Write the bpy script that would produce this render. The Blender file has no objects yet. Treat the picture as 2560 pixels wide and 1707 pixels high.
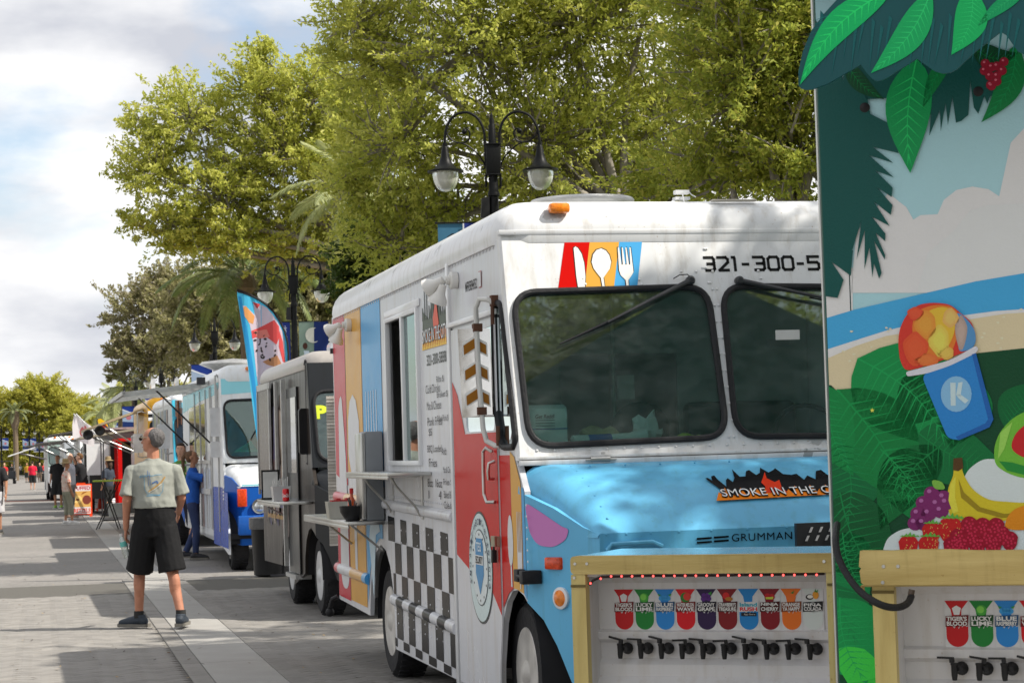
import bpy, bmesh, math, random
import numpy as np
from mathutils import Vector, Matrix, noise
from mathutils.geometry import tessellate_polygon
random.seed(7); rng=np.random.default_rng(7)
sc=bpy.context.scene; COL=sc.collection
R=math.radians
# ---------------------------------------------------------------- camera, light, exposure
F=5400.; H=1.5
PITCH=math.atan((1127-853.5)/F); ROLL=0.03
_f=np.array([0,math.cos(PITCH),math.sin(PITCH)]); _r0=np.array([1.,0,0]); _u0=np.cross(_r0,_f)
_r=_r0*math.cos(ROLL)-_u0*math.sin(ROLL); _u=_u0*math.cos(ROLL)+_r0*math.sin(ROLL)
cd=bpy.data.cameras.new('camera'); cam=bpy.data.objects.new('camera',cd); COL.objects.link(cam); sc.camera=cam
cam.matrix_world=Matrix(((_r[0],_u[0],-_f[0],0),(_r[1],_u[1],-_f[1],0),(_r[2],_u[2],-_f[2],H),(0,0,0,1)))
cd.sensor_width=36; cd.lens=F/2560*36; cd.clip_end=3000; cd.clip_start=.1
cd.dof.use_dof=True; cd.dof.focus_distance=11.3; cd.dof.aperture_fstop=15
SUN=Vector((.968*math.cos(R(48.2)),-.252*math.cos(R(48.2)),math.sin(R(48.2))))
W=bpy.data.worlds.new('World'); sc.world=W; W.use_nodes=True
def world():
    nt=W.node_tree; n=nt.nodes; l=nt.links; bg=n['Background']
    sky=n.new('ShaderNodeTexSky'); sky.sky_type='NISHITA'; sky.sun_disc=False
    sky.sun_elevation=R(48.2); sky.sun_rotation=R(104.6); sky.air_density=1; sky.dust_density=1.0; sky.ozone_density=1.5
    tc=n.new('ShaderNodeTexCoord'); mp=n.new('ShaderNodeMapping'); mp.inputs['Scale'].default_value=(1,1,2.1)
    mp.inputs['Location'].default_value=(.73,.4,.31)
    n1=n.new('ShaderNodeTexNoise'); n1.inputs['Scale'].default_value=4.2; n1.inputs['Detail'].default_value=9; n1.inputs['Roughness'].default_value=.52; n1.inputs['Distortion'].default_value=.15
    n2=n.new('ShaderNodeTexNoise'); n2.inputs['Scale'].default_value=6.5; n2.inputs['Detail'].default_value=7; n2.inputs['Roughness'].default_value=.5
    mp2=n.new('ShaderNodeMapping'); mp2.inputs['Scale'].default_value=(1,1,2.6); mp2.inputs['Location'].default_value=(.2,.9,.05)
    l.new(tc.outputs['Generated'],mp.inputs[0]); l.new(mp.outputs[0],n1.inputs[0])
    l.new(tc.outputs['Generated'],mp2.inputs[0]); l.new(mp2.outputs[0],n2.inputs[0])
    r1=n.new('ShaderNodeValToRGB'); e=r1.color_ramp.elements; e[0].position=.345; e[0].color=(0,0,0,1); e[1].position=.455; e[1].color=(1,1,1,1)
    l.new(n1.outputs[0],r1.inputs[0])
    r2=n.new('ShaderNodeValToRGB'); e=r2.color_ramp.elements; e[0].position=.36; e[0].color=(5.7,5.9,6.5,1); e[1].position=.56; e[1].color=(10.2,10.15,10.1,1)
    l.new(n2.outputs[0],r2.inputs[0])
    sk=n.new('ShaderNodeVectorMath'); sk.operation='SCALE'; sk.inputs['Scale'].default_value=1.5
    l.new(sky.outputs[0],sk.inputs[0])
    mx=n.new('ShaderNodeMix'); mx.data_type='RGBA'
    l.new(r1.outputs[0],mx.inputs[0]); l.new(sk.outputs[0],mx.inputs[6]); l.new(r2.outputs[0],mx.inputs[7])
    l.new(mx.outputs[2],bg.inputs[0]); bg.inputs[1].default_value=.086
world()
sl=bpy.data.lights.new('sun','SUN'); so=bpy.data.objects.new('sun',sl); COL.objects.link(so)
sl.energy=5.0; sl.angle=R(.55); sl.color=(1,.94,.84); so.rotation_euler=SUN.to_track_quat('Z','Y').to_euler()
vs=sc.view_settings; vs.view_transform='Standard'; vs.look='None'; vs.gamma=1; vs.exposure=.40; vs.use_curve_mapping=False
sc.cycles.max_bounces=6; sc.cycles.transparent_max_bounces=8; sc.cycles.use_denoising=True
sc.cycles.sample_clamp_indirect=6
# ---------------------------------------------------------------- helpers
def ray(x,y): return _f+_r*(x-1280)/F-_u*(y-853.5)/F
def at(x,y,Y): d=ray(x,y); q=d*Y/d[1]; return Vector((q[0],q[1],q[2]+H))
def gp(x,y,z=0): d=ray(x,y); t=(z-H)/d[2]; return Vector((d[0]*t,d[1]*t,z))
class Frame:                      # a place on the ground with its own heading; x along the front, y back, z up
    def __init__(s,ox,oy,deg):
        s.o=Vector((ox,oy,0)); s.deg=deg; a=R(deg); s.x=Vector((math.cos(a),math.sin(a),0)); s.y=Vector((-math.sin(a),math.cos(a),0))
    def w(s,x,y,z=0): return s.o+s.x*x+s.y*y+Vector((0,0,z))
    def loc(s,p): q=Vector(p)-s.o; return Vector((q.dot(s.x),q.dot(s.y),q.z))
    def hit(s,px,py,ax,off=0,slope=0):     # where a line of sight meets the plane ax=off (+slope*z)
        d=Vector(ray(px,py)); n=s.x if ax=='x' else s.y; n=n-Vector((0,0,slope)); c=Vector((0,0,H))
        t=((s.o-c).dot(n)+off)/d.dot(n); return s.loc(c+d*t)
MATS={}
def mat(name,rgb=(.5,.5,.5),rough=.5,metal=0,var=.12,scale=6,bump=0,bscale=None,rgb2=None,spec=.25,coat=0,vc=False,emit=0,trans=0,alpha=None,detail=4,stretch=None,thr=None,dirt=0):
    if name in MATS: return MATS[name]
    m=bpy.data.materials.new(name); m.use_nodes=True; nt=m.node_tree; n=nt.nodes; l=nt.links; b=n['Principled BSDF']
    tc=n.new('ShaderNodeTexCoord'); mp=n.new('ShaderNodeMapping'); l.new(tc.outputs['Object'],mp.inputs[0])
    if stretch: mp.inputs['Scale'].default_value=stretch
    no=n.new('ShaderNodeTexNoise'); no.inputs['Scale'].default_value=scale; no.inputs['Detail'].default_value=detail; l.new(mp.outputs[0],no.inputs[0])
    mx=n.new('ShaderNodeMix'); mx.data_type='RGBA'
    rp=n.new('ShaderNodeValToRGB'); e=rp.color_ramp.elements
    if thr: e[0].position,e[1].position=thr
    else: e[0].position=.3; e[1].position=.7
    l.new(no.outputs[0],rp.inputs[0]); l.new(rp.outputs[0],mx.inputs[0])
    if vc:
        ca=n.new('ShaderNodeVertexColor'); ca.layer_name='Col'
        h=n.new('ShaderNodeHueSaturation'); h.inputs['Value'].default_value=1-var; l.new(ca.outputs[0],h.inputs['Color'])
        l.new(h.outputs[0],mx.inputs[6]); l.new(ca.outputs[0],mx.inputs[7])
    else:
        c2=rgb2 if rgb2 else tuple(min(1,c*(1+var)) for c in rgb); c1=rgb if rgb2 else tuple(c*(1-var) for c in rgb)
        mx.inputs[6].default_value=(*c1,1); mx.inputs[7].default_value=(*c2,1)
    src=mx.outputs[2]
    if dirt:      # rain streaks and grime that stay where they are on the surface
        ms=n.new('ShaderNodeMapping'); ms.inputs['Scale'].default_value=(9,9,.9); l.new(tc.outputs['Object'],ms.inputs[0])
        ns=n.new('ShaderNodeTexNoise'); ns.inputs['Scale'].default_value=1.6; ns.inputs['Detail'].default_value=8; ns.inputs['Roughness'].default_value=.65; l.new(ms.outputs[0],ns.inputs[0])
        rs=n.new('ShaderNodeValToRGB'); rs.color_ramp.elements[0].position=.50; rs.color_ramp.elements[0].color=(1,1,1,1); rs.color_ramp.elements[1].position=.74; k=1-dirt; rs.color_ramp.elements[1].color=(k,k*.95,k*.88,1); l.new(ns.outputs[0],rs.inputs[0])
        n3=n.new('ShaderNodeTexNoise'); n3.inputs['Scale'].default_value=70; n3.inputs['Detail'].default_value=2; l.new(tc.outputs['Object'],n3.inputs[0]); r3=n.new('ShaderNodeValToRGB'); r3.color_ramp.elements[0].position=.70; r3.color_ramp.elements[0].color=(1,1,1,1); r3.color_ramp.elements[1].position=.76; r3.color_ramp.elements[1].color=(k,k*.9,k*.8,1); l.new(n3.outputs[0],r3.inputs[0])
        m1=n.new('ShaderNodeMix'); m1.data_type='RGBA'; m1.blend_type='MULTIPLY'; m1.inputs[0].default_value=1; l.new(src,m1.inputs[6]); l.new(rs.outputs[0],m1.inputs[7])
        m2=n.new('ShaderNodeMix'); m2.data_type='RGBA'; m2.blend_type='MULTIPLY'; m2.inputs[0].default_value=1; l.new(m1.outputs[2],m2.inputs[6]); l.new(r3.outputs[0],m2.inputs[7]); src=m2.outputs[2]
    l.new(src,b.inputs['Base Color'])
    mr=n.new('ShaderNodeMapRange'); mr.inputs[3].default_value=max(.02,rough-.08); mr.inputs[4].default_value=min(1,rough+.08); l.new(no.outputs[0],mr.inputs[0]); l.new(mr.outputs[0],b.inputs['Roughness'])
    b.inputs['Metallic'].default_value=metal; b.inputs['Specular IOR Level'].default_value=spec; b.inputs['Coat Weight'].default_value=coat
    if emit: b.inputs['Emission Strength'].default_value=emit; b.inputs['Emission Color'].default_value=(*rgb,1)
    if bump:
        nb=n.new('ShaderNodeTexNoise'); nb.inputs['Scale'].default_value=bscale or scale; nb.inputs['Detail'].default_value=3; l.new(mp.outputs[0],nb.inputs[0])
        bp=n.new('ShaderNodeBump'); bp.inputs['Strength'].default_value=bump; bp.inputs['Distance'].default_value=.02; l.new(nb.outputs[0],bp.inputs['Height']); l.new(bp.outputs[0],b.inputs['Normal'])
    if trans:
        tr=n.new('ShaderNodeBsdfTranslucent'); l.new(mx.outputs[2],tr.inputs[0]); ms=n.new('ShaderNodeMixShader'); ms.inputs[0].default_value=trans
        l.new(b.outputs[0],ms.inputs[1]); l.new(tr.outputs[0],ms.inputs[2]); l.new(ms.outputs[0],n['Material Output'].inputs[0])
    MATS[name]=m; return m
def glassmat(name,tint,rough=.02,refl=.09,milk=0,dust=0):
    if name in MATS: return MATS[name]
    m=bpy.data.materials.new(name); m.use_nodes=True; nt=m.node_tree; n=nt.nodes; l=nt.links; n.remove(n['Principled BSDF'])
    t=n.new('ShaderNodeBsdfTransparent'); t.inputs[0].default_value=(*tint,1)
    g=n.new('ShaderNodeBsdfGlossy'); g.inputs['Roughness'].default_value=rough; g.inputs[0].default_value=(.9,1,1,1)
    fr=n.new('ShaderNodeFresnel'); fr.inputs[0].default_value=1.5
    no=n.new('ShaderNodeTexNoise'); no.inputs['Scale'].default_value=60; mr=n.new('ShaderNodeMapRange'); mr.inputs[3].default_value=refl*.4; mr.inputs[4].default_value=refl*1.0
    ad=n.new('ShaderNodeMath'); l.new(no.outputs[0],mr.inputs[0]); l.new(mr.outputs[0],ad.inputs[1]); l.new(fr.outputs[0],ad.inputs[0])
    ms=n.new('ShaderNodeMixShader'); l.new(ad.outputs[0],ms.inputs[0]); l.new(t.outputs[0],ms.inputs[1]); l.new(g.outputs[0],ms.inputs[2])
    out=ms
    if dust:
        nd=n.new('ShaderNodeTexNoise'); nd.inputs['Scale'].default_value=7; nd.inputs['Detail'].default_value=9; nd.inputs['Roughness'].default_value=.75; md=n.new('ShaderNodeMapRange'); md.inputs[1].default_value=.35; md.inputs[2].default_value=.8; md.inputs[3].default_value=0; md.inputs[4].default_value=dust; l.new(nd.outputs[0],md.inputs[0])
        dd=n.new('ShaderNodeBsdfDiffuse'); dd.inputs[0].default_value=(.55,.6,.58,1); mm=n.new('ShaderNodeMixShader'); l.new(md.outputs[0],mm.inputs[0]); l.new(ms.outputs[0],mm.inputs[1]); l.new(dd.outputs[0],mm.inputs[2]); out=mm; ms=mm
    if milk:
        d=n.new('ShaderNodeBsdfDiffuse'); d.inputs[0].default_value=(.75,.75,.7,1); ms2=n.new('ShaderNodeMixShader'); ms2.inputs[0].default_value=milk
        l.new(ms.outputs[0],ms2.inputs[1]); l.new(d.outputs[0],ms2.inputs[2]); out=ms2
    l.new(out.outputs[0],n['Material Output'].inputs[0]); MATS[name]=m; return m
class MB:
    def __init__(s): s.v=[]; s.f=[]; s.mi=[]; s.c=[]
    def add(s,vs,fs,mi=0,col=None):
        b=len(s.v); s.v+=[tuple(v) for v in vs]; s.f+=[tuple(b+i for i in f) for f in fs]; s.mi+=[mi]*len(fs); s.c+=[col or (1,1,1)]*len(fs); return s
    def box(s,x0,y0,z0,x1,y1,z1,mi=0,tf=None,col=None):
        vs=[(x,y,z) for z in (z0,z1) for y in (y0,y1) for x in (x0,x1)]
        if tf: vs=[tf(*v) for v in vs]
        return s.add(vs,[(0,2,3,1),(4,5,7,6),(0,1,5,4),(2,6,7,3),(0,4,6,2),(1,3,7,5)],mi,col)
    def cyl(s,p0,p1,r0,r1=None,n=12,mi=0,caps=True,col=None):
        r1=r0 if r1 is None else r1; return s.tube([p0,p1],[r0,r1],n,mi,caps,col)
    def tube(s,path,r,n=8,mi=0,caps=True,col=None):
        P=[Vector(p) for p in path]; rr=r if isinstance(r,(list,tuple)) else [r]*len(P); vs=[]
        up=None
        for i,p in enumerate(P):
            d=(P[min(i+1,len(P)-1)]-P[max(i-1,0)]).normalized()
            if up is None:
                up=Vector((0,0,1)) if abs(d.z)<.9 else Vector((1,0,0))
            a=d.cross(up).normalized(); b=a.cross(d).normalized(); up=b
            vs+=[p+(a*math.cos(2*math.pi*k/n)+b*math.sin(2*math.pi*k/n))*rr[i] for k in range(n)]
        fs=[(i*n+k,i*n+(k+1)%n,(i+1)*n+(k+1)%n,(i+1)*n+k) for i in range(len(P)-1) for k in range(n)]
        if caps: fs+=[tuple(range(n-1,-1,-1)),tuple((len(P)-1)*n+k for k in range(n))]
        return s.add(vs,fs,mi,col)
    def lathe(s,prof,c=(0,0,0),ax='z',n=20,mi=0,col=None,tf=None):   # prof: (radius, height)
        vs=[]; c=Vector(c)
        for r,h in prof:
            for k in range(n):
                a=2*math.pi*k/n; u,v=r*math.cos(a),r*math.sin(a)
                q={'z':(u,v,h),'x':(h,u,v),'y':(v,h,u)}[ax]; q=Vector(q)+c; vs.append(tf(*q) if tf else q)
        m=len(prof); fs=[(i*n+k,i*n+(k+1)%n,(i+1)*n+(k+1)%n,(i+1)*n+k) for i in range(m-1) for k in range(n)]
        if prof[0][0]>1e-5: fs.append(tuple(range(n-1,-1,-1)))
        if prof[-1][0]>1e-5: fs.append(tuple((m-1)*n+k for k in range(n)))
        return s.add(vs,fs,mi,col)
    def ball(s,c,r,n=12,m=8,mi=0,col=None,rot=None):
        rx,ry,rz=r if isinstance(r,(tuple,list)) else (r,r,r); vs=[]; c=Vector(c)
        for i in range(1,m):
            t=math.pi*i/m
            for k in range(n):
                a=2*math.pi*k/n; q=Vector((rx*math.sin(t)*math.cos(a),ry*math.sin(t)*math.sin(a),rz*math.cos(t)))
                if rot is not None: q=rot@q
                vs.append(c+q)
        qt=Vector((0,0,rz)); 
        if rot is not None: qt=rot@qt
        vs+= [c+qt,c-qt]; T=len(vs)-2; B=T+1
        fs=[(i*n+k,(i+1)*n+k,(i+1)*n+(k+1)%n,i*n+(k+1)%n) for i in range(m-2) for k in range(n)]
        fs+=[(T,k,(k+1)%n) for k in range(n)]+[(B,(m-2)*n+(k+1)%n,(m-2)*n+k) for k in range(n)]
        return s.add(vs,fs,mi,col)
    def plate(s,outer,holes,f0,f1,mi=0,mi_edge=None,col=None):   # 2-D outline with holes -> slab between mappings f0 (front) and f1 (back)
        loops=[outer]+list(holes); flat=[p for L in loops for p in L]; n=len(flat)
        tri=tessellate_polygon([[Vector((p[0],p[1],0)) for p in L] for L in loops])
        vs=[f0(*p) for p in flat]+[f1(*p) for p in flat]; fs=[]
        for t in tri:
            a,b,c=[flat[i] for i in t]
            ar=(b[0]-a[0])*(c[1]-a[1])-(b[1]-a[1])*(c[0]-a[0])
            if abs(ar)<1e-12: continue
            if ar<0: t=(t[0],t[2],t[1])
            fs.append(tuple(t)); fs.append(tuple(n+i for i in reversed(t)))
        b=len(s.v); s.add(vs,fs,mi,col); k=0
        ef=[]
        for L in loops:
            m=len(L)
            for i in range(m): ef.append((k+i,k+(i+1)%m,n+k+(i+1)%m,n+k+i))
            k+=m
        s.f+=[tuple(b+i for i in f) for f in ef]; s.mi+=[mi if mi_edge is None else mi_edge]*len(ef); s.c+=[col or (1,1,1)]*len(ef)
        return s
    def poly(s,pts,f,mi=0,col=None):
        tri=tessellate_polygon([[Vector((p[0],p[1],0)) for p in pts]]); fs=[]
        for t in tri:
            a,b,c=[pts[i] for i in t]; ar=(b[0]-a[0])*(c[1]-a[1])-(b[1]-a[1])*(c[0]-a[0])
            if abs(ar)<1e-12: continue
            fs.append(tuple(t) if ar>0 else (t[0],t[2],t[1]))
        return s.add([f(*p) for p in pts],fs,mi,col)
    def mesh(s,name,mats,smooth=35,bevel=0,seg=2,weld=False):
        me=bpy.data.meshes.new(name); me.from_pydata([tuple(v) for v in s.v],[],s.f)
        if not isinstance(mats,(list,tuple)): mats=[mats]
        for m in mats: me.materials.append(m)
        me.polygons.foreach_set('material_index',s.mi)
        if any(c!=(1,1,1) for c in s.c):
            at_=me.color_attributes.new('Col','FLOAT_COLOR','CORNER'); a=[]
            for p,c in zip(me.polygons,s.c): a+=list((*c,1))*p.loop_total
            at_.data.foreach_set('color',a)
        if bevel or weld:
            bm=bmesh.new(); bm.from_mesh(me)
            if weld: bmesh.ops.remove_doubles(bm,verts=bm.verts,dist=1e-4)
            if bevel:
                es=[e for e in bm.edges if e.is_manifold and e.calc_face_angle(0)>.5]
                bmesh.ops.bevel(bm,geom=es,offset=bevel,segments=seg,profile=.5,affect='EDGES',clamp_overlap=True)
            bm.to_mesh(me); bm.free()
        if smooth: me.polygons.foreach_set('use_smooth',[True]*len(me.polygons)); me.set_sharp_from_angle(angle=R(smooth))
        me.update(); return me
def link(name,me,parent=None,loc=None,rot=None):
    o=bpy.data.objects.new(name,me); COL.objects.link(o)
    if parent is not None: o.parent=parent
    if loc is not None: o.location=loc
    if rot is not None: o.rotation_euler=rot
    return o
def part(name,mb,mats,parent,label=None,**k):
    o=link(name,mb.mesh(name,mats,**k),parent)
    if label: o['label']=label
    return o
def thing(name,label,cat,loc=(0,0,0),rotz=0,group=None):
    o=bpy.data.objects.new(name,None); COL.objects.link(o); o.location=loc; o.rotation_euler=(0,0,R(rotz)); o['label']=label; o['category']=cat
    o.empty_display_size=.1
    if group: o['group']=group
    return o
def solo(name,mb,mats,label,cat,loc=(0,0,0),rotz=0,group=None,**k):
    o=link(name,mb.mesh(name,mats,**k)); o.location=loc; o.rotation_euler=(0,0,R(rotz)); o['label']=label; o['category']=cat
    if group: o['group']=group
    return o
def kids(o): return [c for c in bpy.data.objects if c.parent==o]
def copy_tree(o,parent=None,ch=None):
    if ch is None:
        ch={}
        for c in bpy.data.objects:
            if c.parent: ch.setdefault(c.parent,[]).append(c)
    c=o.copy(); COL.objects.link(c)
    if parent is not None: c.parent=parent
    for k in ch.get(o,[]): copy_tree(k,c,ch)
    return c
def rrect(x0,z0,x1,z1,r,n=5):
    pts=[]
    for cx,cz,a0 in ((x1-r,z0+r,-90),(x1-r,z1-r,0),(x0+r,z1-r,90),(x0+r,z0+r,180)):
        pts+=[(cx+r*math.cos(R(a0+90*i/n)),cz+r*math.sin(R(a0+90*i/n))) for i in range(n+1)]
    return pts
def rpoly(pts,r,n=5):            # round the corners of a polygon
    out=[]; m=len(pts)
    for i in range(m):
        p=Vector(pts[i]); a=(Vector(pts[i-1])-p); b=(Vector(pts[(i+1)%m])-p); rr=min(r,a.length*.45,b.length*.45)
        q0=p+a.normalized()*rr; q1=p+b.normalized()*rr
        for k in range(n+1):
            t=k/n; out.append(tuple(q0*(1-t)**2+p*2*t*(1-t)+q1*t*t))
    return out
def circ(cx,cz,rx,rz=None,n=28): rz=rz or rx; return [(cx+rx*math.cos(2*math.pi*i/n),cz+rz*math.sin(2*math.pi*i/n)) for i in range(n)]
def inset(pts,d):               # crude inward offset about the centroid
    c=sum((Vector(p) for p in pts),Vector((0,0)))/len(pts); w=max(abs(p[0]-c.x) for p in pts); h=max(abs(p[1]-c.y) for p in pts)
    return [(c.x+(p[0]-c.x)*(1-d/w),c.y+(p[1]-c.y)*(1-d/h)) for p in pts]
_tc={}
def textgeo(txt,bold=0,shear=0,sp=1):
    k=(txt,bold,shear,sp)
    if k in _tc: return _tc[k]
    cu=bpy.data.curves.new('t','FONT'); cu.body=txt; cu.size=1; cu.offset=bold; cu.shear=shear; cu.space_character=sp; cu.resolution_u=4
    o=bpy.data.objects.new('t',cu); COL.objects.link(o); dg=bpy.context.evaluated_depsgraph_get(); me=bpy.data.meshes.new_from_object(o.evaluated_get(dg))
    vs=[tuple(v.co)[:2] for v in me.vertices]; fs=[tuple(p.vertices) for p in me.polygons]
    bpy.data.objects.remove(o); bpy.data.curves.remove(cu); bpy.data.meshes.remove(me)
    xs=[v[0] for v in vs]; ys=[v[1] for v in vs]; x0,x1,y0,y1=min(xs),max(xs),min(ys),max(ys)
    vs=[((a-x0)/(x1-x0),(b-y0)/(y1-y0)) for a,b in vs]; _tc[k]=(vs,fs,(x1-x0)/(y1-y0)); return _tc[k]
def text(mb,txt,f,box,mi=0,col=None,bold=0,shear=0,sp=1):   # fills the rectangle (u0,z0,u1,z1) exactly
    vs,fs,_=textgeo(txt,bold,shear,sp); u0,z0,u1,z1=box
    mb.add([f(u0+(u1-u0)*a,z0+(z1-z0)*b) for a,b in vs],fs,mi,col); return mb
PRINT=lambda: mat('printed_film',vc=True,rough=.38,var=.05,scale=8)
def bakemod(me,mods,name):
    o=bpy.data.objects.new('tmp',me); COL.objects.link(o)
    for t,kw in mods:
        m=o.modifiers.new(t,t)
        for k,v in kw.items(): setattr(m,k,v)
    dg=bpy.context.evaluated_depsgraph_get(); r=bpy.data.meshes.new_from_object(o.evaluated_get(dg)); r.name=name
    bpy.data.objects.remove(o); return r
# common materials
def C8(r,g,b): return tuple((c/255)**2.2 for c in (r,g,b))
BLACKRUB=mat('black_rubber',(.018,.018,.02),.55,bump=.2,scale=40)
TYRE=mat('tyre_rubber',(.022,.022,.024),.8,bump=.5,scale=30)
CHROME=mat('brushed_steel',(.55,.55,.53),.30,metal=1,scale=5,var=.08)
DARKST=mat('dark_steel',(.06,.06,.065),.45,metal=.6)
ALU=mat('dull_aluminium',(.5,.5,.49),.42,metal=.9,scale=12)
GLASS=glassmat('tinted_windshield',(.80,.94,.91),refl=.05,dust=.10)
CLEAR=glassmat('clear_glass',(.85,.9,.9))
WHITEP=mat('white_paint',(.72,.73,.74),.32,var=.05,scale=3,coat=.3,bump=.05,bscale=2)
AMBER=mat('amber_lens',(.85,.22,.02),.2,coat=.5,scale=60,var=.3)
REDLENS=mat('red_lens',(.5,.02,.01),.2,coat=.5)
BLACKP=mat('black_plastic',(.015,.015,.016),.42)
# ---------------------------------------------------------------- the ground
SD=12.35; ST=Frame(gp(543,1707).x,gp(543,1707).y,SD)       # street frame: x across, y along; strip left edge is x=0
def structure(name,mb,mats,parent=None,**k):
    o=link(name,mb.mesh(name,mats,**k),parent); o['kind']='structure'; return o
PAVE=mat('paver_concrete',(.19,.185,.18),.85,rgb2=(.25,.24,.23),scale=9,bump=.35,bscale=90,detail=6)
def ground_mat():
    m=mat('far_paving',(.21,.20,.188),.85,rgb2=(.266,.25,.234),scale=.6,bump=.25,bscale=40,detail=8)
    nt=m.node_tree; n=nt.nodes; l=nt.links; b=n['Principled BSDF']
    bk=n.new('ShaderNodeTexBrick'); bk.inputs['Scale'].default_value=5; bk.inputs['Mortar Size'].default_value=.012; bk.inputs['Color1'].default_value=(1,1,1,1); bk.inputs['Color2'].default_value=(.84,.84,.84,1); bk.inputs['Mortar'].default_value=(.5,.5,.5,1)
    mp=n.new('ShaderNodeMapping'); mp.inputs['Rotation'].default_value=(0,0,R(SD+45)); tc=n.new('ShaderNodeTexCoord'); l.new(tc.outputs['Object'],mp.inputs[0]); l.new(mp.outputs[0],bk.inputs[0])
    src=b.inputs['Base Color'].links[0].from_socket; mx=n.new('ShaderNodeMix'); mx.data_type='RGBA'; mx.blend_type='MULTIPLY'; mx.inputs[0].default_value=1
    l.new(src,mx.inputs[6]); l.new(bk.outputs[0],mx.inputs[7]); l.new(mx.outputs[2],b.inputs['Base Color']); return m
g=MB(); g.add([(-900,-60,-.012),(900,-60,-.012),(900,1800,-.012),(-900,1800,-.012)],[(0,1,2,3)])
pavement=structure('pavement',g,ground_mat())
JOINT=mat('sandy_joint',(.10,.095,.085),.95,scale=30)
# joint bed under the near pavers
def sp(x,y,z=0): return ST.w(x,y,z)
g=MB(); g.add([sp(-7,-4,-.008),sp(7,-4,-.008),sp(7,13,-.008),sp(-7,13,-.008)],[(0,1,2,3)]); structure('paving_bed',g,JOINT)
# concrete strip in slabs
SLAB=mat('strip_concrete',(.29,.28,.265),.8,rgb2=(.34,.33,.31),scale=3,bump=.25,bscale=70,detail=7)
slab_mesh=None
strip=thing('concrete_strip','long pale concrete band running through the pavers','path'); del strip['category']; del strip['label']; strip['kind']='structure'
g=MB(); Ls=1.52; g.box(0,0,-.05,.47,Ls-.008,.003); slab_me=g.mesh('slab',SLAB,bevel=.004,seg=1)
for i in range(-3,26):
    o=link('slab',slab_me,strip,sp(0,i*Ls,random.uniform(-.0008,.0008)),(0,0,R(SD)))
g=MB(); g.box(0,26*Ls,-.05,.47,150,.003,tf=lambda x,y,z: sp(x,y,z)); structure('concrete_strip_far',g,SLAB,strip)
# pavers: band courses either side of the strip, herringbone beyond
def paver_mesh(w,h): 
    m=MB(); c=.004; m.add([(0,0,-.03),(w,0,-.03),(w,h,-.03),(0,h,-.03),(0,0,-c),(w,0,-c),(w,h,-c),(0,h,-c),(c,c,0),(w-c,c,0),(w-c,h-c,0),(c,h-c,0)],
     [(0,1,5,4),(1,2,6,5),(2,3,7,6),(3,0,4,7),(4,5,9,8),(5,6,10,9),(6,7,11,10),(7,4,8,11),(8,9,10,11)]); return m
pm=paver_mesh(.2,.1); 
P4=[mat('paver_concrete_%d'%i,tuple(c*k for c in (.205,.196,.184)),.85,rgb2=tuple(c*k for c in (.256,.243,.226)),scale=4,bump=.15,bscale=120,detail=8,dirt=.18) for i,k in enumerate((.92,.97,1.03,1.07))]
L_=[]   # (x,y,rot,len) in street frame
for side in (-1,1):
    x0=-.145 if side<0 else .474
    for i in range(-14,45): L_.append((x0,i*.302+ (.1 if side>0 else 0),0,'band'))
S=.102; c45=math.cos(R(45))
for i in range(-130,150):
    for j in range(-130,150):
        k=(i+j)%4 if False else (i-j)%4
        # herringbone: cell (i,j): k==0 starts a horizontal brick, k==2 a vertical one (pattern period 4)
        if k==0: a,b,ro=i*S,j*S,0
        elif k==3: a,b,ro=(i+1)*S,j*S,90
        else: continue
        ca=a+ (.1 if ro==0 else -.05); cb=b+(.05 if ro==0 else .1)
        x=(ca*c45-cb*c45); y=(ca*c45+cb*c45)+2.0
        if not(-5.4<x<3.2 and -.7<y<10.6): continue
        if -.13<x<.60: continue
        xx=(a*c45-b*c45); yy=(a*c45+b*c45)+2.0
        L_.append((xx,yy,45+ro,'brick'))
vis=[]
for e in L_:
    w=sp(e[0],e[1]); v=np.array([w.x,w.y,-H]); dd=v@_f; px=1280+F*(v@_r)/dd; py=853.5-F*(v@_u)/dd
    key=w.y if (0<px<900 and py<1720) else 1e3+w.y
    if e[3]=='band' and key<1e3: key-=1.5
    vis.append((key,e))
vis.sort(key=lambda t:t[0])
sing=[e for _,e in vis[:300]]; rest=[e for _,e in vis[300:]]
band_me=[]; br_me=[]
for m in P4: band_me.append(paver_mesh(.296,.14).mesh('paver',m,smooth=0)); br_me.append(pm.mesh('paver',m,smooth=0))
for x,y,ro,kd in sing:
    if kd=='band': link('paver',random.choice(band_me),pavement,sp(x+.14,y,.0015+random.uniform(-.001,.001)),(random.uniform(-.004,.004),random.uniform(-.004,.004),R(SD+90)))
    else: link('paver',random.choice(br_me),pavement,sp(x,y,random.uniform(-.0015,0)),(random.uniform(-.0025,.0025),random.uniform(-.0025,.0025),R(SD+ro)))
def mass(lst,src,cond):
    V=np.array(src.v); Fc=src.f; ql=len(V); vs=[];fs=[]; mi=[]
    k=0
    for x,y,ro,kd in lst:
        if not cond(kd): continue
        a=R(SD+ro+(90 if kd=='band' else 0)); w=sp(x+(.14 if kd=='band' else 0),y,(.0015 if kd=='band' else 0)+random.uniform(-.002,0)); c,s_=math.cos(a),math.sin(a)
        q=np.stack([V[:,0]*c-V[:,1]*s_+w.x,V[:,0]*s_+V[:,1]*c+w.y,V[:,2]+w.z],1); vs.append(q); fs+=[tuple(k*ql+i for i in f) for f in Fc]; mi+=[random.randrange(4)]*len(Fc); k+=1
    me=bpy.data.meshes.new('pavers'); me.from_pydata(np.concatenate(vs).tolist(),[],fs)
    for m in P4: me.materials.append(m)
    me.polygons.foreach_set('material_index',mi); return me
o=link('paver_field',mass(rest,pm,lambda k:k=='brick'),pavement); o['kind']='stuff'
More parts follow.
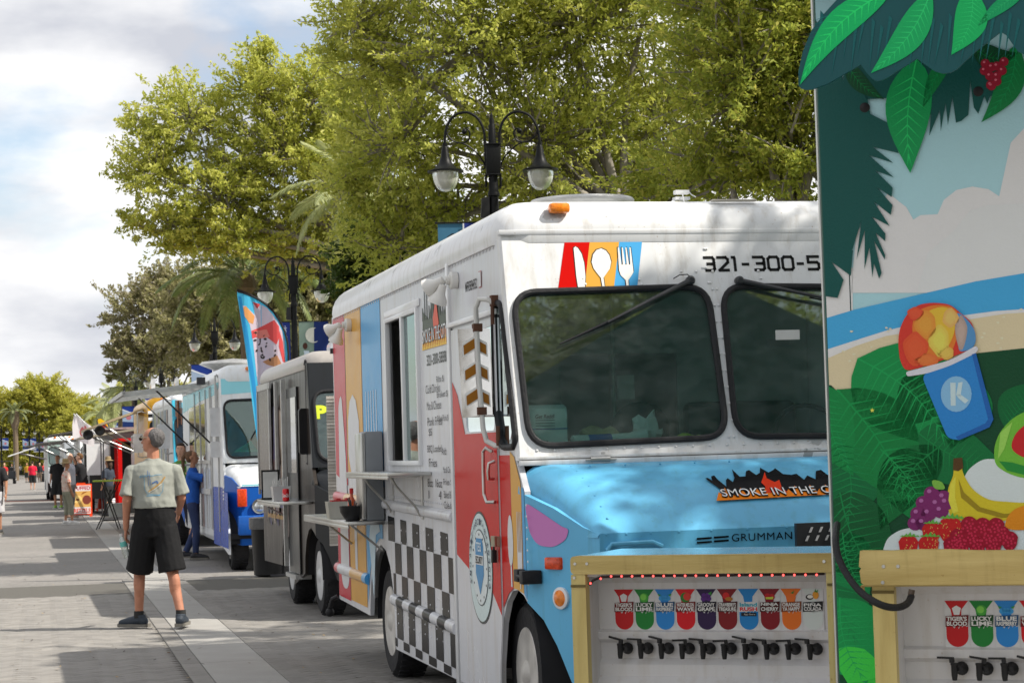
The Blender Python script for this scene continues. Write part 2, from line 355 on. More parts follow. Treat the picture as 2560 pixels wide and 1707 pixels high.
o=link('paver_border',mass(rest,paver_mesh(.296,.14),lambda k:k=='band'),pavement); o['kind']='stuff'
# red paver band across the street far off
g=MB(); RB=mat('red_pavers',(.28,.10,.07),.85)
a=gp(0,1254); b=gp(300,1247); d=(b-a).normalized(); nrm=Vector((-d.y,d.x,0)); a=a-d*14; b=b+d*6
g.add([a+Vector((0,0,-.004)),b+Vector((0,0,-.004)),b+nrm*1.6+Vector((0,0,-.004)),a+nrm*1.6+Vector((0,0,-.004))],[(0,1,2,3)]); structure('red_paver_band',g,RB)
# fallen leaves
g=MB()
for i in range(420):
    y=random.uniform(-.5,22); x=random.uniform(-6,3); p=sp(x,y,.006); s_=random.uniform(.012,.03); a=random.uniform(0,6.28); u=Vector((math.cos(a),math.sin(a),0))*s_; v=Vector((-math.sin(a),math.cos(a),0))*s_*.45
    g.add([p-u,p-v+Vector((0,0,.004)),p+u+Vector((0,0,.008)),p+v+Vector((0,0,.003))],[(0,1,2,3)],random.randrange(3))
o=link('fallen_leaves',g.mesh('fallen_leaves',[mat('leaf_brown',(.10,.055,.025),.8),mat('leaf_tan',(.3,.22,.12),.8),mat('leaf_dark',(.04,.03,.025),.8)],smooth=0)); o['kind']='stuff'; o['label']='small fallen leaves scattered on the pavers'
# ---------------------------------------------------------------- step vans
VPAINT={}
def smat(nm,c,**k): return mat(nm,c,**dict(dict(rough=.3,var=.05,scale=2,coat=.15,dirt=.12,bump=.06,bscale=2.5),**k))
CHASSIS=mat('dark_chassis',(.02,.02,.022),.8)
INTER=mat('dim_interior_wall',(.34,.36,.35),.6,scale=4)
INTERD=mat('dark_interior',(.03,.032,.03),.7)
RIMM=mat('worn_wheel_steel',(.55,.53,.5),.4,metal=.25,var=.3)
RIMW=mat('white_wheel_paint',(.62,.62,.6),.4)
_whc={}
def wheel_meshes(kind,r=.375,w=.22):
    k=(kind,r,w)
    if k in _whc: return _whc[k]
    t=MB(); t.lathe([(r*.60,-w/2+.01),(r*.66,-w/2),(r*.9,-w/2),(r*.975,-w/2+.03),(r,-w/2+.055),(r,w/2-.055),(r*.975,w/2-.03),(r*.9,w/2),(r*.66,w/2),(r*.6,w/2-.01)],ax='x',n=40)
    for i in range(40):   # tread blocks
        a=2*math.pi*i/40
        for sx in (-1,1):
            t.box(.0,-.011,-.004,.075,.011,.006,tf=lambda x,y,z:(sx*(x+.015),(r+z)*math.cos(a)-y*math.sin(a),(r+z)*math.sin(a)+y*math.cos(a)))
    h=MB(); o=-w/2
    h.lathe([(r*.62,o+.0),(r*.64,o+.012),(r*.6,o+.03),(r*.57,o+.03),(r*.55,o+.07),(r*.48,o+.085),(r*.3,o+.05),(r*.2,o+.03),(r*.19,o-.0),(r*.1,o-.02),(0,o-.02)],ax='x',n=36)
    c=MB()
    if kind=='steel':
        for i in range(8):
            a=2*math.pi*i/8; c.cyl((o+.045,r*.26*math.cos(a),r*.26*math.sin(a)),(o+.02,r*.26*math.cos(a),r*.26*math.sin(a)),.012,n=6)
        for i in range(10):
            a=2*math.pi*(i+.5)/10; c.cyl((o+.075,r*.42*math.cos(a),r*.42*math.sin(a)),(o+.068,r*.42*math.cos(a),r*.42*math.sin(a)),.022,n=8)
    else:   # alloy-look cover with spokes
        for i in range(9):
            a=2*math.pi*i/9; c.box(-.012,-.03,.08,.012,.03,r*.58,tf=lambda x,y,z:(o+.03+x+(z*.05),z*math.cos(a)-y*math.sin(a)*(.5+z*2),z*math.sin(a)+y*math.cos(a)*(.5+z*2)))
    _whc[k]=(t.mesh('tyre',TYRE),h.mesh('rim',RIMM if kind=='steel' else mat('silver_rim',(.6,.61,.63),.35,metal=.3)),c.mesh('lug',[mat('lug_metal',(.3,.29,.28),.35,metal=.9) if kind=='steel' else mat('hubcap_silver',(.65,.66,.68),.3,metal=.3)]))
    return _whc[k]
def wheel(parent,x,y,r=.375,w=.22,kind='steel',flip=False):
    t,h,c=wheel_meshes(kind,r,w); e=bpy.data.objects.new('wheel',None); COL.objects.link(e); e.parent=parent; e.location=(x,y,r); e.rotation_euler=(random.uniform(0,6),0,math.pi if flip else 0)
    link('tyre',t,e); link('rim',h,e); link('hub_cap' if kind!='steel' else 'wheel_nuts',c,e); return e
def van(name,label,fr,W=2.24,L=5.75,zt=2.79,zf=2.58,zb=1.47,yt=-.22,yb=-.5,side=None,right=None,front=None,roofm=None,hoodm=None,wheels=(-.25,3.62),holes=(),
        arch=((.06,.21),(.04,.40),(-.05,.62),(-.16,.735),(-.30,.80),(-.42,.81),(-.54,.79),(-.62,.76)),rarch=((3.22,.25),(3.24,.42),(3.27,.60),(3.37,.76),(3.52,.855),(3.72,.89),(3.93,.83),(4.08,.73),(4.2,.58),(4.27,.37)),
        rear_bot=.40,group='food trucks parked in a row along the street',nose=-1.08,ztop=1.43,fz=1.10,wk='steel',r=.375,taper=.25,whd=.14,bumperm=None,vfront=None,glassm=None,rearm=None,nosem=None,markers=(.2,.0,-.2,.32-1.12,-.32+1.12),bz=(.36,.56)):
    t=thing(name,label,'food truck',fr.o,fr.deg,group)
    yF=lambda z: yb+(yt-yb)*(z-zb)/(2.6-zb)
    y0=vfront if vfront is not None else 0
    # sides (left carries the serving hatch); a thin sheet with real openings
    outer=[(L,rear_bot),(L+.04,zf),(yt+.05,zf),(yb+.05,zb),(yb-.12,zb-.17),(-.62,.76)] + list(reversed(arch))[1:]+[(rarch[0][0],.22)]+list(rarch)
    pr=MB(); pr.plate(outer,[h for h in holes],lambda v,z:(0,v,z),lambda v,z:(.03,v,z))
    t_side=part('side_panel',pr,side,t,smooth=30)
    pr=MB(); pr.plate(outer,[],lambda v,z:(W,v,z),lambda v,z:(W-.03,v,z)); part('side_panel',pr,right or side,t,smooth=30)
    pr=MB(); pr.box(.03,L-.03,rear_bot,W-.03,L,zf); part('rear_panel',pr,rearm or right or side,t)
    # front sheet with two windshield openings
    sc_=lambda z: zb+(z-1.47)*(zf-zb)/1.11
    wl=rpoly([(.04,sc_(2.305)),(.06,sc_(1.515)),(W/2-.02,sc_(1.535)),(W/2-.035,sc_(2.325))],.13,7); wr=[(W-a,b) for a,b in wl]; wr.reverse()
    ff=lambda d:(lambda u,z:(u,yF(z)+d,z))
    pr=MB(); pr.plate([(.012,zb-.02),(W-.012,zb-.02),(W-.012,zf+.04),(.012,zf+.04)],[inset(wl,.0),inset(wr,.0)],ff(0),ff(.03)); 
    # rounded corner posts
    for s_ in (0,1):
        n=6; vs=[]
        for z in (zb-.02,zf+.04):
            for k in range(n+1):
                a=math.pi/2*k/n; x=.012-.014*math.sin(a); y=yF(z)+.05-.05*math.cos(a); vs.append((x if s_==0 else W-x,y,z))
        fs=[(k,k+1,n+2+k,n+1+k) for k in range(n)]; pr.add(vs,fs)
    part('front_panel',pr,front,t,smooth=40)
    for o_ in (wl,wr):
        gl=MB(); gl.plate(inset(o_,.008),[],ff(.006),ff(.012)); g_=part('windshield',gl,glassm or GLASS,t,smooth=0)
        rg=MB(); pts=[(u,yF(z)-.006,z) for u,z in inset(o_,.004)]; rg.tube(pts+[pts[0],pts[1]],.017,8,caps=False); part('gasket',rg,BLACKRUB,g_)
    # roof with rolled edges
    rf=MB(); n=6; rr=zt-zf-.02; rings=[]
    rings=[(0.012,zf-.02),(-.012,zf-.02),(-.018,zf+.02)]+[(rr*(1-math.cos(math.pi/2*k/n))-.018,zf+.02+rr*math.sin(math.pi/2*k/n)) for k in range(1,n+1)]
    m=None
    for d,z in rings:
        ol=rrect(d,yt-.0+d,W-d,L+.04-d,max(.02,.16-d*.5),5)
        vs=[(x,y,z) for x,y in ol]; b=len(rf.v); rf.v+=vs; m=len(vs)
        if b: 
            for k in range(m): rf.f.append((b-m+k,b-m+(k+1)%m,b+(k+1)%m,b+k)); rf.mi.append(0); rf.c.append((1,1,1))
    b=len(rf.v); c=[(W/2,(yt+L)/2,zt+.02)]; rf.v+=c
    for k in range(m): rf.f.append((b-m+k,b-m+(k+1)%m,b)); rf.mi.append(0); rf.c.append((1,1,1))
    part('roof',rf,roofm or front,t,smooth=50)
    # inside: floor, bulkhead, dash, seats
    fl=MB(); fl.box(.44,-.5,.43,W-.44,L-.04,.50); fl.box(.04,.34,.43,.438,wheels[1]-.56,.50); fl.box(W-.438,.34,.43,W-.04,wheels[1]-.56,.50); fl.box(.44,yb+.06,.5,W-.44,yb+.12,zb-.05); part('floor',fl,CHASSIS,t)
    ds=MB(); ds.box(.06,yb+.05,zb-.04,W-.06,yb+.48,zb+.035); ds.box(.06,yb+.42,zb-.5,W-.06,yb+.48,zb-.04); part('dashboard',ds,mat('grey_dash',(.10,.12,.115),.6),t)
    sw=MB(); c0=Vector((W*.78,yb+.55,1.5)); sw.tube([c0+Vector((.21*math.cos(a),.08*math.sin(a),.2*math.sin(a))) for a in [2*math.pi*k/24 for k in range(25)]],.014,8,caps=False); sw.tube([c0,c0+Vector((0,-.1,-.35))],.03,8); sw.cyl(c0-Vector((.2,0,0)),c0+Vector((.2,0,0)),.012); part('steering_wheel',sw,BLACKP,t)
    st=MB(); st.box(W*.6,.55,.55,W*.9,1.05,.95); st.box(W*.6,.95,.95,W*.9,1.07,1.75); st.box(W*.1,.55,.55,W*.38,1.05,.95); part('seat',st,mat('seat_vinyl',(.03,.035,.035),.5),t,bevel=.04)
    bk=MB(); bk.box(.04,1.25,.5,W*.30,1.29,zf-.03); bk.box(W*.62,1.25,.5,W-.04,1.29,zf-.03); bk.box(W*.30,1.25,2.05,W*.62,1.29,zf-.03); part('bulkhead',bk,INTER,t)
    cl=MB(); cl.box(.035,-.1,zf-.07,W-.035,L-.04,zf-.03); part('ceiling',cl,INTER,t)
    ch=MB(); ch.box(.45,nose+.1,.30,.55,L-.1,.42); ch.box(W-.55,nose+.1,.30,W-.45,L-.1,.42); ch.cyl((.2,wheels[1],r),(W-.2,wheels[1],r),.06); ch.cyl((.2,wheels[0],r),(W-.2,wheels[0],r),.05); ch.ball((W/2,wheels[1],r),.16)
    ch.box(.14,1.2,.26,.5,1.9,.42) if False else None
    part('chassis',ch,CHASSIS,t)
    for j,wy in enumerate(wheels):
        wheel(t,(.035 if wy>1 else whd*.5)+.11,wy,r,.22,wk); wheel(t,W-whd-.11,wy,r,.22,wk,True)
        wa=MB(); n=14; vs=[]
        for x in (.03,.42):
            for k in range(n+1):
                a=math.pi*k/n; vs.append((x,wy+.50*math.cos(a),.36+.50*math.sin(a)))
        wa.add(vs,[(k,k+1,n+2+k,n+1+k) for k in range(n)]); wa.add([(x if x<.1 else .42,a,b) for x,a,b in [(.42,wy-.5,.3),(.42,wy+.5,.3),(.42,wy+.5,.86),(.42,wy-.5,.86)]],[(0,1,2,3)])
        part('wheel_arch',wa,CHASSIS,t)
    # hood: lofted shell
    hm=hoodm or front; hd=MB(); ns=8; nk=7; yS=yb-.02
    prof=[]
    for i in range(ns+1):
        s_=i/ns; y=yS+(nose-yS)*(1-(1-s_)**1.25) if False else yS+(nose-yS)*s_
        top=ztop-(ztop-fz-.02)*(s_**1.6)*1.0; 
        if i==ns: top=fz+.0
        inx=-.01+taper*s_; low=ztop-.14-(ztop-.14-fz+.02)*min(1,s_*1.15); low=min(low,top-.01)
        prof.append((y,top,inx,low))
    for (y,top,inx,low) in prof:
        rad=min(.15,max(.02,top-low)); left=[(inx,y,low)]+[(inx+rad*(1-math.cos(math.pi/2*k/nk)),y,top-rad+rad*math.sin(math.pi/2*k/nk)) for k in range(0,nk+1)]
        full=left+[(W-x,yy,z) for x,yy,z in reversed(left)]; hd.v+=full
    m=len(full)
    for i in range(ns):
        for k in range(m-1): hd.f.append((i*m+k,i*m+k+1,(i+1)*m+k+1,(i+1)*m+k)); hd.mi.append(0); hd.c.append((1,1,1))
    part('hood',hd,hm,t,smooth=60)
    # nose front sheet
    nf=MB(); nf.plate([(taper-.0,.34),(W-taper,.34),(W-taper,fz+.0),(taper,fz+.0)],[],lambda u,z:(u,nose-.0,z),lambda u,z:(u,nose+.03,z)); nf.box(taper+.45,nose-.012,.55,W-taper-.45,nose-.001,.98,1)
    for k in range(9): nf.box(taper+.48,nose-.03,.57+k*.045,W-taper-.48,nose-.012,.585+k*.045,2)
    part('nose_panel',nf,[nosem or hm,DARKST,CHROME],t)
    for s_ in (0,1):
        X=(lambda x:x) if s_==0 else (lambda x:W-x)
        f0=lambda v,z:(X(-.002+taper*max(0,min(1,(v-(-.62))/(nose+.62)))),v,z); f1=lambda v,z:(X(.028+taper*max(0,min(1,(v-(-.62))/(nose+.62)))),v,z)
        pr=MB(); pr.plate([(-.62,.76),(-.72,.68),(-.80,.56),(-.86,.44),(-.90,.36),(nose+.01,.34),(nose,fz-.005),(-.98,fz+.03),(-.80,fz+.12),(-.62,ztop-.145)],[],f0,f1); part('fender',pr,nosem or hm,t)
        hl=MB(); u=taper+.24; hl.lathe([(.105,-.02),(.1,-.035),(.085,-.03)],c=(X(u),nose,.86),ax='y',n=24); part('headlight_ring',hl,CHROME,t)
        hl=MB(); hl.lathe([(.085,-.02),(.06,-.035),(0,-.04)],c=(X(u),nose,.86),ax='y',n=24); part('headlight',hl,mat('headlight_glass',(.6,.62,.62),.1,metal=.6,var=.3,scale=40),t)
    bp=MB(); bp.box(.12,nose-.16,bz[0],W-.12,nose-.02,bz[1]); part('front_bumper',bp,bumperm or BLACKP,t,bevel=.02)
    for x in markers:
        ml=MB(); ml.box(W/2+x-.055,yt-.035,zf+.13,W/2+x+.055,yt+.03,zf+.185); o=part('roof_marker',ml,AMBER,t,bevel=.018)
    return t,yF
# ---------------------------------------------------------------- the white checkered food truck
T1=Frame(-.1,11.2,13)
def peeling(nm,base=(.70,.71,.72)):
    m=mat(nm,base,.34,var=.04,scale=3,coat=.15,bump=.08,bscale=2,dirt=.25)
    nt=m.node_tree; n=nt.nodes; l=nt.links; b=n['Principled BSDF']
    tc=n.new('ShaderNodeTexCoord'); no=n.new('ShaderNodeTexNoise'); no.inputs['Scale'].default_value=9; no.inputs['Detail'].default_value=8; l.new(tc.outputs['Object'],no.inputs[0])
    sx=n.new('ShaderNodeSeparateXYZ'); l.new(tc.outputs['Object'],sx.inputs[0])
    n2=n.new('ShaderNodeTexNoise'); n2.inputs['Scale'].default_value=1.1; l.new(tc.outputs['Object'],n2.inputs[0])
    ad=n.new('ShaderNodeMath'); ad.operation='ADD'; l.new(no.outputs[0],ad.inputs[0]); l.new(n2.outputs[0],ad.inputs[1])
    rp=n.new('ShaderNodeValToRGB'); rp.color_ramp.elements[0].position=.585; rp.color_ramp.elements[1].position=.595; 
    hf=n.new('ShaderNodeMath'); hf.operation='MULTIPLY'; hf.inputs[1].default_value=.5; l.new(ad.outputs[0],hf.inputs[0]); l.new(hf.outputs[0],rp.inputs[0])
    za=n.new('ShaderNodeMath'); za.operation='SUBTRACT'; za.inputs[1].default_value=2.09; l.new(sx.outputs[2],za.inputs[0]); zb_=n.new('ShaderNodeMath'); zb_.operation='ABSOLUTE'; l.new(za.outputs[0],zb_.inputs[0]); zc=n.new('ShaderNodeMapRange'); zc.inputs[1].default_value=.54; zc.inputs[2].default_value=.62; l.new(zb_.outputs[0],zc.inputs[0]); zm=n.new('ShaderNodeMath'); zm.operation='MULTIPLY'; l.new(rp.outputs[0],zm.inputs[0]); l.new(zc.outputs[0],zm.inputs[1])
    src=b.inputs['Base Color'].links[0].from_socket; mx=n.new('ShaderNodeMix'); mx.data_type='RGBA'; l.new(zm.outputs[0],mx.inputs[0]); l.new(src,mx.inputs[6]); mx.inputs[7].default_value=(.36,.36,.36,1); l.new(mx.outputs[2],b.inputs['Base Color'])
    return m
PEEL=peeling('peeling_white_paint')
SIDEW=smat('glossy_white_wrap',(.64,.65,.68),rough=.25,bump=.1,bscale=1.6,spec=.12,coat=0)
BLUEP=smat('sky_blue_paint',(.12,.43,.68),rough=.35)
def blue_dapple():
    return BLUEP
sw_hole=[(2.075,1.43),(3.245,1.43),(3.245,2.40),(2.075,2.40)]
dw=rpoly([(-.04,1.60),(.70,1.60),(.70,2.16),(-.04,2.16)],.05)
qw=rpoly([(-.06,2.27),(-.245,2.25),(-.475,1.56),(-.44,1.52),(-.16,1.52),(-.04,1.75)],.06)
truck,yF=van('food_truck','white food truck with black and white checkers, sky blue hood and serving hatch',T1,side=SIDEW,front=PEEL,roofm=PEEL,hoodm=BLUEP,holes=[sw_hole,dw,qw],right=WHITEP,markers=(.32-1.12,-.32+1.12))
def sd(d=0): return lambda v,z:(-.001-d,v,z)
def strip_on(d): return lambda v,z:(-d,v,z)
# printed wrap on the side -------------------------------------------------
RED=C8(196,26,22); GOLD=C8(214,160,72); BLU=C8(78,160,214); WH=(.66,.67,.69); BK=(.008,.008,.009)
pr=MB(); f=sd(.002)
def quad(a,b,z0,z1,c,f=f): pr.poly([(a,z0),(b,z0),(b,z1),(a,z1)],f,col=c)
Z0=lambda v: .40 if v>4.3 else .25
xs=[5.74,5.14,4.33,3.45]
for (a,b,c) in ((5.735,5.14,C8(196,58,72)),(5.12,4.36,GOLD),(4.33,3.5,BLU)):
    pr.poly([(b,1.28),(a,1.36),(a,2.56),(b,2.56)],f,col=c)
    pr.poly([(b,max(.42,.42)),(a,.43),(a,1.10),(b,1.10)],f,col=c) if b>4.2 else pr.poly([(4.32,.44),(4.32,1.1),(3.62,1.1),(3.62,.93),(3.75,.93),(3.96,.88),(4.12,.78),(4.24,.62)],f,col=c)
f2=sd(.004)
pr.poly(rpoly([(5.60,.5),(5.16,.5),(5.2,1.5),(5.36,1.98),(5.52,1.9)],.2),f2,col=WH)          # big white cutlery on the stripes
pr.poly([(x,z) for x,z in [(4.86,.6),(4.76,.6),(4.74,1.3)]+[(4.74-.20+.24*math.cos(a)*1.0,1.62+.26*math.sin(a)) for a in [math.pi*(1.25-k/10*1.5)-.0 for k in range(0)]]+[(4.52,1.5),(4.53,1.75),(4.65,1.9),(4.8,1.95),(4.95,1.9),(5.05,1.75),(5.06,1.5),(4.88,1.3)]],f2,col=WH)
for k in range(5): pr.poly([(3.72+k*.11,1.3),(3.76+k*.11,1.3),(3.75+k*.11,1.95),(3.73+k*.11,1.95)],f2,col=C8(205,220,232))
pr.poly([(4.05,.5),(4.2,.9),(4.1,1.08),(3.8,1.08),(3.72,.98),(3.9,.95)],f2,col=C8(190,215,228))
part('printed_stripes',pr,mat('glossy_print',vc=True,rough=.24,var=.04,scale=5,bump=.1,bscale=1.6,coat=0,spec=.05),truck,smooth=0); pr=MB()
# checkers: columns follow the print, rows step between the measured seams
cols=[3.60,3.40,3.15,2.92,2.71,2.49,2.26,2.04,1.80,1.57,1.35,1.12]
def zr(k,v):
    t=(v-1.1)/2.1; a=[(1.03,1.09),(.90,.925),(.69,.722),(.53,.564),(.27,.299),(.215,.24)][k]; return a[0]+(a[1]-a[0])*t
for k in range(5):
    for i in range(11):
        if k>1 and i==0: continue
        a,b=cols[i],cols[i+1]
        if k>=1 and i==0: continue
        if i==1 and k>=1: a=3.235 if k>1 else 3.37
        if (i+k)%2==1: pr.poly([(b,zr(k+1,b)+.002),(a,zr(k+1,a)+.002),(a,zr(k,a)-.002),(b,zr(k,b)-.002)],f,col=BK)
part('printed_checkers',pr,mat('glossy_print'),truck,smooth=0); pr=MB()
# white logo block, phone number, chalk menu
pr.poly([(1.16,2.125),(1.95,2.125),(1.95,2.24),(1.16,2.24)],f,col=C8(226,120,40))
pr.poly([(1.16,2.22),(1.95,2.22),(1.93,2.36),(1.75,2.3),(1.6,2.42),(1.5,2.5),(1.42,2.36),(1.3,2.3),(1.16,2.38)],f,col=C8(46,52,24))
for k in range(11):
    v=1.92-k*.07; pr.poly([(v,2.3),(v+.03,2.3),(v+.025,2.38+.12*abs(math.sin(k*2.1))),(v+.005,2.38+.12*abs(math.sin(k*2.1)))],f,col=BK)
pr.poly([(1.58,2.22),(1.48,2.2),(1.42,2.26),(1.46,2.34),(1.5,2.44),(1.54,2.36),(1.6,2.3)],f2,col=C8(220,70,30))
for k in range(14): 
    v=1.2+k*.055; pr.poly([(v,2.125),(v+.05,2.125),(v+.03,2.19)],f2,col=C8(250,200,60))
# text runs towards decreasing v
def sdm(d): return lambda v,z:(-.001-d,v,z)
g=MB(); text(pr,'SMOKE IN THE CITY',sdm(.006),(1.94,2.16,1.17,2.25),col=BK,bold=.03); text(pr,'SMOKE IN THE CITY',sdm(.008),(1.94,2.165,1.17,2.245),col=(.8,.8,.8),bold=.0)
part('printed_logo',pr,mat('glossy_print'),truck,smooth=0); pr=MB()
text(pr,'321-300-5838',sdm(.003),(1.84,2.025,1.24,2.09),col=BK,bold=.012)
INK=(.03,.03,.04)
menu=[('Cold Drinks',1.90,1.86),('Mac & Cheese',1.88,1.76),('Pork Fries',1.87,1.665),('$5',1.84,1.6),('BBQ Loaded',1.90,1.50),('Fries',1.86,1.42),('8oz  16oz',1.92,1.30),('1      4',1.9,1.23)]
for s_,v,z in menu: text(pr,s_,sdm(.003),(v,z,v-.05*min(len(s_),9),z+.05),col=INK)
for s_,v,z in [('Ribs $',1.55,1.91),('Brisket $',1.55,1.82),('Pulled Pork $',1.55,1.68),('Add:',1.45,1.49),('Mac & Cheese $',1.42,1.38),('Fries $',1.42,1.31),('Baked Beans',1.42,1.24),('Coleslaw',1.42,1.18),('Tea/Soda',1.4,1.12)]: text(pr,s_,sdm(.003),(v,z,v-.036*min(len(s_),9),z+.042),col=INK)
text(pr,'MFR5854352',sdm(.003),(.64,2.375,.34,2.43),col=BK,bold=.01)
pr.poly([(.22,2.37),(.29,2.37),(.29,2.46),(.22,2.46)],f,col=(.5,.2,.2)); pr.poly([(.226,2.376),(.284,2.376),(.284,2.454),(.226,2.454)],f2,col=WH)
part('printed_menu',pr,mat('glossy_print',vc=True,rough=.24,var=.04,scale=5,bump=.1,bscale=1.6,coat=0,spec=.05),truck,smooth=0)
# rolled rails and rivets
rl=MB()
def rail(v0,z0,v1,z1,r,n=8,mi=0,bm=rl):
    vs=[]
    for v,z in ((v0,z0),(v1,z1)):
        for k in range(n+1):
            a=math.pi*k/n-math.pi/2; vs.append((-.004-r*.8*math.cos(a),v,z+r*math.sin(a)))
    bm.add(vs,[(k,k+1,n+2+k,n+1+k) for k in range(n)]+[tuple(range(n,-1,-1)),tuple(range(n+1,2*n+2))],mi)
rail(3.62,1.172,1.14,1.137,.033); part('side_rail',rl,SIDEW,truck,smooth=50)
rl=MB(); i=0
v=3.24
while v>1.15: rail(v,.505+.04*(v-1.1)/2.1,max(v-.235,1.13),.505+.04*(max(v-.235,1.13)-1.1)/2.1,.038,mi=i%2,bm=rl); v-=.235; i+=1
part('side_rail',rl,[SIDEW,smat('gloss_black_wrap',(.012,.012,.013),spec=.12,coat=0)],truck,smooth=50)
rl=MB()
for a,b,mi in ((5.78,5.62,0),(5.62,5.14,3),(5.14,5.0,3),(5.0,4.42,1),(4.42,4.26,2)): rail(a,.64-.01*(5.7-a),b,.64-.01*(5.7-b),.04,mi=mi,bm=rl)
part('side_rail',rl,[smat('rail_red',C8(196,58,72)),smat('rail_gold',GOLD),smat('rail_blue',BLU),SIDEW],truck,smooth=50)
rl=MB(); rail(5.74,1.19,5.2,1.18,.04,mi=0,bm=rl); rail(5.2,1.18,4.4,1.17,.04,mi=1,bm=rl); part('side_rail',rl,[smat('rail_red',RED),smat('rail_gold',GOLD)],truck,smooth=50)
rv=MB()
def rivet(v,z,r=.009,f=lambda v,z,d:(-.003-d,v,z)):
    c=[f(v+r*math.cos(a),z+r*math.sin(a),0) for a in [k*math.pi/3 for k in range(6)]]+[f(v,z,r*.7)]; rv.add(c,[(k,(k+1)%6,6) for k in range(6)])
for k in range(34): rivet(3.4-k*.067,1.225-k*.0007)
for k in range(70): rivet(5.65-k*.083,2.55)
for k in range(30): rivet(1.28,.3+k*.0,.006) if False else None
for z in (1.01,.93,.59,.46,.40): 
    for k in range(11): rivet(3.08-k*.19,z,.007)
for k in range(18): rivet(.0-.015,.68+k*.09,.006)
for k in range(8): rivet(-.66,.85+k*.055,.008)
part('side_rivets',rv,SIDEW,truck,smooth=0)
# trims, door
tr=MB(); tr.box(-.018,1.075,.2,.02,1.135,2.58); tr.box(-.022,-.12,2.205,.0,1.10,2.235); tr.box(-.012,2.02,2.402,.0,3.29,2.45); part('door_post',tr,WHITEP,truck,bevel=.006)
dr=MB(); dr.poly([(1.06,.22),(.02,.22),(.0,.40),(-.1,.66),(-.1,2.2),(1.06,2.2)],sd(.001),0)
part('door_gap',MB().box(-.0045,1.045,.22,-.0005,1.07,2.2),BLACKRUB,truck)
dd=MB(); DZ=[(1.045,.22),(.02,.22),(.0,.40),(-.08,.64),(-.08,2.19),(1.045,2.19)]
dd.plate(DZ,[rpoly([(-.03,1.61),(.69,1.61),(.69,2.15),(-.03,2.15)],.045)],lambda v,z:(-.010,v,z),lambda v,z:(-.002,v,z)); door=part('door',dd,SIDEW,truck)
dp=MB(); fd=lambda v,z:(-.012,v,z); fd2=lambda v,z:(-.0135,v,z); fd3=lambda v,z:(-.015,v,z); fd4=lambda v,z:(-.0165,v,z)
dp.poly([(1.04,1.90),(.90,1.82),(.72,1.60),(-.08,1.60),(-.08,.66),(.30,.86),(.70,.86),(1.04,.93)],fd,col=RED)
for i,(rx,rz,c) in enumerate(((.30,.30,(.06,.07,.07)),(.288,.288,C8(205,222,222)),(.205,.205,(.12,.15,.16)),(.198,.198,C8(215,225,226)))):
    dp.poly(circ(.40,.885,rx,rz,36),[fd2,fd3,fd4,lambda v,z:(-.018,v,z)][i],col=c)
fk=lambda v,z:(-.0195,v,z); fk2=lambda v,z:(-.021,v,z)
dp.poly([(.50,1.0),(.47,1.04),(.33,1.04),(.30,1.0),(.30,.85),(.40,.74),(.50,.85)],fk,col=C8(70,140,190)); dp.poly([(.50,.9),(.30,.9),(.30,.95),(.50,.95)],fk2,col=C8(220,225,225))
text(dp,'SECURITY',lambda v,z:(-.0225,v,z),(.49,.905,.31,.945),col=BK,bold=.02); text(dp,'TESS',lambda v,z:(-.0225,v,z),(.46,.97,.34,1.02),col=C8(210,230,240),bold=.02)
for k in range(12): a=2*math.pi*k/12; dp.poly(circ(.40+.176*math.cos(a),.885+.176*math.sin(a),.008,.008,5),fk,col=BK)
for ch_,k in zip('SMOKEINTHECITYBARBEQUE',range(22)):
    a=R(200-k*10.5); cx,cz=.40-.245*math.cos(a)*1,.885+.245*math.sin(a); 
    vs_,fs_,_=textgeo(ch_,.01); ro=a-math.pi/2
    dp.add([(-.0195,cx-((p-.5)*.028*math.cos(-ro)-(q-.5)*.034*math.sin(-ro))*-1*-1,cz+((p-.5)*.028*math.sin(-ro)+(q-.5)*.034*math.cos(-ro))) for p,q in vs_],fs_,col=C8(40,60,90))
part('printed_badge',dp,mat('glossy_print'),door,smooth=0)
gl=MB(); gl.plate(rpoly([(-.03,1.61),(.69,1.61),(.69,2.15),(-.03,2.15)],.045),[],lambda v,z:(-.004,v,z),lambda v,z:(.0,v,z)); part('window_pane',gl,GLASS,door,smooth=0)
hn=MB(); hn.tube([(-.02,.0,1.50),(-.05,.02,1.52),(-.055,.06,1.50),(-.055,.07,1.4),(-.055,.07,1.28),(-.05,.03,1.24),(-.02,-.03,1.24)],.009,8); hn.tube([(-.02,-.05,1.45),(-.05,-.05,1.44),(-.055,-.045,1.4),(-.05,-.03,1.36),(-.02,-.02,1.36)],.009,8); part('door_handle',hn,CHROME,door)
lk=MB(); lk.box(-.03,-.09,1.015,-.012,.05,1.065); lk.cyl((-.04,-.075,1.015),(-.04,-.075,1.065),.018); part('hasp',lk,mat('brass_dull',(.35,.33,.25),.4,metal=.9),door); lk=MB(); lk.box(-.045,-.04,.93,-.02,-.005,.995); lk.tube([(-.032,-.035,.99),(-.032,-.03,1.02),(-.032,-.015,1.02),(-.032,-.01,.99)],.004,6); part('padlock',lk,BLACKP,door,bevel=.004)
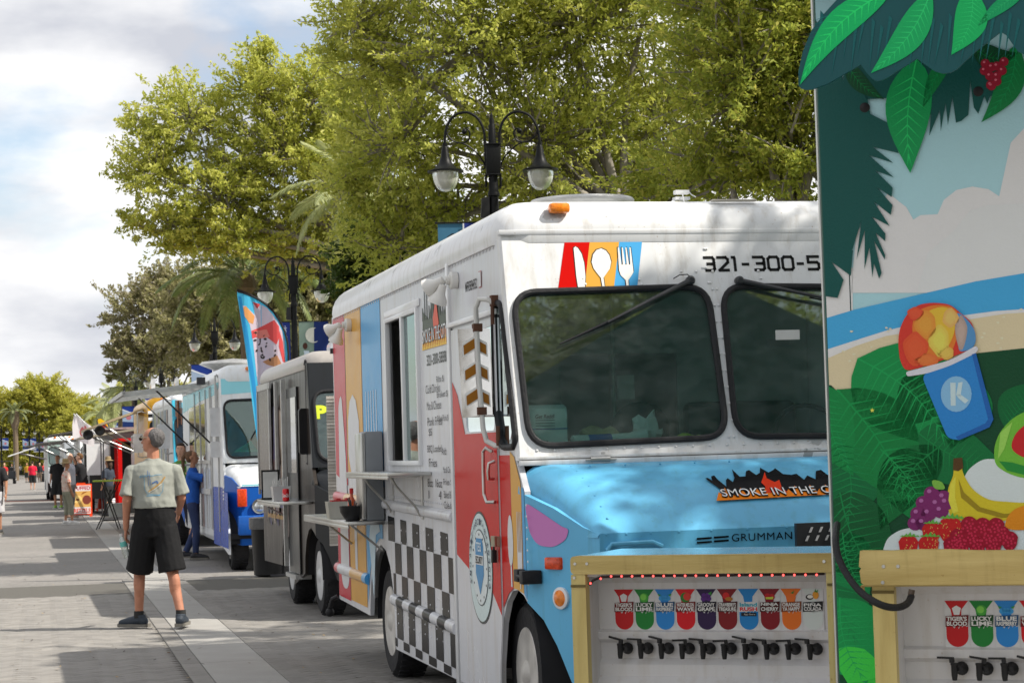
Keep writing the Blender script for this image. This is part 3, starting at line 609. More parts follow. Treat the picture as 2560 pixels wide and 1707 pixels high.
# red / gold / blue cowl print ahead of the door
cp=MB(); fc=sd(.003); 
cp.poly([(-.085,.70),(-.085,1.48),(-.335,1.48),(-.335,.815),(-.22,.78)],fc,col=RED)
cp.poly([(-.337,.815),(-.337,1.50),(-.43,1.47),(-.545,1.35),(-.56,1.3),(-.56,.80),(-.42,.812)],fc,col=GOLD)
cp.poly([(-.565,.80),(-.565,1.32),(-.60,1.32),(-.62,1.30),(-.62,.77)],fc,col=BLU)
cp.poly(circ(-.30,1.05,.06,.13,20),sd(.005),col=WH); cp.poly([(-.29,.82),(-.32,.82),(-.315,.93),(-.29,.93)],sd(.005),col=WH)
for k in range(4): cp.poly([(-.45-k*.028,1.0),(-.467-k*.028,1.0),(-.462-k*.028,1.2),(-.455-k*.028,1.2)],sd(.005),col=WH)
cp.poly([(-.45,.9),(-.55,.9),(-.55,1.0),(-.45,1.0)],sd(.005),col=WH); cp.poly([(-.49,.82),(-.51,.82),(-.51,.9),(-.49,.9)],sd(.005),col=WH)
part('printed_cowl_wrap',cp,mat('glossy_print'),truck,smooth=0)
q=MB(); q.plate(qw,[],lambda v,z:(.004,v,z),lambda v,z:(.01,v,z)); w_=part('quarter_window',q,glassmat('clearer_glass',(.45,.62,.6),refl=.12),truck,smooth=0)
q=MB(); pts=[(-.004,v,z) for v,z in qw]; q.tube(pts+pts[:2],.017,8,caps=False); part('gasket',q,BLACKRUB,w_)
# serving hatch: frame, sliding pane, shelf inside
sf=MB()
for a,b,c,d in ((2.075,1.43,2.11,2.40),(3.21,1.43,3.245,2.40),(2.11,1.43,3.21,1.46),(2.11,2.37,3.21,2.40),(2.60,1.46,2.645,2.37)): sf.box(-.022,a,b,.012,c,d)
hatch=part('serving_window',sf,WHITEP,truck,bevel=.003)
part('window_pane',MB().box(.0,2.112,1.462,.006,2.598,2.368),glassmat('clearer_glass',(.45,.62,.6)),hatch)
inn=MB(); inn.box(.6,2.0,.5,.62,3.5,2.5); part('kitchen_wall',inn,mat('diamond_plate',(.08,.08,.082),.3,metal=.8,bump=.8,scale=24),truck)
cb=MB(); cb.box(.08,2.0,1.0,.55,3.4,1.36); part('kitchen_counter',cb,ALU,truck)
bx=MB(); bx.box(.14,2.78,1.50,.2,2.66,1.58); bx.box(.14,2.78,1.62,.2,2.66,1.70); part('paper_tray',bx,mat('paper_white',(.6,.6,.58),.7),truck)
sh=MB()
for i in range(16): sh.box(.1,2.15+.0,1.5+i*.05,.4,2.2,1.512+i*.05)
part('cup_stack',sh,mat('foam_cup',(.45,.38,.3),.6),truck)
# fold-down shelf under the hatch
s_=MB(); s_.box(-.27,1.79,1.372,-.003,3.45,1.392); s_.box(-.27,1.79,1.352,-.262,3.45,1.372)
shelf=part('service_shelf',s_,CHROME,truck,bevel=.002)
for v in (2.1,3.15):
    b=MB(); b.tube([(-.02,v,1.12),(-.05,v,1.18),(-.16,v,1.30),(-.20,v,1.365)],.008,6); b.box(-.008,v-.012,1.1,-.002,v+.012,1.36); b.box(-.2,v-.012,1.36,-.02,v+.012,1.368); part('bracket',b,CHROME,shelf)
# lower rear counter
cn=MB(); cn.box(-.27,3.43,1.035,-.005,5.7,1.06); cn.box(-.27,3.43,1.01,-.262,5.7,1.035); counter=part('lower_counter',cn,CHROME,truck,bevel=.002)
b=MB(); b.tube([(-.005,3.6,.85),(-.22,3.6,1.03)],.009,6); b.tube([(-.005,5.0,.85),(-.22,5.0,1.03)],.009,6); part('bracket',b,CHROME,counter)
# flood lights
LAMPW=mat('lamp_white',(.66,.65,.62),.35)
def flood(v,z,parent=truck,s=1.0):
    e=bpy.data.objects.new('flood_light',None); COL.objects.link(e); e.parent=parent; e.location=(-.004,v,z); e.scale=(s,s,s)
    part('junction_box',MB().lathe([(.055,0),(.058,-.04),(.05,-.05)],ax='x',n=20).cyl((-.05,0,0),(-.075,0,.0),.03),LAMPW,e)
    for dv,dz,ax in ((.07,.02,Vector((-.62,.45,-.35))),(.05,-.09,Vector((-.3,.25,-.9)))):
        ax=ax.normalized(); q=ax.to_track_quat('Z','Y').to_matrix(); o0=Vector((-.09,dv*.3,dz*.3))
        tf=lambda x,y,zz:tuple(o0+q@Vector((x,y,zz)))
        part('lamp_head',MB().lathe([(0,-.005),(.025,0),(.03,.04),(.035,.06),(.062,.10),(.066,.13),(.060,.132),(.05,.118)],n=20,tf=tf),LAMPW,e)
        part('lamp_lens',MB().lathe([(.052,.117),(.03,.122),(0,.123)],n=20,tf=tf),mat('lamp_lens_glass',(.62,.58,.5),.15,coat=.5),e)
flood(.86,2.46,s=.85); flood(4.80,2.46,s=.85)
# mirror bars and the chrome back of the mirror with faded gold chevrons
WHB=mat('white_tube_paint',(.62,.62,.6),.4)
mb_=MB(); mb_.tube([(-.02,-.14,2.26),(-.05,-.13,2.28),(-.085,-.09,2.285),(-.10,-.07,2.24),(-.095,-.07,1.9),(-.08,-.07,1.62),(-.065,-.08,1.555),(-.03,-.12,1.53),(-.01,-.14,1.53)],.014,10); mir=part('mirror_arm',mb_,WHB,truck)
part('mirror_bracket',MB().box(-.035,-.16,2.245,-.0,-.11,2.30).tube([(-.03,-.15,2.25),(-.03,-.15,2.15)],.010,8).box(-.115,-.085,2.12,-.07,-.03,2.16).box(-.105,-.085,1.69,-.06,-.03,1.73).tube([(-.02,-.15,1.53),(-.02,-.15,1.63)],.011,8),mat('rusty_bracket',(.07,.04,.03),.8,rgb2=(.15,.06,.03)),mir)
MP=Matrix.Rotation(R(-8),4,'Z')
def mpf(u,z,d=0): q=MP@Vector((u,-d,0)); return (-.10+q.x+(z-1.9)*-.03,-.03+q.y,z)
mp=MB(); mp.plate([(-.078,1.685),(.078,1.685),(.078,2.13),(-.078,2.13)],[],lambda u,z:mpf(u,z,.02),lambda u,z:mpf(u,z,0)); mpl=part('mirror_shell',mp,mat('polished_chrome',(.75,.75,.74),.08,metal=1,bump=.03,scale=5),mir,bevel=.006)
ch=MB()
for z in (2.03,1.90,1.77):
    for d,ex,c in ((.023,.012,(.8,.8,.78)),(.026,0,C8(150,98,22))):
        ch.poly([(-.058-ex*.6,z-.03-ex),(0,z+.005-ex),(.058+ex*.6,z-.03-ex),(.058+ex*.6,z+.02+ex),(0,z+.055+ex),(-.058-ex*.6,z+.02+ex)],lambda u,zz,d=d:mpf(u,zz,d),col=c)
part('chevron_sticker',ch,PRINT(),mpl,smooth=0)
# front: stripes, cutlery, phone number, seams, rivets, roof gear
def fr_(d): return lambda u,z:(u,yF(z)-d,z)
fp=MB(); f=fr_(.002); f2=fr_(.0035); f3=fr_(.005)
fp.poly([(.285,2.318),(.424,2.318),(.487,2.618),(.355,2.618)],f,col=RED); fp.poly([(.424,2.318),(.58,2.318),(.645,2.618),(.487,2.618)],f,col=GOLD); fp.poly([(.58,2.318),(.704,2.318),(.768,2.618),(.645,2.618)],f,col=BLU)
OUT=(.05,.04,.04); SIL=C8(228,226,220)
knife=[(.390,2.318),(.425,2.318),(.434,2.38),(.434,2.45),(.425,2.50),(.408,2.53),(.396,2.538),(.386,2.53),(.386,2.45),(.386,2.38)]
spoon=[(.519,2.318),(.531,2.318),(.529,2.372),(.545,2.392),(.568,2.42),(.578,2.455),(.572,2.49),(.556,2.515),(.532,2.527),(.506,2.518),(.486,2.495),(.474,2.455),(.482,2.42),(.50,2.392),(.515,2.372)]
fork=[(.646,2.318),(.659,2.318),(.66,2.358),(.682,2.385),(.692,2.40),(.690,2.53),(.684,2.53),(.679,2.44),(.672,2.44),(.668,2.53),(.662,2.53),(.660,2.44),(.652,2.44),(.648,2.53),(.642,2.53),(.639,2.44),(.632,2.44),(.628,2.53),(.621,2.53),(.616,2.41),(.622,2.385),(.646,2.358)]
for P_ in (knife,spoon,fork): fp.poly(P_,f3,col=SIL); fp.poly([(a+(-.004 if a<sum(p[0] for p in P_)/len(P_) else .004),min(b+.004,2.54) if b>2.32 else b) for a,b in P_],f2,col=OUT)
def strokes(mb,segs,f,w,col):     # squarish monoline numerals, drawn as mitred strokes
    for pts in segs:
        for a,b in zip(pts,pts[1:]):
            A=Vector(a);B=Vector(b); d=(B-A).normalized(); nn=Vector((-d.y,d.x))*w/2; e=d*w/2*.9
            mb.poly([tuple(A-e-nn),tuple(B+e-nn),tuple(B+e+nn),tuple(A-e+nn)],f,col=col)
def digit(c,x,z,w,h):
    def q(*p): return [(x+a*w,z+b*h) for a,b in p]
    return {'3':[q((0,1),(.85,1),(1,.85),(1,.6),(.85,.5),(.3,.5)),q((.85,.5),(1,.4),(1,.12),(.85,0),(.1,0))],
     '2':[q((0,1),(.8,1),(1,.85),(1,.62),(.1,0),(1,0))],'1':[q((.1,1),(.4,1),(.45,.9),(.45,0))],'-':[q((.1,.45),(.75,.45))],
     '0':[q((.2,1),(.85,1),(1,.85),(1,.15),(.85,0),(.15,0),(0,.15),(0,.85),(.2,1))],'5':[q((1,1),(0,1),(0,.55),(.85,.55),(1,.42),(1,.12),(.85,0),(0,0))],
     '8':[q((.15,1),(.85,1),(1,.85),(1,.6),(.85,.5),(.15,.5),(0,.6),(0,.85),(.15,1)),q((.15,.5),(0,.4),(0,.12),(.15,0),(.85,0),(1,.12),(1,.4),(.85,.5))]}[c]
x=1.083
for c,w in zip('321-300-5838',(.058,.062,.04,.05,.066,.066,.066,.048,.066,.066,.066,.066)):
    strokes(fp,digit(c,x,2.405,w*.86,.068),f,.015,(.02,.02,.02)); x+=w*.95+.017
part('printed_front_signs',fp,mat('glossy_print'),truck,smooth=0)
part('belt_trim',MB().box(.0,-.53,1.455,2.24,-.50,1.47),PEEL,truck,bevel=.003); part('belt_trim',MB().box(.0,-.545,1.425,2.24,-.51,1.45),PEEL,truck,bevel=.003); part('roof_trim',MB().box(-.005,-.24,2.60,2.245,-.20,2.625),PEEL,truck,bevel=.003)
sm=MB()
for z in (1.63,): pass
sm.box(1.119,-.3,1.5,1.121,-.29,1.52)
rv=MB(); ff_=lambda u,z,d:(u,yF(z)-.003-d,z)
for z in [1.54+k*.085 for k in range(10)]:
    for u in (1.108,1.132): rivet(u+random.uniform(-.002,.002),z,.008,ff_)
for k in range(24): rivet(.1+k*.09,1.50,.008,ff_); 
for k in range(30): rivet(.05+k*.075,2.60,.006,ff_)
for u,z in ((.42,2.37),(.43,2.34),(.72,2.36),(.73,2.335),(.95,2.40),(1.03,2.40),(1.07,2.42),(1.085,2.42),(1.12,2.40),(1.37,2.40),(1.38,2.36),(1.09,2.34),(1.10,2.34),(1.09,2.52),(1.10,2.52)): rivet(u,z,.008,ff_)
part('front_rivets',rv,PEEL,truck,smooth=0)
def wiper(p0,p1,p2,p3):
    w=MB(); P=lambda p,d:(p[0],yF(p[1])-d,p[1]); w.tube([P(p0,.03),P(p1,.05),P(p2,.05)],[.014,.01,.007],8); w.lathe([(.022,0),(.024,-.03),(.014,-.045)],c=P(p0,.0),ax='y',n=14)
    o=part('wiper_arm',w,mat('wiper_grey',(.05,.052,.055),.4,metal=.3),truck); b=MB(); a=Vector(P(p2,.04)); c=Vector(P(p3,.028)); m_=(Vector(P(p1,.04))*.5+a*.5); b.tube([m_,a,c],[.006,.009,.004],6); b.tube([m_+Vector((0,.012,-.01)),a+Vector((0,.012,-.01)),c],.004,6); part('wiper_blade',b,BLACKP,o); return o
wiper((.988,2.352),(.784,2.263),(.514,2.137),(.26,2.031)); wiper((1.253,2.347),(1.5,2.29),(1.75,2.235),(2.0,2.17))
part('washer_hose',MB().tube([(.90,yF(2.36)-.01,2.362),(.93,yF(2.38)-.03,2.38),(.97,yF(2.38)-.035,2.382),(.99,yF(2.36)-.03,2.365)],.003,6),BLACKP,truck)
fan=MB(); fan.lathe([(.26,2.79),(.26,2.95),(.30,3.0),(.315,3.03),(.315,3.055),(.30,3.06),(.2,3.07),(0,3.085)],c=(1.07,2.12,0),ax='z',n=40); fan.lathe([(.32,3.035),(.33,3.047),(.32,3.06)],c=(1.07,2.12,0),n=40); part('roof_vent',fan,ALU,truck)
ra=MB(); ra.box(1.0,-.06,2.80,1.08,.0,2.815); ra.box(1.0,-.065,2.83,1.075,-.02,2.85); ra.tube([(1.04,-.05,2.84),(1.03,-.1,2.79),(1.04,-.11,2.75)],.003,6); ra.tube([(1.075,-.04,2.85),(1.10,-.02,2.83),(1.13,0,2.82)],.003,6); ra.ball((1.04,-.115,2.745),.009); part('roof_bracket',ra,WHITEP,truck)
pt=MB(); pt.box(1.17,-.155,2.778,1.42,-.12,2.79); part('patch_strip',pt,mat('cream_sealant',(.45,.42,.36),.6),truck,bevel=.006)
# hood graphics: skyline, flames, name, marker lights, hinge, grille guard
hs=lambda u,z,d=0:(u,-.55+1.02*(z-1.43)-d*.8,z)
import itertools
def hood_z(s): return 1.43-(1.43-1.12)*(s**1.6)
def hoodpt(u,z,d=.003):      # point on the hood crown for a given height z, nudged outwards
    s=max(0,min(1,((1.43-z)/(1.43-1.12)) if z<1.43 else 0))**(1/1.6); return (u,-.52+(-1.08+.52)*s-d,z+d*1.6)
hp=MB(); h1=lambda u,z:hoodpt(u,z,.004); h2=lambda u,z:hoodpt(u,z,.006); h3=lambda u,z:hoodpt(u,z,.008)
sky_=[(.94,1.255),(.87,1.332),(.885,1.334),(.90,1.32),(.905,1.34),(.925,1.345),(.93,1.325),(.955,1.29),(.97,1.32),(.985,1.33),(1.0,1.31),(1.02,1.33),(1.035,1.372),(1.05,1.335),(1.08,1.335),(1.10,1.36),(1.12,1.365),(1.14,1.34),(1.165,1.35),(1.185,1.375),(1.21,1.35),(1.24,1.36),(1.26,1.37),(1.28,1.34),(1.32,1.335),(1.35,1.34),(1.37,1.31),(1.40,1.33),(1.43,1.31),(1.46,1.35),(1.49,1.355),(1.52,1.31),(1.56,1.26)]
hp.poly(sky_,h1,col=BK)
fl=[(.87,1.222)]+[p for k in range(17) for p in ((.88+k*.04,1.235+.012*(k%2)),(.90+k*.04,1.262+.02*math.sin(k*1.7)**2))]+[(1.56,1.235)]
hp.poly(fl,h2,col=C8(240,130,30)); hp.poly([(1.13,1.25),(1.15,1.28),(1.14,1.30),(1.17,1.33),(1.19,1.35),(1.18,1.32),(1.21,1.30),(1.24,1.31),(1.23,1.27),(1.25,1.25)],h2,col=C8(226,62,30)); 
text(hp,'SMOKE IN THE CITY',h3,(.905,1.232,1.58,1.272),col=BK,bold=.035,sp=1.05); text(hp,'SMOKE IN THE CITY',lambda u,z:hoodpt(u,z,.010),(.907,1.235,1.578,1.269),col=(.8,.8,.8),bold=.0,sp=1.05)
nf_=lambda u,z:(u,-1.083,z)
hp.poly([(.725,1.053),(.80,1.055),(.80,1.064),(.725,1.062)],nf_,col=BK); hp.poly([(.81,1.056),(.885,1.058),(.885,1.067),(.81,1.065)],nf_,col=BK); hp.poly([(.725,1.035),(.80,1.037),(.80,1.046),(.725,1.044)],nf_,col=BK); hp.poly([(.81,1.038),(.885,1.04),(.885,1.049),(.81,1.047)],nf_,col=BK)
text(hp,'GRUMMAN',nf_,(.90,1.038,1.205,1.074),col=BK,bold=.0,sp=1.1)
part('printed_hood_signs',hp,mat('glossy_print'),truck,smooth=0)
hg=MB(); hg.cyl((.36,-.54,1.447),(.46,-.54,1.447),.014); hg.box(.33,-.56,1.44,.49,-.52,1.446); part('hood_hinge',hg,ALU,truck)
hv=MB()
for k in range(9): hv.ball((.28+k*(.09+.01*k),-1.075,1.093),.009,6,4)
for k in range(7): s_=k/6; hv.ball((.245+.06*s_,-.60-.42*s_,hood_z((.08+.42*s_)/.56)-.005),.008,6,4)
for k in range(5): hv.ball((.33+k*.18,-.64,1.415),.006,6,4)
part('hood_rivets',hv,BLUEP,truck)
hh=MB(); hh.tube([(.28,-1.09,1.02),(.30,-1.10,1.048),(.50,-1.10,1.052),(.55,-1.09,1.03)],.012,8); part('hood_bead',hh,BLUEP,truck)
gg=MB(); gg.box(1.20,-1.16,.80,1.95,-1.13,1.115); 
for k in range(14):
    for j in range(2): gg.box(1.24+k*.05,-1.168,1.03+j*.04-.3*(j*0),1.25+k*.05,-1.161,1.055+j*.04,1,tf=lambda x,y,z:(x+(z-1.03)*.5,y,z))
part('radiator_guard',gg,[DARKST,mat('grille_white',(.5,.5,.5),.4)],truck)
def fend(v,z,d=0): 
    s_=max(0,min(1,(v+.62)/(-1.08+.62))); return (-.002+.25*s_-d,v,z)
lm=MB(); c=fend(-.88,.955,.0); c=fend(-.80,.955); lm.box(c[0]-.022,-.85,.925,c[0]+.02,-.76,.985,tf=lambda x,y,z:(x-(y+.80)*.54,y,z)); part('side_marker',lm,mat('orange_lens',(.62,.06,.015),.2,coat=.5,var=.3,scale=60),truck,bevel=.008)
q=Vector((-1,-.54,0)).normalized().to_track_quat('Z','Y').to_matrix(); c0=Vector(fend(-.84,.79)); tf=lambda x,y,z:tuple(c0+q@Vector((x,y,z)))
ts=part('turn_signal',MB().lathe([(.052,0),(.053,.014),(.045,.018)],n=24,tf=tf),WHITEP,truck); part('signal_lens',MB().lathe([(.046,.014),(.03,.024),(.01,.027),(0,.03)],n=24,tf=tf),AMBER,ts)
lt=MB(); lt.box(-.045,-.60,.86,-.003,-.52,.92); lt.box(-.05,-.73,.855,-.003+.05,-.66,.92); lt.tube([(-.04,-.58,.89),(-.035,-.70,.885)],.01,8); part('hood_latch',lt,BLACKRUB,truck,bevel=.01)
pk=MB(); fpk=lambda v,z:(fend(v,z,.004)); fpk2=lambda v,z:(fend(v,z,.0055))
pk.poly(rpoly([(-.625,1.25),(-.70,1.215),(-.86,1.13),(-.90,1.12),(-.88,1.07),(-.80,1.03),(-.70,1.04),(-.65,1.10)],.08),fpk,col=C8(196,128,186)); 
pk.poly([(a,b) for a,b in rpoly([(-.93,.62),(-.98,.74),(-1.03,.78),(-1.07,.77),(-1.07,.5),(-.95,.42)],.05)],fpk,col=C8(130,190,226))
part('printed_fender_cloud',pk,mat('glossy_print'),truck,smooth=0)
# things seen through the windshield
part('wall_switch_box',MB().box(1.0,1.18,1.78,1.10,1.25,1.92),mat('paper_white'),truck); 
pp=MB(); pp.tube([(.98,1.2,1.5),(.98,1.2,2.4)],.012,8); pp.tube([(.25,1.0,1.75),(.25,1.0,2.05)],.02,8); pp.box(.2,.9,1.72,.36,.98,1.76); part('wall_pipes',pp,mat('pale_pipe',(.4,.42,.4),.5),truck)
part('round_stool_back',MB().ball((.93,.5,1.6),(.17,.04,.15),20,12),mat('seat_vinyl'),truck)
part('air_freshener',MB().box(1.40,-.42,2.03,1.53,-.415,2.08),mat('paper_white'),truck)
# --- loose things on the dash and the counters: each a thing
def W1(x,y,z): return tuple(T1.w(x,y,z))
PAPER=mat('box_card_white',(.62,.66,.66),.6)
gb=MB(); gb.box(0,0,0,.215,.12,.20); gb.add([(0,0,.20),(.215,0,.20),(.215,.06,.22),(0,.06,.22)],[(0,1,2,3)]); gb.box(-.001,-.003,.095,.216,-.001,.10,2)
s_=thing('paper_towel_box','white printed carton standing on the dash behind the left windshield','box',W1(.075,-.37,1.508),13)
part('carton',gb,[PAPER,BLACKP,mat('box_blue',(.05,.12,.4),.5)],s_); tx=MB(); text(tx,'Get Reddi',lambda u,z:(u,-.004,z),(.05,.15,.15,.172),bold=.02,shear=.2); 
for k in range(4): tx.poly([(.05,.14-k*.014),(.15,.14-k*.014),(.15,.143-k*.014),(.05,.143-k*.014)],lambda u,z:(u,-.004,z))
for k in range(7): tx.poly([(.06+k*.008,.012),(.064+k*.008,.012),(.064+k*.008,.04),(.06+k*.008,.04)],lambda u,z:(u,-.004,z))
part('carton_lettering',tx,BLACKP,s_,smooth=0)
def crumple(name,lab,cat,loc,r,m,n=14,seed=1,rough=.25,flat=.5):
    g=MB(); g.ball((0,0,r[2]),r,n,n-4); rr=random.Random(seed)
    g.v=[(x*(1+.0),y,z) for x,y,z in g.v]; out=[]
    for x,y,z in g.v:
        k=1+rough*noise.noise(Vector((x*18+seed,y*18,z*22))) *2; out.append((x*k,y*k,max(0,z*k)))
    g.v=out; return solo(name,g,m,lab,cat,loc,13,smooth=25)
crumple('crumpled_rag','brown crumpled rag lying on the dash beside the white carton','rag',W1(.36,-.36,1.508),(.08,.06,.03),mat('brown_cloth',(.22,.12,.10),.9),seed=3)
crumple('work_glove','tan leather work glove lying on the dash','glove',W1(.50,-.30,1.508),(.11,.07,.045),mat('tan_leather',(.4,.33,.18),.8),seed=5,rough=.35)
crumple('rubber_glove','lime yellow rubber glove lying on the dash near the centre post','glove',W1(.93,-.36,1.508),(.09,.05,.025),mat('lime_rubber',(.55,.62,.08),.5),seed=9,rough=.35)
crumple('paper_bag','crumpled white paper bag upright on the dash','bag',W1(.73,-.32,1.508),(.085,.06,.07),PAPER,seed=12,rough=.4)
g=MB(); g.tube([(0,0,.03),(.3,.02,.035)],.032,14); g.tube([(.3,.02,.035),(.39,.02,.045)],[.032,.045],14,caps=True); g.tube([(.08,0,.031),(.2,.01,.033)],.033,14,1); solo('towel_roll','roll of white wipes with blue printed label lying on the dash','roll',[PAPER,mat('box_blue')][0] and g if False else g,[PAPER,mat('box_blue')],*[]) if False else None
g2=solo('towel_roll',g,[PAPER,mat('box_blue')],'roll of white wipes with a blue printed label lying on the dash','roll',W1(.30,-.43,1.508),13)
# shelf things
g=MB(); nap=thing('napkin_dispenser','tall steel and grey dispenser standing between the two counters of the white truck','dispenser',W1(-.085,3.48,1.061),13)
part('cabinet',MB().box(-.045,-.0,0,.075,.26,.60),mat('grey_enamel',(.2,.215,.23),.35),nap,bevel=.01); part('steel_face',MB().box(-.075,.0,.01,-.046,.26,.59),CHROME,nap,bevel=.006); part('vent_button',MB().lathe([(.012,0),(.008,-.006),(0,-.006)],c=(-.02,-.001,.3),ax='y',n=12),BLACKP,nap)
ht=thing('hot_sauce_bottle','clear bottle of red hot sauce with red cap on the lower counter','bottle',W1(-.16,3.95,1.061))
part('bottle',MB().lathe([(.028,0),(.03,.01),(.03,.10),(.026,.13),(.012,.16),(.011,.185)],n=18),mat('sauce_red',(.5,.07,.01),.15,coat=.8),ht); part('cap',MB().lathe([(.014,.18),(.014,.215),(0,.217)],n=14),mat('cap_red',(.5,.02,.02),.4),ht); part('bottle_label',MB().lathe([(.0305,.03),(.0305,.09)],n=18),mat('label_cream',(.6,.58,.5),.6),ht)
bs=thing('wire_basket','pale square basket holding red packets on the lower counter','basket',W1(-.17,4.35,1.061),13)
part('basket',MB().plate([(-.11,-.08),(.11,-.08),(.11,.08),(-.11,.08)],[[(-.1,-.07),(.1,-.07),(.1,.07),(-.1,.07)]],lambda a,b:(a,b,.12),lambda a,b:(a*.9,b*.9,.0)).box(-.095,-.07,0,.095,.07,.006),mat('basket_cream',(.42,.40,.34),.6),bs)
for k in range(5): part('sauce_packet',MB().box(-.08+k*.035,-.05,.07,-.05+k*.035,.04,.13+.012*(k%2)),mat('packet_red',(.5,.04,.04),.5),bs)
bw=thing('black_bowl','black bowl of forks beside the tall dispenser on the lower counter','bowl',W1(-.2,3.66,1.061))
part('bowl',MB().lathe([(.045,0),(.05,.004),(.085,.06),(.09,.10),(.086,.10),(.08,.06),(.045,.01),(0,.01)],n=24),BLACKP,bw)
for k in range(5): part('fork',MB().tube([(0,0,.03),(.03*math.cos(k),.03*math.sin(k),.12+.01*k)],.004,5),mat('fork_black',(.03,.03,.03),.4),bs if False else bw)
hb=MB(); hb.tube([(-.02,5.70,.42),(-.06,5.72,.40),(-.08,5.74,.33)],.02,8); hb.ball((-.08,5.74,.30),.035); part('rubber_bump_stop',hb,BLACKRUB,truck)
# ---------------------------------------------------------------- the shaved-ice truck on the right
KF=Frame(at(2071,1100,7.80).x,at(2071,1100,7.80).y,-21)        # origin: near corner of the box, x along its long face, y into it
kona=thing('shaved_ice_truck','tall green printed shaved ice truck with leaf shaped awning and banana fruit mural','food truck',KF.o,-21)
KBASE=mat('mural_base',(.12,.12,.12),.35)
GRN=dict(dk=C8(20,66,66),dk2=C8(16,80,62),g1=C8(18,120,70),g2=C8(14,100,56),g3=C8(24,150,84),g4=C8(60,170,70),gd=C8(14,58,38),lt=C8(40,160,90))
bx=MB(); ol=rpoly([(0,0),(3.6,0),(3.6,2.2),(0,2.2)],.02,4)
bx.plate(ol,[],lambda x,y:(x,y,.45),lambda x,y:(x,y,3.35)); part('truck_box',bx,mat('mural_green',C8(18,74,62),.3,var=.03,coat=.3),kona,smooth=50)
part('corner_trim',MB().tube([(-.004,.03,.45),(-.004,.03,3.35)],.008,8),CHROME,kona)
part('box_seam',MB().box(.098,-.0035,.45,.102,-.001,3.35),mat('seam_dark',(.02,.05,.05),.6),kona)
wheel(kona,.6,.25,.375,.22); ch=MB(); ch.box(.1,.1,.25,3.5,2.1,.45); part('chassis',ch,CHASSIS,kona)
mu=MB()
def kx(px,py,off=-.003):                 # position on the long face seen at this place in the view
    q=KF.hit(px,py,'y',off); return (q.x,q.z)
def viv(c):
    r,g,b=c
    return (r*1.05,min(.8,g*1.65),min(.8,b*1.45)) if g>1.2*r and g>=b*.98 and r<.12 else tuple(min(.74,v*1.06) for v in c)
def clipx(P,x0):
    out=[]; n=len(P)
    for i in range(n):
        a,b=P[i-1],P[i]
        if (a[0]>=x0)!=(b[0]>=x0): t=(x0-a[0])/(b[0]-a[0]); out.append((x0,a[1]+(b[1]-a[1])*t))
        if b[0]>=x0: out.append(b)
    return out
def K(pts,lay,col,mb=mu,y=0):
    P=clipx([kx(a,b) for a,b in pts],.012)
    col=viv(col)
    if len(P)>2: mb.poly(P,lambda x,z:(x,y-.002-.0012*lay,z),col=col)
c3=lambda x,y:(1980+x/2.24,y/2.24); c4=lambda x,y:(2000+x/1.484,650+y/1.484)
E_=2900
K([(2000,-40),(E_,-40),(E_,1500),(2000,1500)],0,C8(166,208,255)); K([(1990,-60),(2109,200),(2132,640),(2128,690),(2080,655),(2110,700),(2095,745),(2060,740),(2000,400)],6.8,GRN['dk'])
for lo,hi,c_ in ((-300,690,C8(214,234,246)),(690,730,C8(72,150,200)),(730,760,C8(214,218,222)),(760,880,C8(196,182,148)),(880,1750,GRN['gd'])):
    K([(2860,lo+(70 if lo>0 else 0)*0),(5200,lo-150 if lo>0 else lo),(5200,hi-150),(2860,hi)],6.6,c_)
K([(2000,655),(2075,650),(2132,670),(2132,790),(2000,840)],1,C8(238,240,244)); K([c3(*p) for p in [(330,1640),(360,1300),(540,1080),(600,1130),(640,1160),(680,1230),(720,1205),(815,1200),(850,1120),(920,1065),(1010,1045),(1100,1060),(1160,1100),(1225,800),(1299,720),(2200,600),(2200,1640)]],1,C8(240,242,245))
K([c3(*p) for p in [(700,1640),(760,1420),(900,1300),(1000,1180),(1100,1150),(2200,1100),(2200,1640)]],2,C8(214,234,246))
K([c4(*p) for p in [(-90,240),(100,215),(200,185),(650,80),(1300,-30),(1300,400),(-90,400)]],3,C8(70,164,222))
K([c4(*p) for p in [(-90,350),(100,332),(200,300),(320,262),(500,220),(720,190),(1300,150),(1300,420),(-90,420)]],4,C8(232,236,240))
K([c4(*p) for p in [(-90,390),(110,362),(210,318),(320,282),(440,262),(600,225),(760,200),(1300,165),(1300,560),(-90,560)]],5,C8(212,198,162))
K([c4(*p) for p in [(-90,420),(118,465),(150,497),(230,478),(400,430),(560,400),(660,345),(900,320),(1300,250),(1300,1750),(-90,1750)]],6,GRN['gd'])
for k in range(46):
    a=random.uniform(150,1000); b=random.uniform(240,440)-(a-150)*.12; 
    K([c4(a+math.cos(t)*random.uniform(4,9),b+math.sin(t)*random.uniform(2,5)) for t in [j*math.pi/4 for j in range(8)]],5.4,C8(222,212,184))
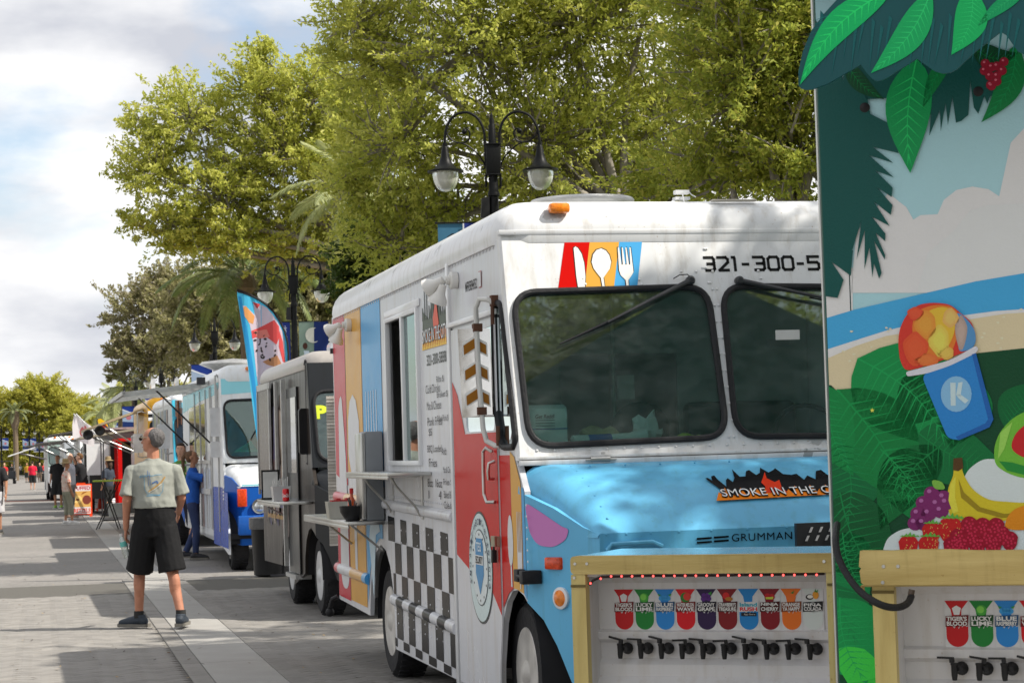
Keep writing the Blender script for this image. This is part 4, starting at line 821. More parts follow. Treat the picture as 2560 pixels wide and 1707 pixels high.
def banana_leaf(mb,base,tip,w,col,vein,lay,n=12,f=K,curl=.15,lobes=0):
    A=Vector(base);B=Vector(tip); d=B-A; nn=Vector((-d.y,d.x)).normalized(); L=d.length; pts=[]
    prof=lambda t: w*L*math.sin(math.pi*min(1,t**.75))*(1 if t<.9 else 1)
    ctr=lambda t: A+d*t+nn*(curl*L*math.sin(math.pi*t))
    lf=[ctr(t/n)+nn*prof(t/n) for t in range(n+1)]; rt=[ctr(t/n)-nn*prof(t/n) for t in range(n,-1,-1)]
    f([tuple(p) for p in lf+rt[1:-1]],lay,col)
    for i in range(2,n-1):
        for s_ in (1,-1):
            a=ctr(i/n); b=ctr(min(1,(i+1.4)/n))+nn*s_*prof(min(.97,(i+1.4)/n))*.88; q=(b-a).normalized(); m_=Vector((-q.y,q.x))*L*.0065
            f([tuple(a-m_),tuple(b),tuple(a+m_)],lay+.5,vein)
    for i in range(n-1):
        a=ctr(i/n);b=ctr((i+1)/n); q=(b-a).normalized(); m_=Vector((-q.y,q.x))*L*.007*(1-i/n)
        f([tuple(a-m_),tuple(b-m_),tuple(b+m_),tuple(a+m_)],lay+.6,vein)
# palm silhouette down the left edge
def spikes(pts,lay,col,mb=mu): K([c3(*p) for p in pts],lay,col,mb)
spikes([(290,300),(420,520),(440,640),(560,700),(600,860),(455,825),(570,915),(435,872),(572,995),(470,958),(565,1052),(560,1105),(478,1050),(565,1150),(555,1205),(460,1130),(550,1268),(450,1215),(525,1310),(524,1352),(470,1305),(524,1430),(522,1456),(462,1350),(504,1530),(490,1562),(462,1475),(452,1556),(436,1385),(408,1510),(410,1290),(364,1456),(390,1240),(340,1400),(320,1380),(290,1380)],7,GRN['dk'])
spikes([(300,300),(870,300),(1260,290),(1200,500),(1110,545),(1095,585),(1080,540),(1045,640),(1020,605),(1000,455),(990,645),(950,680),(920,690),(900,545),(875,705),(862,580),(835,738),(830,620),(770,765),(780,640),(735,690),(700,540),(420,560)],7,GRN['dk'])
spikes([(300,1380),(345,1405),(328,1495),(300,1450)],7,GRN['dk'])
for b_,t_,w_,c_,v_,cu in [((700,330),(665,972),.20,GRN['g1'],GRN['lt'],.05),((1260,250),(1062,688),.16,GRN['g2'],GRN['g1'],-.12),((300,340),(520,560),.16,GRN['gd'],GRN['g2'],.1),((900,300),(735,610),.12,GRN['g2'],GRN['g1'],.05),((1000,250),(1270,300),.25,GRN['gd'],GRN['g2'],.2)]:
    banana_leaf(mu,c3(*b_),c3(*t_),w_,c_,v_,8,curl=cu)
for i,(a,b) in enumerate([(1085,360),(1120,380),(1150,375),(1190,350),(1080,400),(1110,430),(1150,430),(1180,400),(1115,480),(1150,460),(1120,485)]):
    K([c3(a+26*math.cos(t),b+26*math.sin(t)) for t in [j*math.pi/6 for j in range(12)]],10+.1*i,C8(150,30,52)); K([c3(a-6+8*math.cos(t),b-8+7*math.sin(t)) for t in [j*math.pi/3 for j in range(6)]],12,C8(220,110,130))
# big leaves below the beach
for b_,t_,w_,c_,v_,cu in [((215,365),(560,700),.30,C8(18,112,62),C8(30,140,80),-.1),((380,440),(560,560),.4,C8(14,90,50),C8(26,130,72),.1),((140,480),(430,930),.22,C8(12,98,52),C8(22,134,74),-.05),((150,860),(360,1230),.26,C8(8,70,40),C8(24,130,74),.1),((520,690),(300,1000),.2,C8(10,84,46),C8(24,120,66),.1),((440,640),(760,760),.25,C8(12,88,50),C8(24,120,66),.1),((160,1010),(260,1240),.3,C8(12,104,60),C8(30,140,80),.1),((150,1250),(250,1568),.35,C8(16,120,66),C8(34,150,86),.1),((240,1440),(180,1568),.5,C8(60,165,62),C8(70,180,80),0),((110,470),(200,800),.2,C8(14,104,56),C8(30,140,80),.1),((140,640),(170,1000),.3,C8(10,84,50),C8(24,130,74),-.1),((140,1000),(230,1450),.22,C8(10,90,52),C8(24,130,74),.1),((640,430),(560,700),.3,C8(12,96,54),C8(26,130,72),0),((760,620),(900,450),.3,C8(10,80,46),C8(24,120,66),0),((300,700),(470,1000),.25,C8(14,100,54),C8(28,136,76),-.1)]:
    banana_leaf(mu,c4(*b_),c4(*t_),w_*1.3,c_,tuple(.55*a+.45*b for a,b in zip(c_,v_)),8+.9*len(mu.f)%1,curl=cu,n=15)
K([c4(*p) for p in [(185,1568),(260,1490),(320,1400),(900,1400),(900,1700),(185,1700)]],7.5,C8(56,160,58))
star=[(270+ (9 if k%2==0 else 4)*math.sin(k*math.pi/5),557-(9 if k%2==0 else 4)*math.cos(k*math.pi/5)) for k in range(10)]; K([c4(*p) for p in star],9,C8(240,220,90))
# shaved ice cup
def blob(pts,lay,col,r=.0): K([c4(*p) for p in (rpoly(pts,30,4) if r else pts)],lay,col)
blob([(372,255),(395,205),(440,165),(500,158),(560,165),(600,200),(640,230),(655,290),(640,330),(560,362),(440,402),(392,412),(372,370),(366,300)],10,C8(206,60,48),1)
blob([(430,190),(500,165),(570,172),(600,215),(585,290),(560,355),(470,385),(440,330),(415,260)],10.6,C8(226,120,50),1)
blob([(470,190),(530,172),(570,185),(580,260),(550,330),(500,300),(470,250)],11.2,C8(238,178,60),1)
blob([(585,190),(625,222),(652,262),(655,305),(640,330),(590,345),(590,280),(575,230)],11.2,C8(84,140,190),1)
for a_,b_,r1,r2,c_ in ((430,330,46,60,C8(214,84,50)),(470,240,40,50,C8(232,140,58)),(520,300,38,56,C8(240,190,84)),(560,215,30,34,C8(230,170,96)),(600,270,22,60,C8(170,150,140)),(470,370,50,22,C8(222,110,56)),(430,200,30,24,C8(214,80,52)),(545,345,30,24,C8(236,170,80))):
    for q_ in range(3): K([c4(a_+r1*(1-.22*q_)*math.cos(t)*(1+.12*math.sin(3*t+a_)),b_+r2*(1-.22*q_)*math.sin(t)*(1+.1*math.cos(4*t))) for t in [j*math.pi/9 for j in range(18)]],11.3+.1*q_,tuple(min(.8,v*(1+.10*q_)) for v in c_))
blob([(395,415),(560,372),(655,318),(665,330),(655,345),(560,392),(470,422),(400,432)],12,C8(208,208,216),1)
blob([(452,425),(560,390),(655,345),(720,590),(705,620),(590,668),(550,660)],11.8,C8(46,128,200),1)
blob([(640,350),(655,345),(720,590),(705,620),(590,668),(580,655),(690,605),(700,590)],12.2,C8(36,96,170))
K([c4(582+57*math.cos(t),497+66*math.sin(t)) for t in [j*math.pi/12 for j in range(24)]],12.6,C8(130,180,222))
blob([(560,455),(580,455),(580,540),(562,540)],13,C8(190,212,232)); blob([(582,500),(600,500),(628,520),(615,532),(590,512)],13,C8(190,212,232)); blob([(582,500),(590,455),(606,452),(598,505)],13,C8(190,212,232))
# snow mound, fruit
blob([(310,1075),(325,1030),(370,1000),(420,990),(470,985),(520,935),(580,900),(620,780),(680,735),(760,740),(900,720),(1300,700),(1300,1100),(310,1100)],9.5,C8(206,222,236),1)
blob([(720,700),(740,640),(790,585),(860,550),(1000,530),(1000,800),(831,810),(770,790),(725,760)],10,C8(110,180,60),1); blob([(780,700),(800,640),(850,600),(1000,570),(1000,740),(831,735)],10.5,C8(190,40,44),1); blob([(740,745),(790,750),(860,770),(1000,780),(1000,800),(831,795),(770,780)],10.8,C8(40,110,50)); blob([(745,640),(790,600),(760,700),(735,740)],10.8,C8(150,205,90)); blob([(835,690),(850,640),(846,700)],11,BK)
blob([(572,750),(600,750),(606,790),(640,850),(700,890),(831,900),(1000,880),(1000,930),(840,950),(740,970),(640,970),(560,960),(548,900),(552,840),(572,800)],11,C8(206,188,44),1)
blob([(590,810),(610,860),(670,915),(760,940),(900,930),(900,940),(750,955),(660,930),(600,880)],11.6,C8(150,130,30)); blob([(560,830),(580,800),(578,880),(590,930),(570,940),(553,890)],11.6,C8(226,210,70)); blob([(572,735),(604,732),(608,770),(590,782),(570,778)],12,C8(84,60,30))
for a,b in [(490,865),(460,900),(510,905),(535,880),(440,940),(480,940),(525,930),(430,975),(460,975),(545,900)]:
    K([c4(a+29*math.cos(t),b+27*math.sin(t)) for t in [j*math.pi/7 for j in range(14)]],11+(b-850)*.004,C8(118,40,98)); K([c4(a-8+9*math.cos(t),b-9+8*math.sin(t)) for t in [j*math.pi/3 for j in range(6)]],12.2,C8(168,100,156))
blob([(488,812),(530,820),(545,850),(500,850)],12.4,C8(120,176,70),1)
def berry(a,b,r,col,lay):
    K([c4(a+r*math.cos(t)*(1 if math.sin(t)<0 else .85),b+r*1.08*math.sin(t)) for t in [j*math.pi/8 for j in range(16)]],lay,col)
for i,(a,b,r) in enumerate([(490,1010,38),(405,1060,40),(480,1062,42),(560,1000,48)]):
    berry(a,b,r,C8(188,34,34),13+.1*i)
    for k in range(18): x_=a+random.uniform(-.75,.75)*r; y_=b+random.uniform(-.6,.75)*r; K([c4(x_+2*math.cos(t),y_+3*math.sin(t)) for t in (0,1.57,3.14,4.7)],14.0,C8(236,170,90))
    for k in range(5): K([c4(a-r*.8+k*r*.35,b-r*.95),c4(a-r*.6+k*r*.35+r*.1,b-r*1.35+abs(k-2)*6),c4(a-r*.35+k*r*.35,b-r*.85)],14.4,C8(96,140,60))
for i,(a,b) in enumerate([(630,985),(680,990),(730,990),(590,1030),(640,1030),(700,1030),(750,1020),(600,1060),(660,1062),(720,1060),(780,1040),(565,1062)]):
    berry(a,b,34,C8(150,16,44),13.6+.05*i)
    for k in range(12): t=k*2.4; q=6+k*2; K([c4(a+q*math.cos(t)+5*math.cos(u),b+q*math.sin(t)+5*math.sin(u)) for u in (0,1.2,2.5,3.8,5)],14.2+.05*i,C8(196,44,74))
blob([(760,990),(770,950),(800,920),(850,905),(1000,900),(1000,1000),(790,1000)],12.9,C8(226,136,30),1)
part('printed_mural',mu,mat('mural_print',vc=True,rough=.45,var=.02,scale=8,bump=.12,bscale=120),kona,smooth=0)
# awning shaped like banana leaves, standing off the face
AY=-.42
def ka(px,py): q=KF.hit(px,py,'y',AY); return (q.x,q.z)
ao=[(1996,214),(1996,178),(2007,129),(2029,76),(2060,35),(2092,0),(2130,-60),(2700,-60),(2700,150),(2620,60),(2590,110),(2570,140),(2545,130),(2515,88),(2502,80),(2440,128),(2391,174),(2375,182),(2357,184),(2337,179),(2292,147),(2240,180),(2217,196),(2203,202),(2190,203),(2180,197),(2165,180),(2152,162),(2069,210),(2030,224),(2016,225),(2003,222)]
aw=MB(); aw.plate([ka(*p) for p in ao],[],lambda x,z:(x,AY,z),lambda x,z:(x,AY+.012,z)); awn=part('awning_panel',aw,mat('awning_teal',C8(28,84,88),.4,var=.04),kona)
al=MB()
def KA(pts,lay,col): al.poly([ka(*p) for p in pts],lambda x,z:(x,AY-.0015-.001*lay,z),col=viv(col))
KAf=lambda pts,lay,col: KA(pts,lay,col)
for (a,b,w_,c_,v_,cu) in [((560,-60),(45,478),.11,C8(16,150,88),C8(40,180,100),.10),((780,-40),(442,412),.15,C8(22,140,84),C8(44,168,100),-.08),((1010,-60),(893,310),.24,C8(22,146,84),C8(44,168,100),-.12),((1300,-40),(1040,150),.12,C8(18,130,84),C8(40,150,96),.05)]:
    banana_leaf(al,c3(*a),c3(*b),w_,c_,v_,2,n=16,f=KAf,curl=cu)
for k in range(26):
    x_=120+k*48; t_=60+ (k*37%90); KA([c3(x_+40,t_),c3(x_+58,t_+20),c3(x_+26-(k%3)*10,min(t_+220+(k*53%120),440-abs(x_-300)*.12))],.6,C8(24,96,98))
for k in range(7): KA([c3(60+k*6,268-k*24),c3(200,250-k*26),c3(200,246-k*26)],.8,C8(24,104,104))
part('printed_leaves',al,mat('mural_print'),awn,smooth=0)
ab=MB()
for x in (1.2,2.4): ab.tube([(x,-.001,2.62),(x,AY+.014,2.72)],.012,6)
ab.box(-.05,AY+.014,3.2,3.5,0,3.22); part('awning_bracket',ab,DARKST,kona)
for a,b in ((410,605),(1045,515)): 
    q=kx(*c3(a,b)); part('round_light',MB().lathe([(.018,0),(.018,-.008),(.012,-.012),(0,-.012)],c=(q[0],-.004,q[1]),ax='y',n=16),BLACKP,kona)
# dispenser cabinets
YEL=mat('yellow_plank_paint',C8(206,184,122),.5,rgb2=C8(180,156,96),scale=3,stretch=(.5,4,4),bump=.2,bscale=12,dirt=.25)
YELV=mat('yellow_post_paint',C8(212,194,130),.5,rgb2=C8(190,168,106),scale=3,stretch=(4,4,.5),bump=.18,bscale=12,dirt=.25)
CABW=mat('white_plastic_cabinet',(.62,.61,.61),.4,var=.04,scale=2,dirt=.15)
LABELS=[("TIGER'S","BLOOD",C8(186,30,34)),("LUCKY","LIME",C8(34,124,54)),("BLUE","RASPBERRY",C8(44,128,200)),("WATER MELON","WAVE",C8(206,26,36)),("GROOVY","GRAPE",C8(48,28,70)),("STRAWBERRY'S","TREASURE",C8(124,24,30)),("Island","RUSH",C8(34,124,190)),("NINJA","CHERRY",C8(126,20,32)),("ORANGE","YA HAPPY",C8(222,110,34)),("PIÑA","COLADA",C8(200,208,204))]
def fruit(mb,i,f,u,z,s,L=0):
    D=lambda r,a=0,b=0,rz=None:[(u+a*s+r*s*math.cos(t),z+b*s+(rz or r)*s*math.sin(t)) for t in [k*math.pi/7 for k in range(14)]]
    if i in (3,): mb.poly(D(.26),f(1),col=C8(50,120,50)); mb.poly(D(.2,.1,.05),f(2),col=C8(206,60,50))
    elif i==4:
        for a,b in ((-.12,.1),(.1,.12),(0,-.02),(-.16,-.08),(.15,-.06)): mb.poly(D(.12,a,b),f(1),col=C8(86,40,120))
        mb.poly([(u+.1*s,z+.2*s),(u+.3*s,z+.3*s),(u+.28*s,z+.1*s)],f(2),col=C8(60,140,60))
    elif i==5: mb.poly(D(.18,-.05,.08),f(1),col=C8(200,40,40)); mb.poly(D(.2,.1,-.08,.1),f(2),col=C8(170,110,40))
    elif i==7: mb.poly(D(.15,-.1,.05),f(1),col=C8(180,30,40)); mb.poly(D(.15,.12,.02),f(1),col=C8(180,30,40)); mb.poly([(u-.2*s,z),(u+.2*s,z+.02*s),(u+.18*s,z-.1*s),(u-.18*s,z-.1*s)],f(2),col=C8(190,200,70))
    elif i==8: mb.poly(D(.25),f(1),col=C8(226,110,40)); mb.poly([(u-.02*s,z+.2*s),(u+.18*s,z+.32*s),(u+.12*s,z+.16*s)],f(2),col=C8(50,130,50))
    elif i==9: mb.poly(D(.16,.16,.1,.2),f(1),col=C8(220,150,50)); mb.poly([(u+.1*s,z+.25*s),(u+.16*s,z+.42*s),(u+.2*s,z+.28*s),(u+.3*s,z+.38*s),(u+.26*s,z+.22*s)],f(2),col=C8(60,130,50)); mb.poly(D(.2,-.15,0,.14),f(1),col=C8(40,30,26)); mb.poly(D(.15,-.12,.02,.09),f(2),col=C8(226,226,220))
    elif i==1: mb.poly(D(.24),f(1),col=C8(70,160,60)); mb.poly(D(.16,-.03,.03),f(2),col=C8(120,196,80))
    elif i==2: 
        for a in (-.2,-.07,.07,.2): mb.poly(D(.12,a,abs(a)*-.2),f(1),col=C8(60,150,210))
        mb.poly([(u-.3*s,z+.06*s),(u-.38*s,z+.2*s),(u-.18*s,z+.14*s)],f(2),col=C8(50,140,70)); mb.poly([(u+.3*s,z+.06*s),(u+.38*s,z+.2*s),(u+.18*s,z+.14*s)],f(2),col=C8(50,140,70))
    elif i==0: mb.poly([(u-.2*s,z+.1*s),(u,z+.22*s),(u+.2*s,z+.1*s),(u+.12*s,z-.2*s),(u-.12*s,z-.2*s)],f(1),col=C8(214,214,214))
def cabinet(fr,label,x0,zt,W_,plank=False,nlab=10,lab0=.17,dl=.0857,group=None,ztop=None):
    # fr origin = front left corner on the ground, x along, y in
    t=thing('flavour_dispenser',label,'drink dispenser',fr.o,fr.deg,'self-serve syrup dispensers on the shaved ice truck'); 
    H_=zt; D_=.62; fw=.072 if not plank else .114; pw=.06 if not plank else .075; gz=.113 if not plank else .135; ZL=.933; ZT=.700
    if not plank:
        part('top_plank',MB().plate(rpoly([(0,H_-fw),(W_,H_-fw),(W_,H_),(0,H_)],.02),[],lambda x,z:(x,0,z),lambda x,z:(x,.05,z)),YEL,t,bevel=.004)
        tp=MB(); tp.box(.01,.05,H_-.03,W_-.01,D_,H_-.002); part('counter_top',tp,mat('teal_reflection_top',(.22,.38,.42),.12,rgb2=(.5,.56,.56),scale=9,coat=.6),t)  # teal reflection on the top is mixed into its base colour
    else:
        ed=[(-.03,H_-fw),(W_+.03,H_-fw-.0)]+[(W_+.03-k*(W_+.06)/14,H_+random.uniform(-.005,.006)) for k in range(15)]+[(-.036,H_-.05),(-.028,H_-.056),(-.034,H_-.065),(-.03,H_-.105),(-.022,H_-.112),(-.034,H_-.12),(-.028,H_-.15)]
        part('top_plank',MB().plate(ed,[],lambda x,z:(x,-.03,z),lambda x,z:(x,.02,z)),YEL,t,bevel=.003)
        part('counter_top',MB().box(.0,.02,H_-.05,W_,D_,H_-.02),CABW,t)
    part('post',MB().plate(rpoly([(0.0,.55 if not plank else .5),(pw,.5),(pw,H_-fw-.001),(0,H_-fw-.001)],.004),[],lambda x,z:(x,.004,z),lambda x,z:(x,.05,z)),YELV,t,bevel=.006)
    part('post',MB().plate([(W_-pw,.5),(W_,.5),(W_,H_-fw-.002),(W_-pw,H_-fw-.002)],[],lambda x,z:(x,.004,z),lambda x,z:(x,.05,z)),YELV,t,bevel=.006)
    g=MB(); g.box(pw,.03,.32,W_-pw,.05,.42); part('bottom_rail',g,YEL,t)
    gp_=MB()
    for x in (0,W_-pw): gp_.box(x-.001,-.001,H_-gz-.010,x+pw+.001,.0045,H_-gz)
    part('plank_shadow_gap',gp_,mat('groove_shadow_brown',(.16,.12,.04),.7),t)  # thin brown strips painted for the shadow in the post groove
    sc_=MB()
    for x,z in ((.02,H_-.03),(.07,H_-.03),(.015,H_-.085),(W_-.02,H_-.03),(W_-.07,H_-.03),(W_-.015,H_-.085)): sc_.lathe([(.007,0),(.006,-.003),(0,-.003)],c=(x+(.03 if plank else 0),(-.03 if plank else 0),z-(.02 if plank else 0)),ax='y',n=10)
    part('screw_heads',sc_,CHROME,t)
    # moulded inner panel: stepped profile
    prof=[(.03,H_-fw+.02),(.03,H_-fw-.012),(.13,H_-fw-.02),(.16,H_-fw-.045),(.165,.775),(.145,.765),(.15,.735),(.172,.72),(.175,.66),(.150,.635),(.150,.59),(.12,.565),(.12,.46),(.03,.42)]
    pn=MB(); a,b=pw*.98,W_-pw*.98
    for (y0,z0),(y1,z1) in zip(prof,prof[1:]): pn.add([(a,y0,z0),(b,y0,z0),(b,y1,z1),(a,y1,z1)],[(0,1,2,3)])
    for x in (a,b): 
        c0=[(x,y,z) for y,z in prof]; ed_=[(x,.03,prof[0][1]),(x,.03,.42)]
        pn.add(c0,[tuple(range(len(c0)))])
    part('moulded_panel',pn,CABW,t,smooth=0)
    side_=MB(); side_.box(.002,.05,.35,.03,D_,H_-.03); side_.box(W_-.03,.05,.35,W_-.002,D_,H_-.03); side_.box(.03,D_-.02,.35,W_-.03,D_,H_-.03); part('cabinet_side',side_,CABW,t)
    lg=MB(); 
    for x in (.1,W_-.1): 
        for y in (.1,D_-.08): lg.box(x-.02,y-.02,0,x+.02,y+.02,.35)
    part('stand_leg',lg,DARKST,t)
    yp=.160
    z1=ZL; z0=z1-.160
    for i in range(nlab):
        n1,n2,c=LABELS[i]; u=lab0+(i+.5)*dl; w=dl*.445; lb=MB(); f=lambda k:(lambda x,z:(x,yp-.001-.0011*k,z))
        lb.poly([(u-dl/2+.0005,z0-.002),(u+dl/2-.0005,z0-.002),(u+dl/2-.0005,z1),(u-dl/2+.0005,z1)],f(0),col=(.62,.62,.62))
        zs=z0+.072
        cup=[(u+w*math.cos(t),z0+w+.0+w*math.sin(t)) for t in [math.pi+k*math.pi/12 for k in range(13)]]+[(u+w,zs),(u+w*.75,zs-.003),(u+w*1.0,zs+.012),(u+w*.45,zs-.004),(u+w*.35,zs+.006),(u+w*.12,zs-.01),(u+w*.02,zs+.009),(u-w*.25,zs-.008),(u-w*.5,zs+.003),(u-w*1.0,zs+.014),(u-w*.8,zs-.002),(u-w,zs)]
        lb.poly(cup,f(1),col=c)
        lb.poly([(u-w*1.08,z1),(u+w*1.08,z1),(u+w*.45,z1-.03),(u+w*.36,z1-.07),(u+w*.16,zs-.004),(u-w*.12,zs-.004),(u-w*.36,z1-.07),(u-w*.55,z1-.03)],f(1),col=c)
        fruit(lb,i,lambda k:f(2+k*.5),u,z1-.033,.078)
        bc=BK if i not in (6,) else (.62,.62,.62); dk=tuple(v*.25 for v in c) if i!=9 else BK
        zt_=z1-.050
        lb.poly([(u-w*1.05,zt_-.040),(u+w*.98,zt_-.036),(u+w*1.08,zt_+.001),(u-w*1.0,zt_-.003)],f(4),col=dk if i!=6 else (.62,.62,.62))
        tc=(.68,.68,.66) if i!=6 else C8(40,150,170)
        text(lb,n1,f(5),(u-w*.92,zt_-.019,u+w*.92,zt_-.004),col=tc,bold=.035)
        text(lb,n2,f(5),(u-w*.92,zt_-.036,u+w*.92,zt_-.021),col=tc if i!=6 else C8(206,30,40),bold=.035)
        if i==6: lb.poly([(u-w*.8,zt_-.056),(u+w*.8,zt_-.056),(u+w*.8,zt_-.043),(u-w*.8,zt_-.043)],f(4),col=BK); text(lb,'App Store',f(5),(u-w*.5,zt_-.054,u+w*.7,zt_-.046),col=(.6,.6,.6))
        part('flavour_label',lb,mat('label_print',vc=True,rough=.4,var=.02,scale=8),t,label='flavour label reading %s %s'%(n1,n2),smooth=0)
    zt_=ZT
    tapm=None
    for i in range(nlab):
        u=lab0+(i+.42)*dl; e=bpy.data.objects.new('tap',None); COL.objects.link(e); e.parent=t; e.location=(u,.155,zt_); 
        if tapm is None:
            tb=MB(); tb.lathe([(.0,.004),(.022,.004),(.024,-.004),(.018,-.012),(.009,-.03)],ax='y',n=16,c=(.018,0,0)); tb.tube([(.018,0,0),(.004,-.032,0)],.009,8); tb.lathe([(.013,.022),(.0135,.016),(.0115,.012),(.011,-.02),(.0085,-.038),(.006,-.039)],c=(-.002,-.036,0),n=14)
            hdm=MB(); hdm.box(-.008,-.044,.022,.006,-.028,.036); hdm.box(-.052,-.042,.034,.006,-.030,.041,tf=lambda x,y,z:(x,y,z+(-.002-x)*.12)); tapm=(tb.mesh('tap_body',BLACKP),hdm.mesh('tap_handle',BLACKP))
        link('tap_body',tapm[0],e); h=link('tap_handle',tapm[1],e); h.rotation_euler=(random.uniform(-.08,.08),random.uniform(-.12,.12),random.uniform(-.35,.45)); e.rotation_euler=(0,random.uniform(-.03,.03),0); h.location=(0,0,0)
    fw_=MB(); f=lambda k:(lambda x,z:(x,.112-.001*k,z))
    cs=[C8(120,190,60),C8(140,200,60),C8(190,210,50),C8(230,210,40),C8(240,180,40),C8(240,150,40),C8(170,200,50),C8(226,200,40),C8(226,120,40),C8(206,50,36)]
    Lz=.578
    for i,ch_ in enumerate('FLAVORWAVE'):
        u=W_*.34+i*.066; z=Lz-.085-.01*(6.5-i)**2*.06
        text(fw_,ch_,f(0),(u-.004,z-.012,u+.060,z+.083),col=(.66,.66,.66),bold=.12); text(fw_,ch_,f(1),(u+.004,z-.004,u+.052,z+.072),col=(.03,.03,.03),bold=.07); text(fw_,ch_,f(2),(u+.007,z,u+.049,z+.067),col=cs[i],bold=.04)
    part('printed_name',fw_,mat('label_print'),t,smooth=0)
    return t
q=at(1425,1390,8.62); kf1=Frame(q.x,q.y,-21)
cabinet(kf1,'yellow framed syrup dispenser in front of the blue hood, red lights under its top',0,q.z,1.095,lab0=.124)
q2=at(2176,1378,7.52); kf2=Frame(q2.x,q2.y,-21)
cabinet(kf2,'yellow framed syrup dispenser against the green mural with a black hose over its post',0,q2.z-.0,1.35,plank=True,lab0=.219)
# rope light
pts=[(.07,.02,q.z-.115),(.085,.02,q.z-.098),(.12,.02,q.z-.084),(.3,.02,q.z-.080),(.6,.02,q.z-.081),(1.02,.02,q.z-.078)]
rl=thing('rope_light','string of small red lights under the top plank of the left dispenser','rope light',kf1.w(0,0,0),-21)
part('cord',MB().tube(pts,.0055,6),mat('cord_brown',(.04,.03,.03),.5),rl)
rm=mat('red_led',(1,.08,.07),.3,emit=2.5,var=.05); lm_=MB().ball((0,0,0),.0045,8,6).mesh('led',rm)
for k in range(22):
    x=.078+k*.0435; z=q.z-.081 if k>1 else q.z-(.108,.090)[k]
    link('led',lm_,rl,(x,.013,z))
# black hose
hs_=lambda px,py,Y: at(px,py,Y)
hp_=[at(2093,1310,7.62),at(2089,1345,7.5),at(2095,1390,7.45),at(2120,1440,7.4),at(2155,1482,7.35),at(2200,1510,7.3),at(2240,1518,7.35),at(2268,1508,7.4),at(2278,1490,7.45)]
def smoothpath(P,n=4):
    out=[]
    for i in range(len(P)-1):
        p0=P[max(i-1,0)];p1=P[i];p2=P[i+1];p3=P[min(i+2,len(P)-1)]
        for k in range(n):
            t=k/n; out.append(.5*((2*p1)+(-p0+p2)*t+(2*p0-5*p1+4*p2-p3)*t*t+(-p0+3*p1-3*p2+p3)*t**3))
    out.append(P[-1]); return out
ho=thing('hose','black rubber hose drooping across the post of the right dispenser','hose',(0,0,0))
part('tube',MB().tube(smoothpath(hp_),.0125,10),BLACKRUB,ho)
part('fitting',MB().tube([at(2274,1500,7.44),at(2277,1486,7.45)],.009,10),CHROME,ho); part('brass_nut',MB().tube([at(2277,1487,7.45),at(2280,1473,7.45)],.0115,6),mat('old_brass',(.12,.09,.07),.5,metal=.7),ho)
# ---------------------------------------------------------------- trees, palms, hedge
def leafmat(nm,c1,c2,tr=.5):
    m=mat(nm,c1,.55,rgb2=c2,scale=1.3,trans=tr,detail=6,thr=(.35,.65)); return m
BARK=mat('grey_bark',(.16,.14,.115),.9,rgb2=(.32,.29,.25),scale=12,stretch=(1,1,.3),bump=.6,bscale=20)
def quads(name,P,D,N,L,Wd,m,mi=None,mats=None):
    # rhombic leaves: centre P, long axis D, normal N
    S_=np.cross(D,N); S_/=np.linalg.norm(S_,axis=1,keepdims=True)+1e-9
    n=len(P); V=np.empty((n,4,3)); V[:,0]=P-D*L[:,None]; V[:,1]=P+S_*Wd[:,None]; V[:,2]=P+D*L[:,None]; V[:,3]=P-S_*Wd[:,None]
    me=bpy.data.meshes.new(name); me.vertices.add(4*n); me.vertices.foreach_set('co',V.reshape(-1)); me.loops.add(4*n); me.loops.foreach_set('vertex_index',np.arange(4*n,dtype=np.int32)); me.polygons.add(n); me.polygons.foreach_set('loop_start',np.arange(0,4*n,4,dtype=np.int32)); me.polygons.foreach_set('loop_total',np.full(n,4,dtype=np.int32))
    for q in (mats or [m]): me.materials.append(q)
    if mi is not None: me.polygons.foreach_set('material_index',mi.astype(np.int32))
    me.update(calc_edges=True); return me
def unit(a): return a/(np.linalg.norm(a,axis=1,keepdims=True)+1e-9)
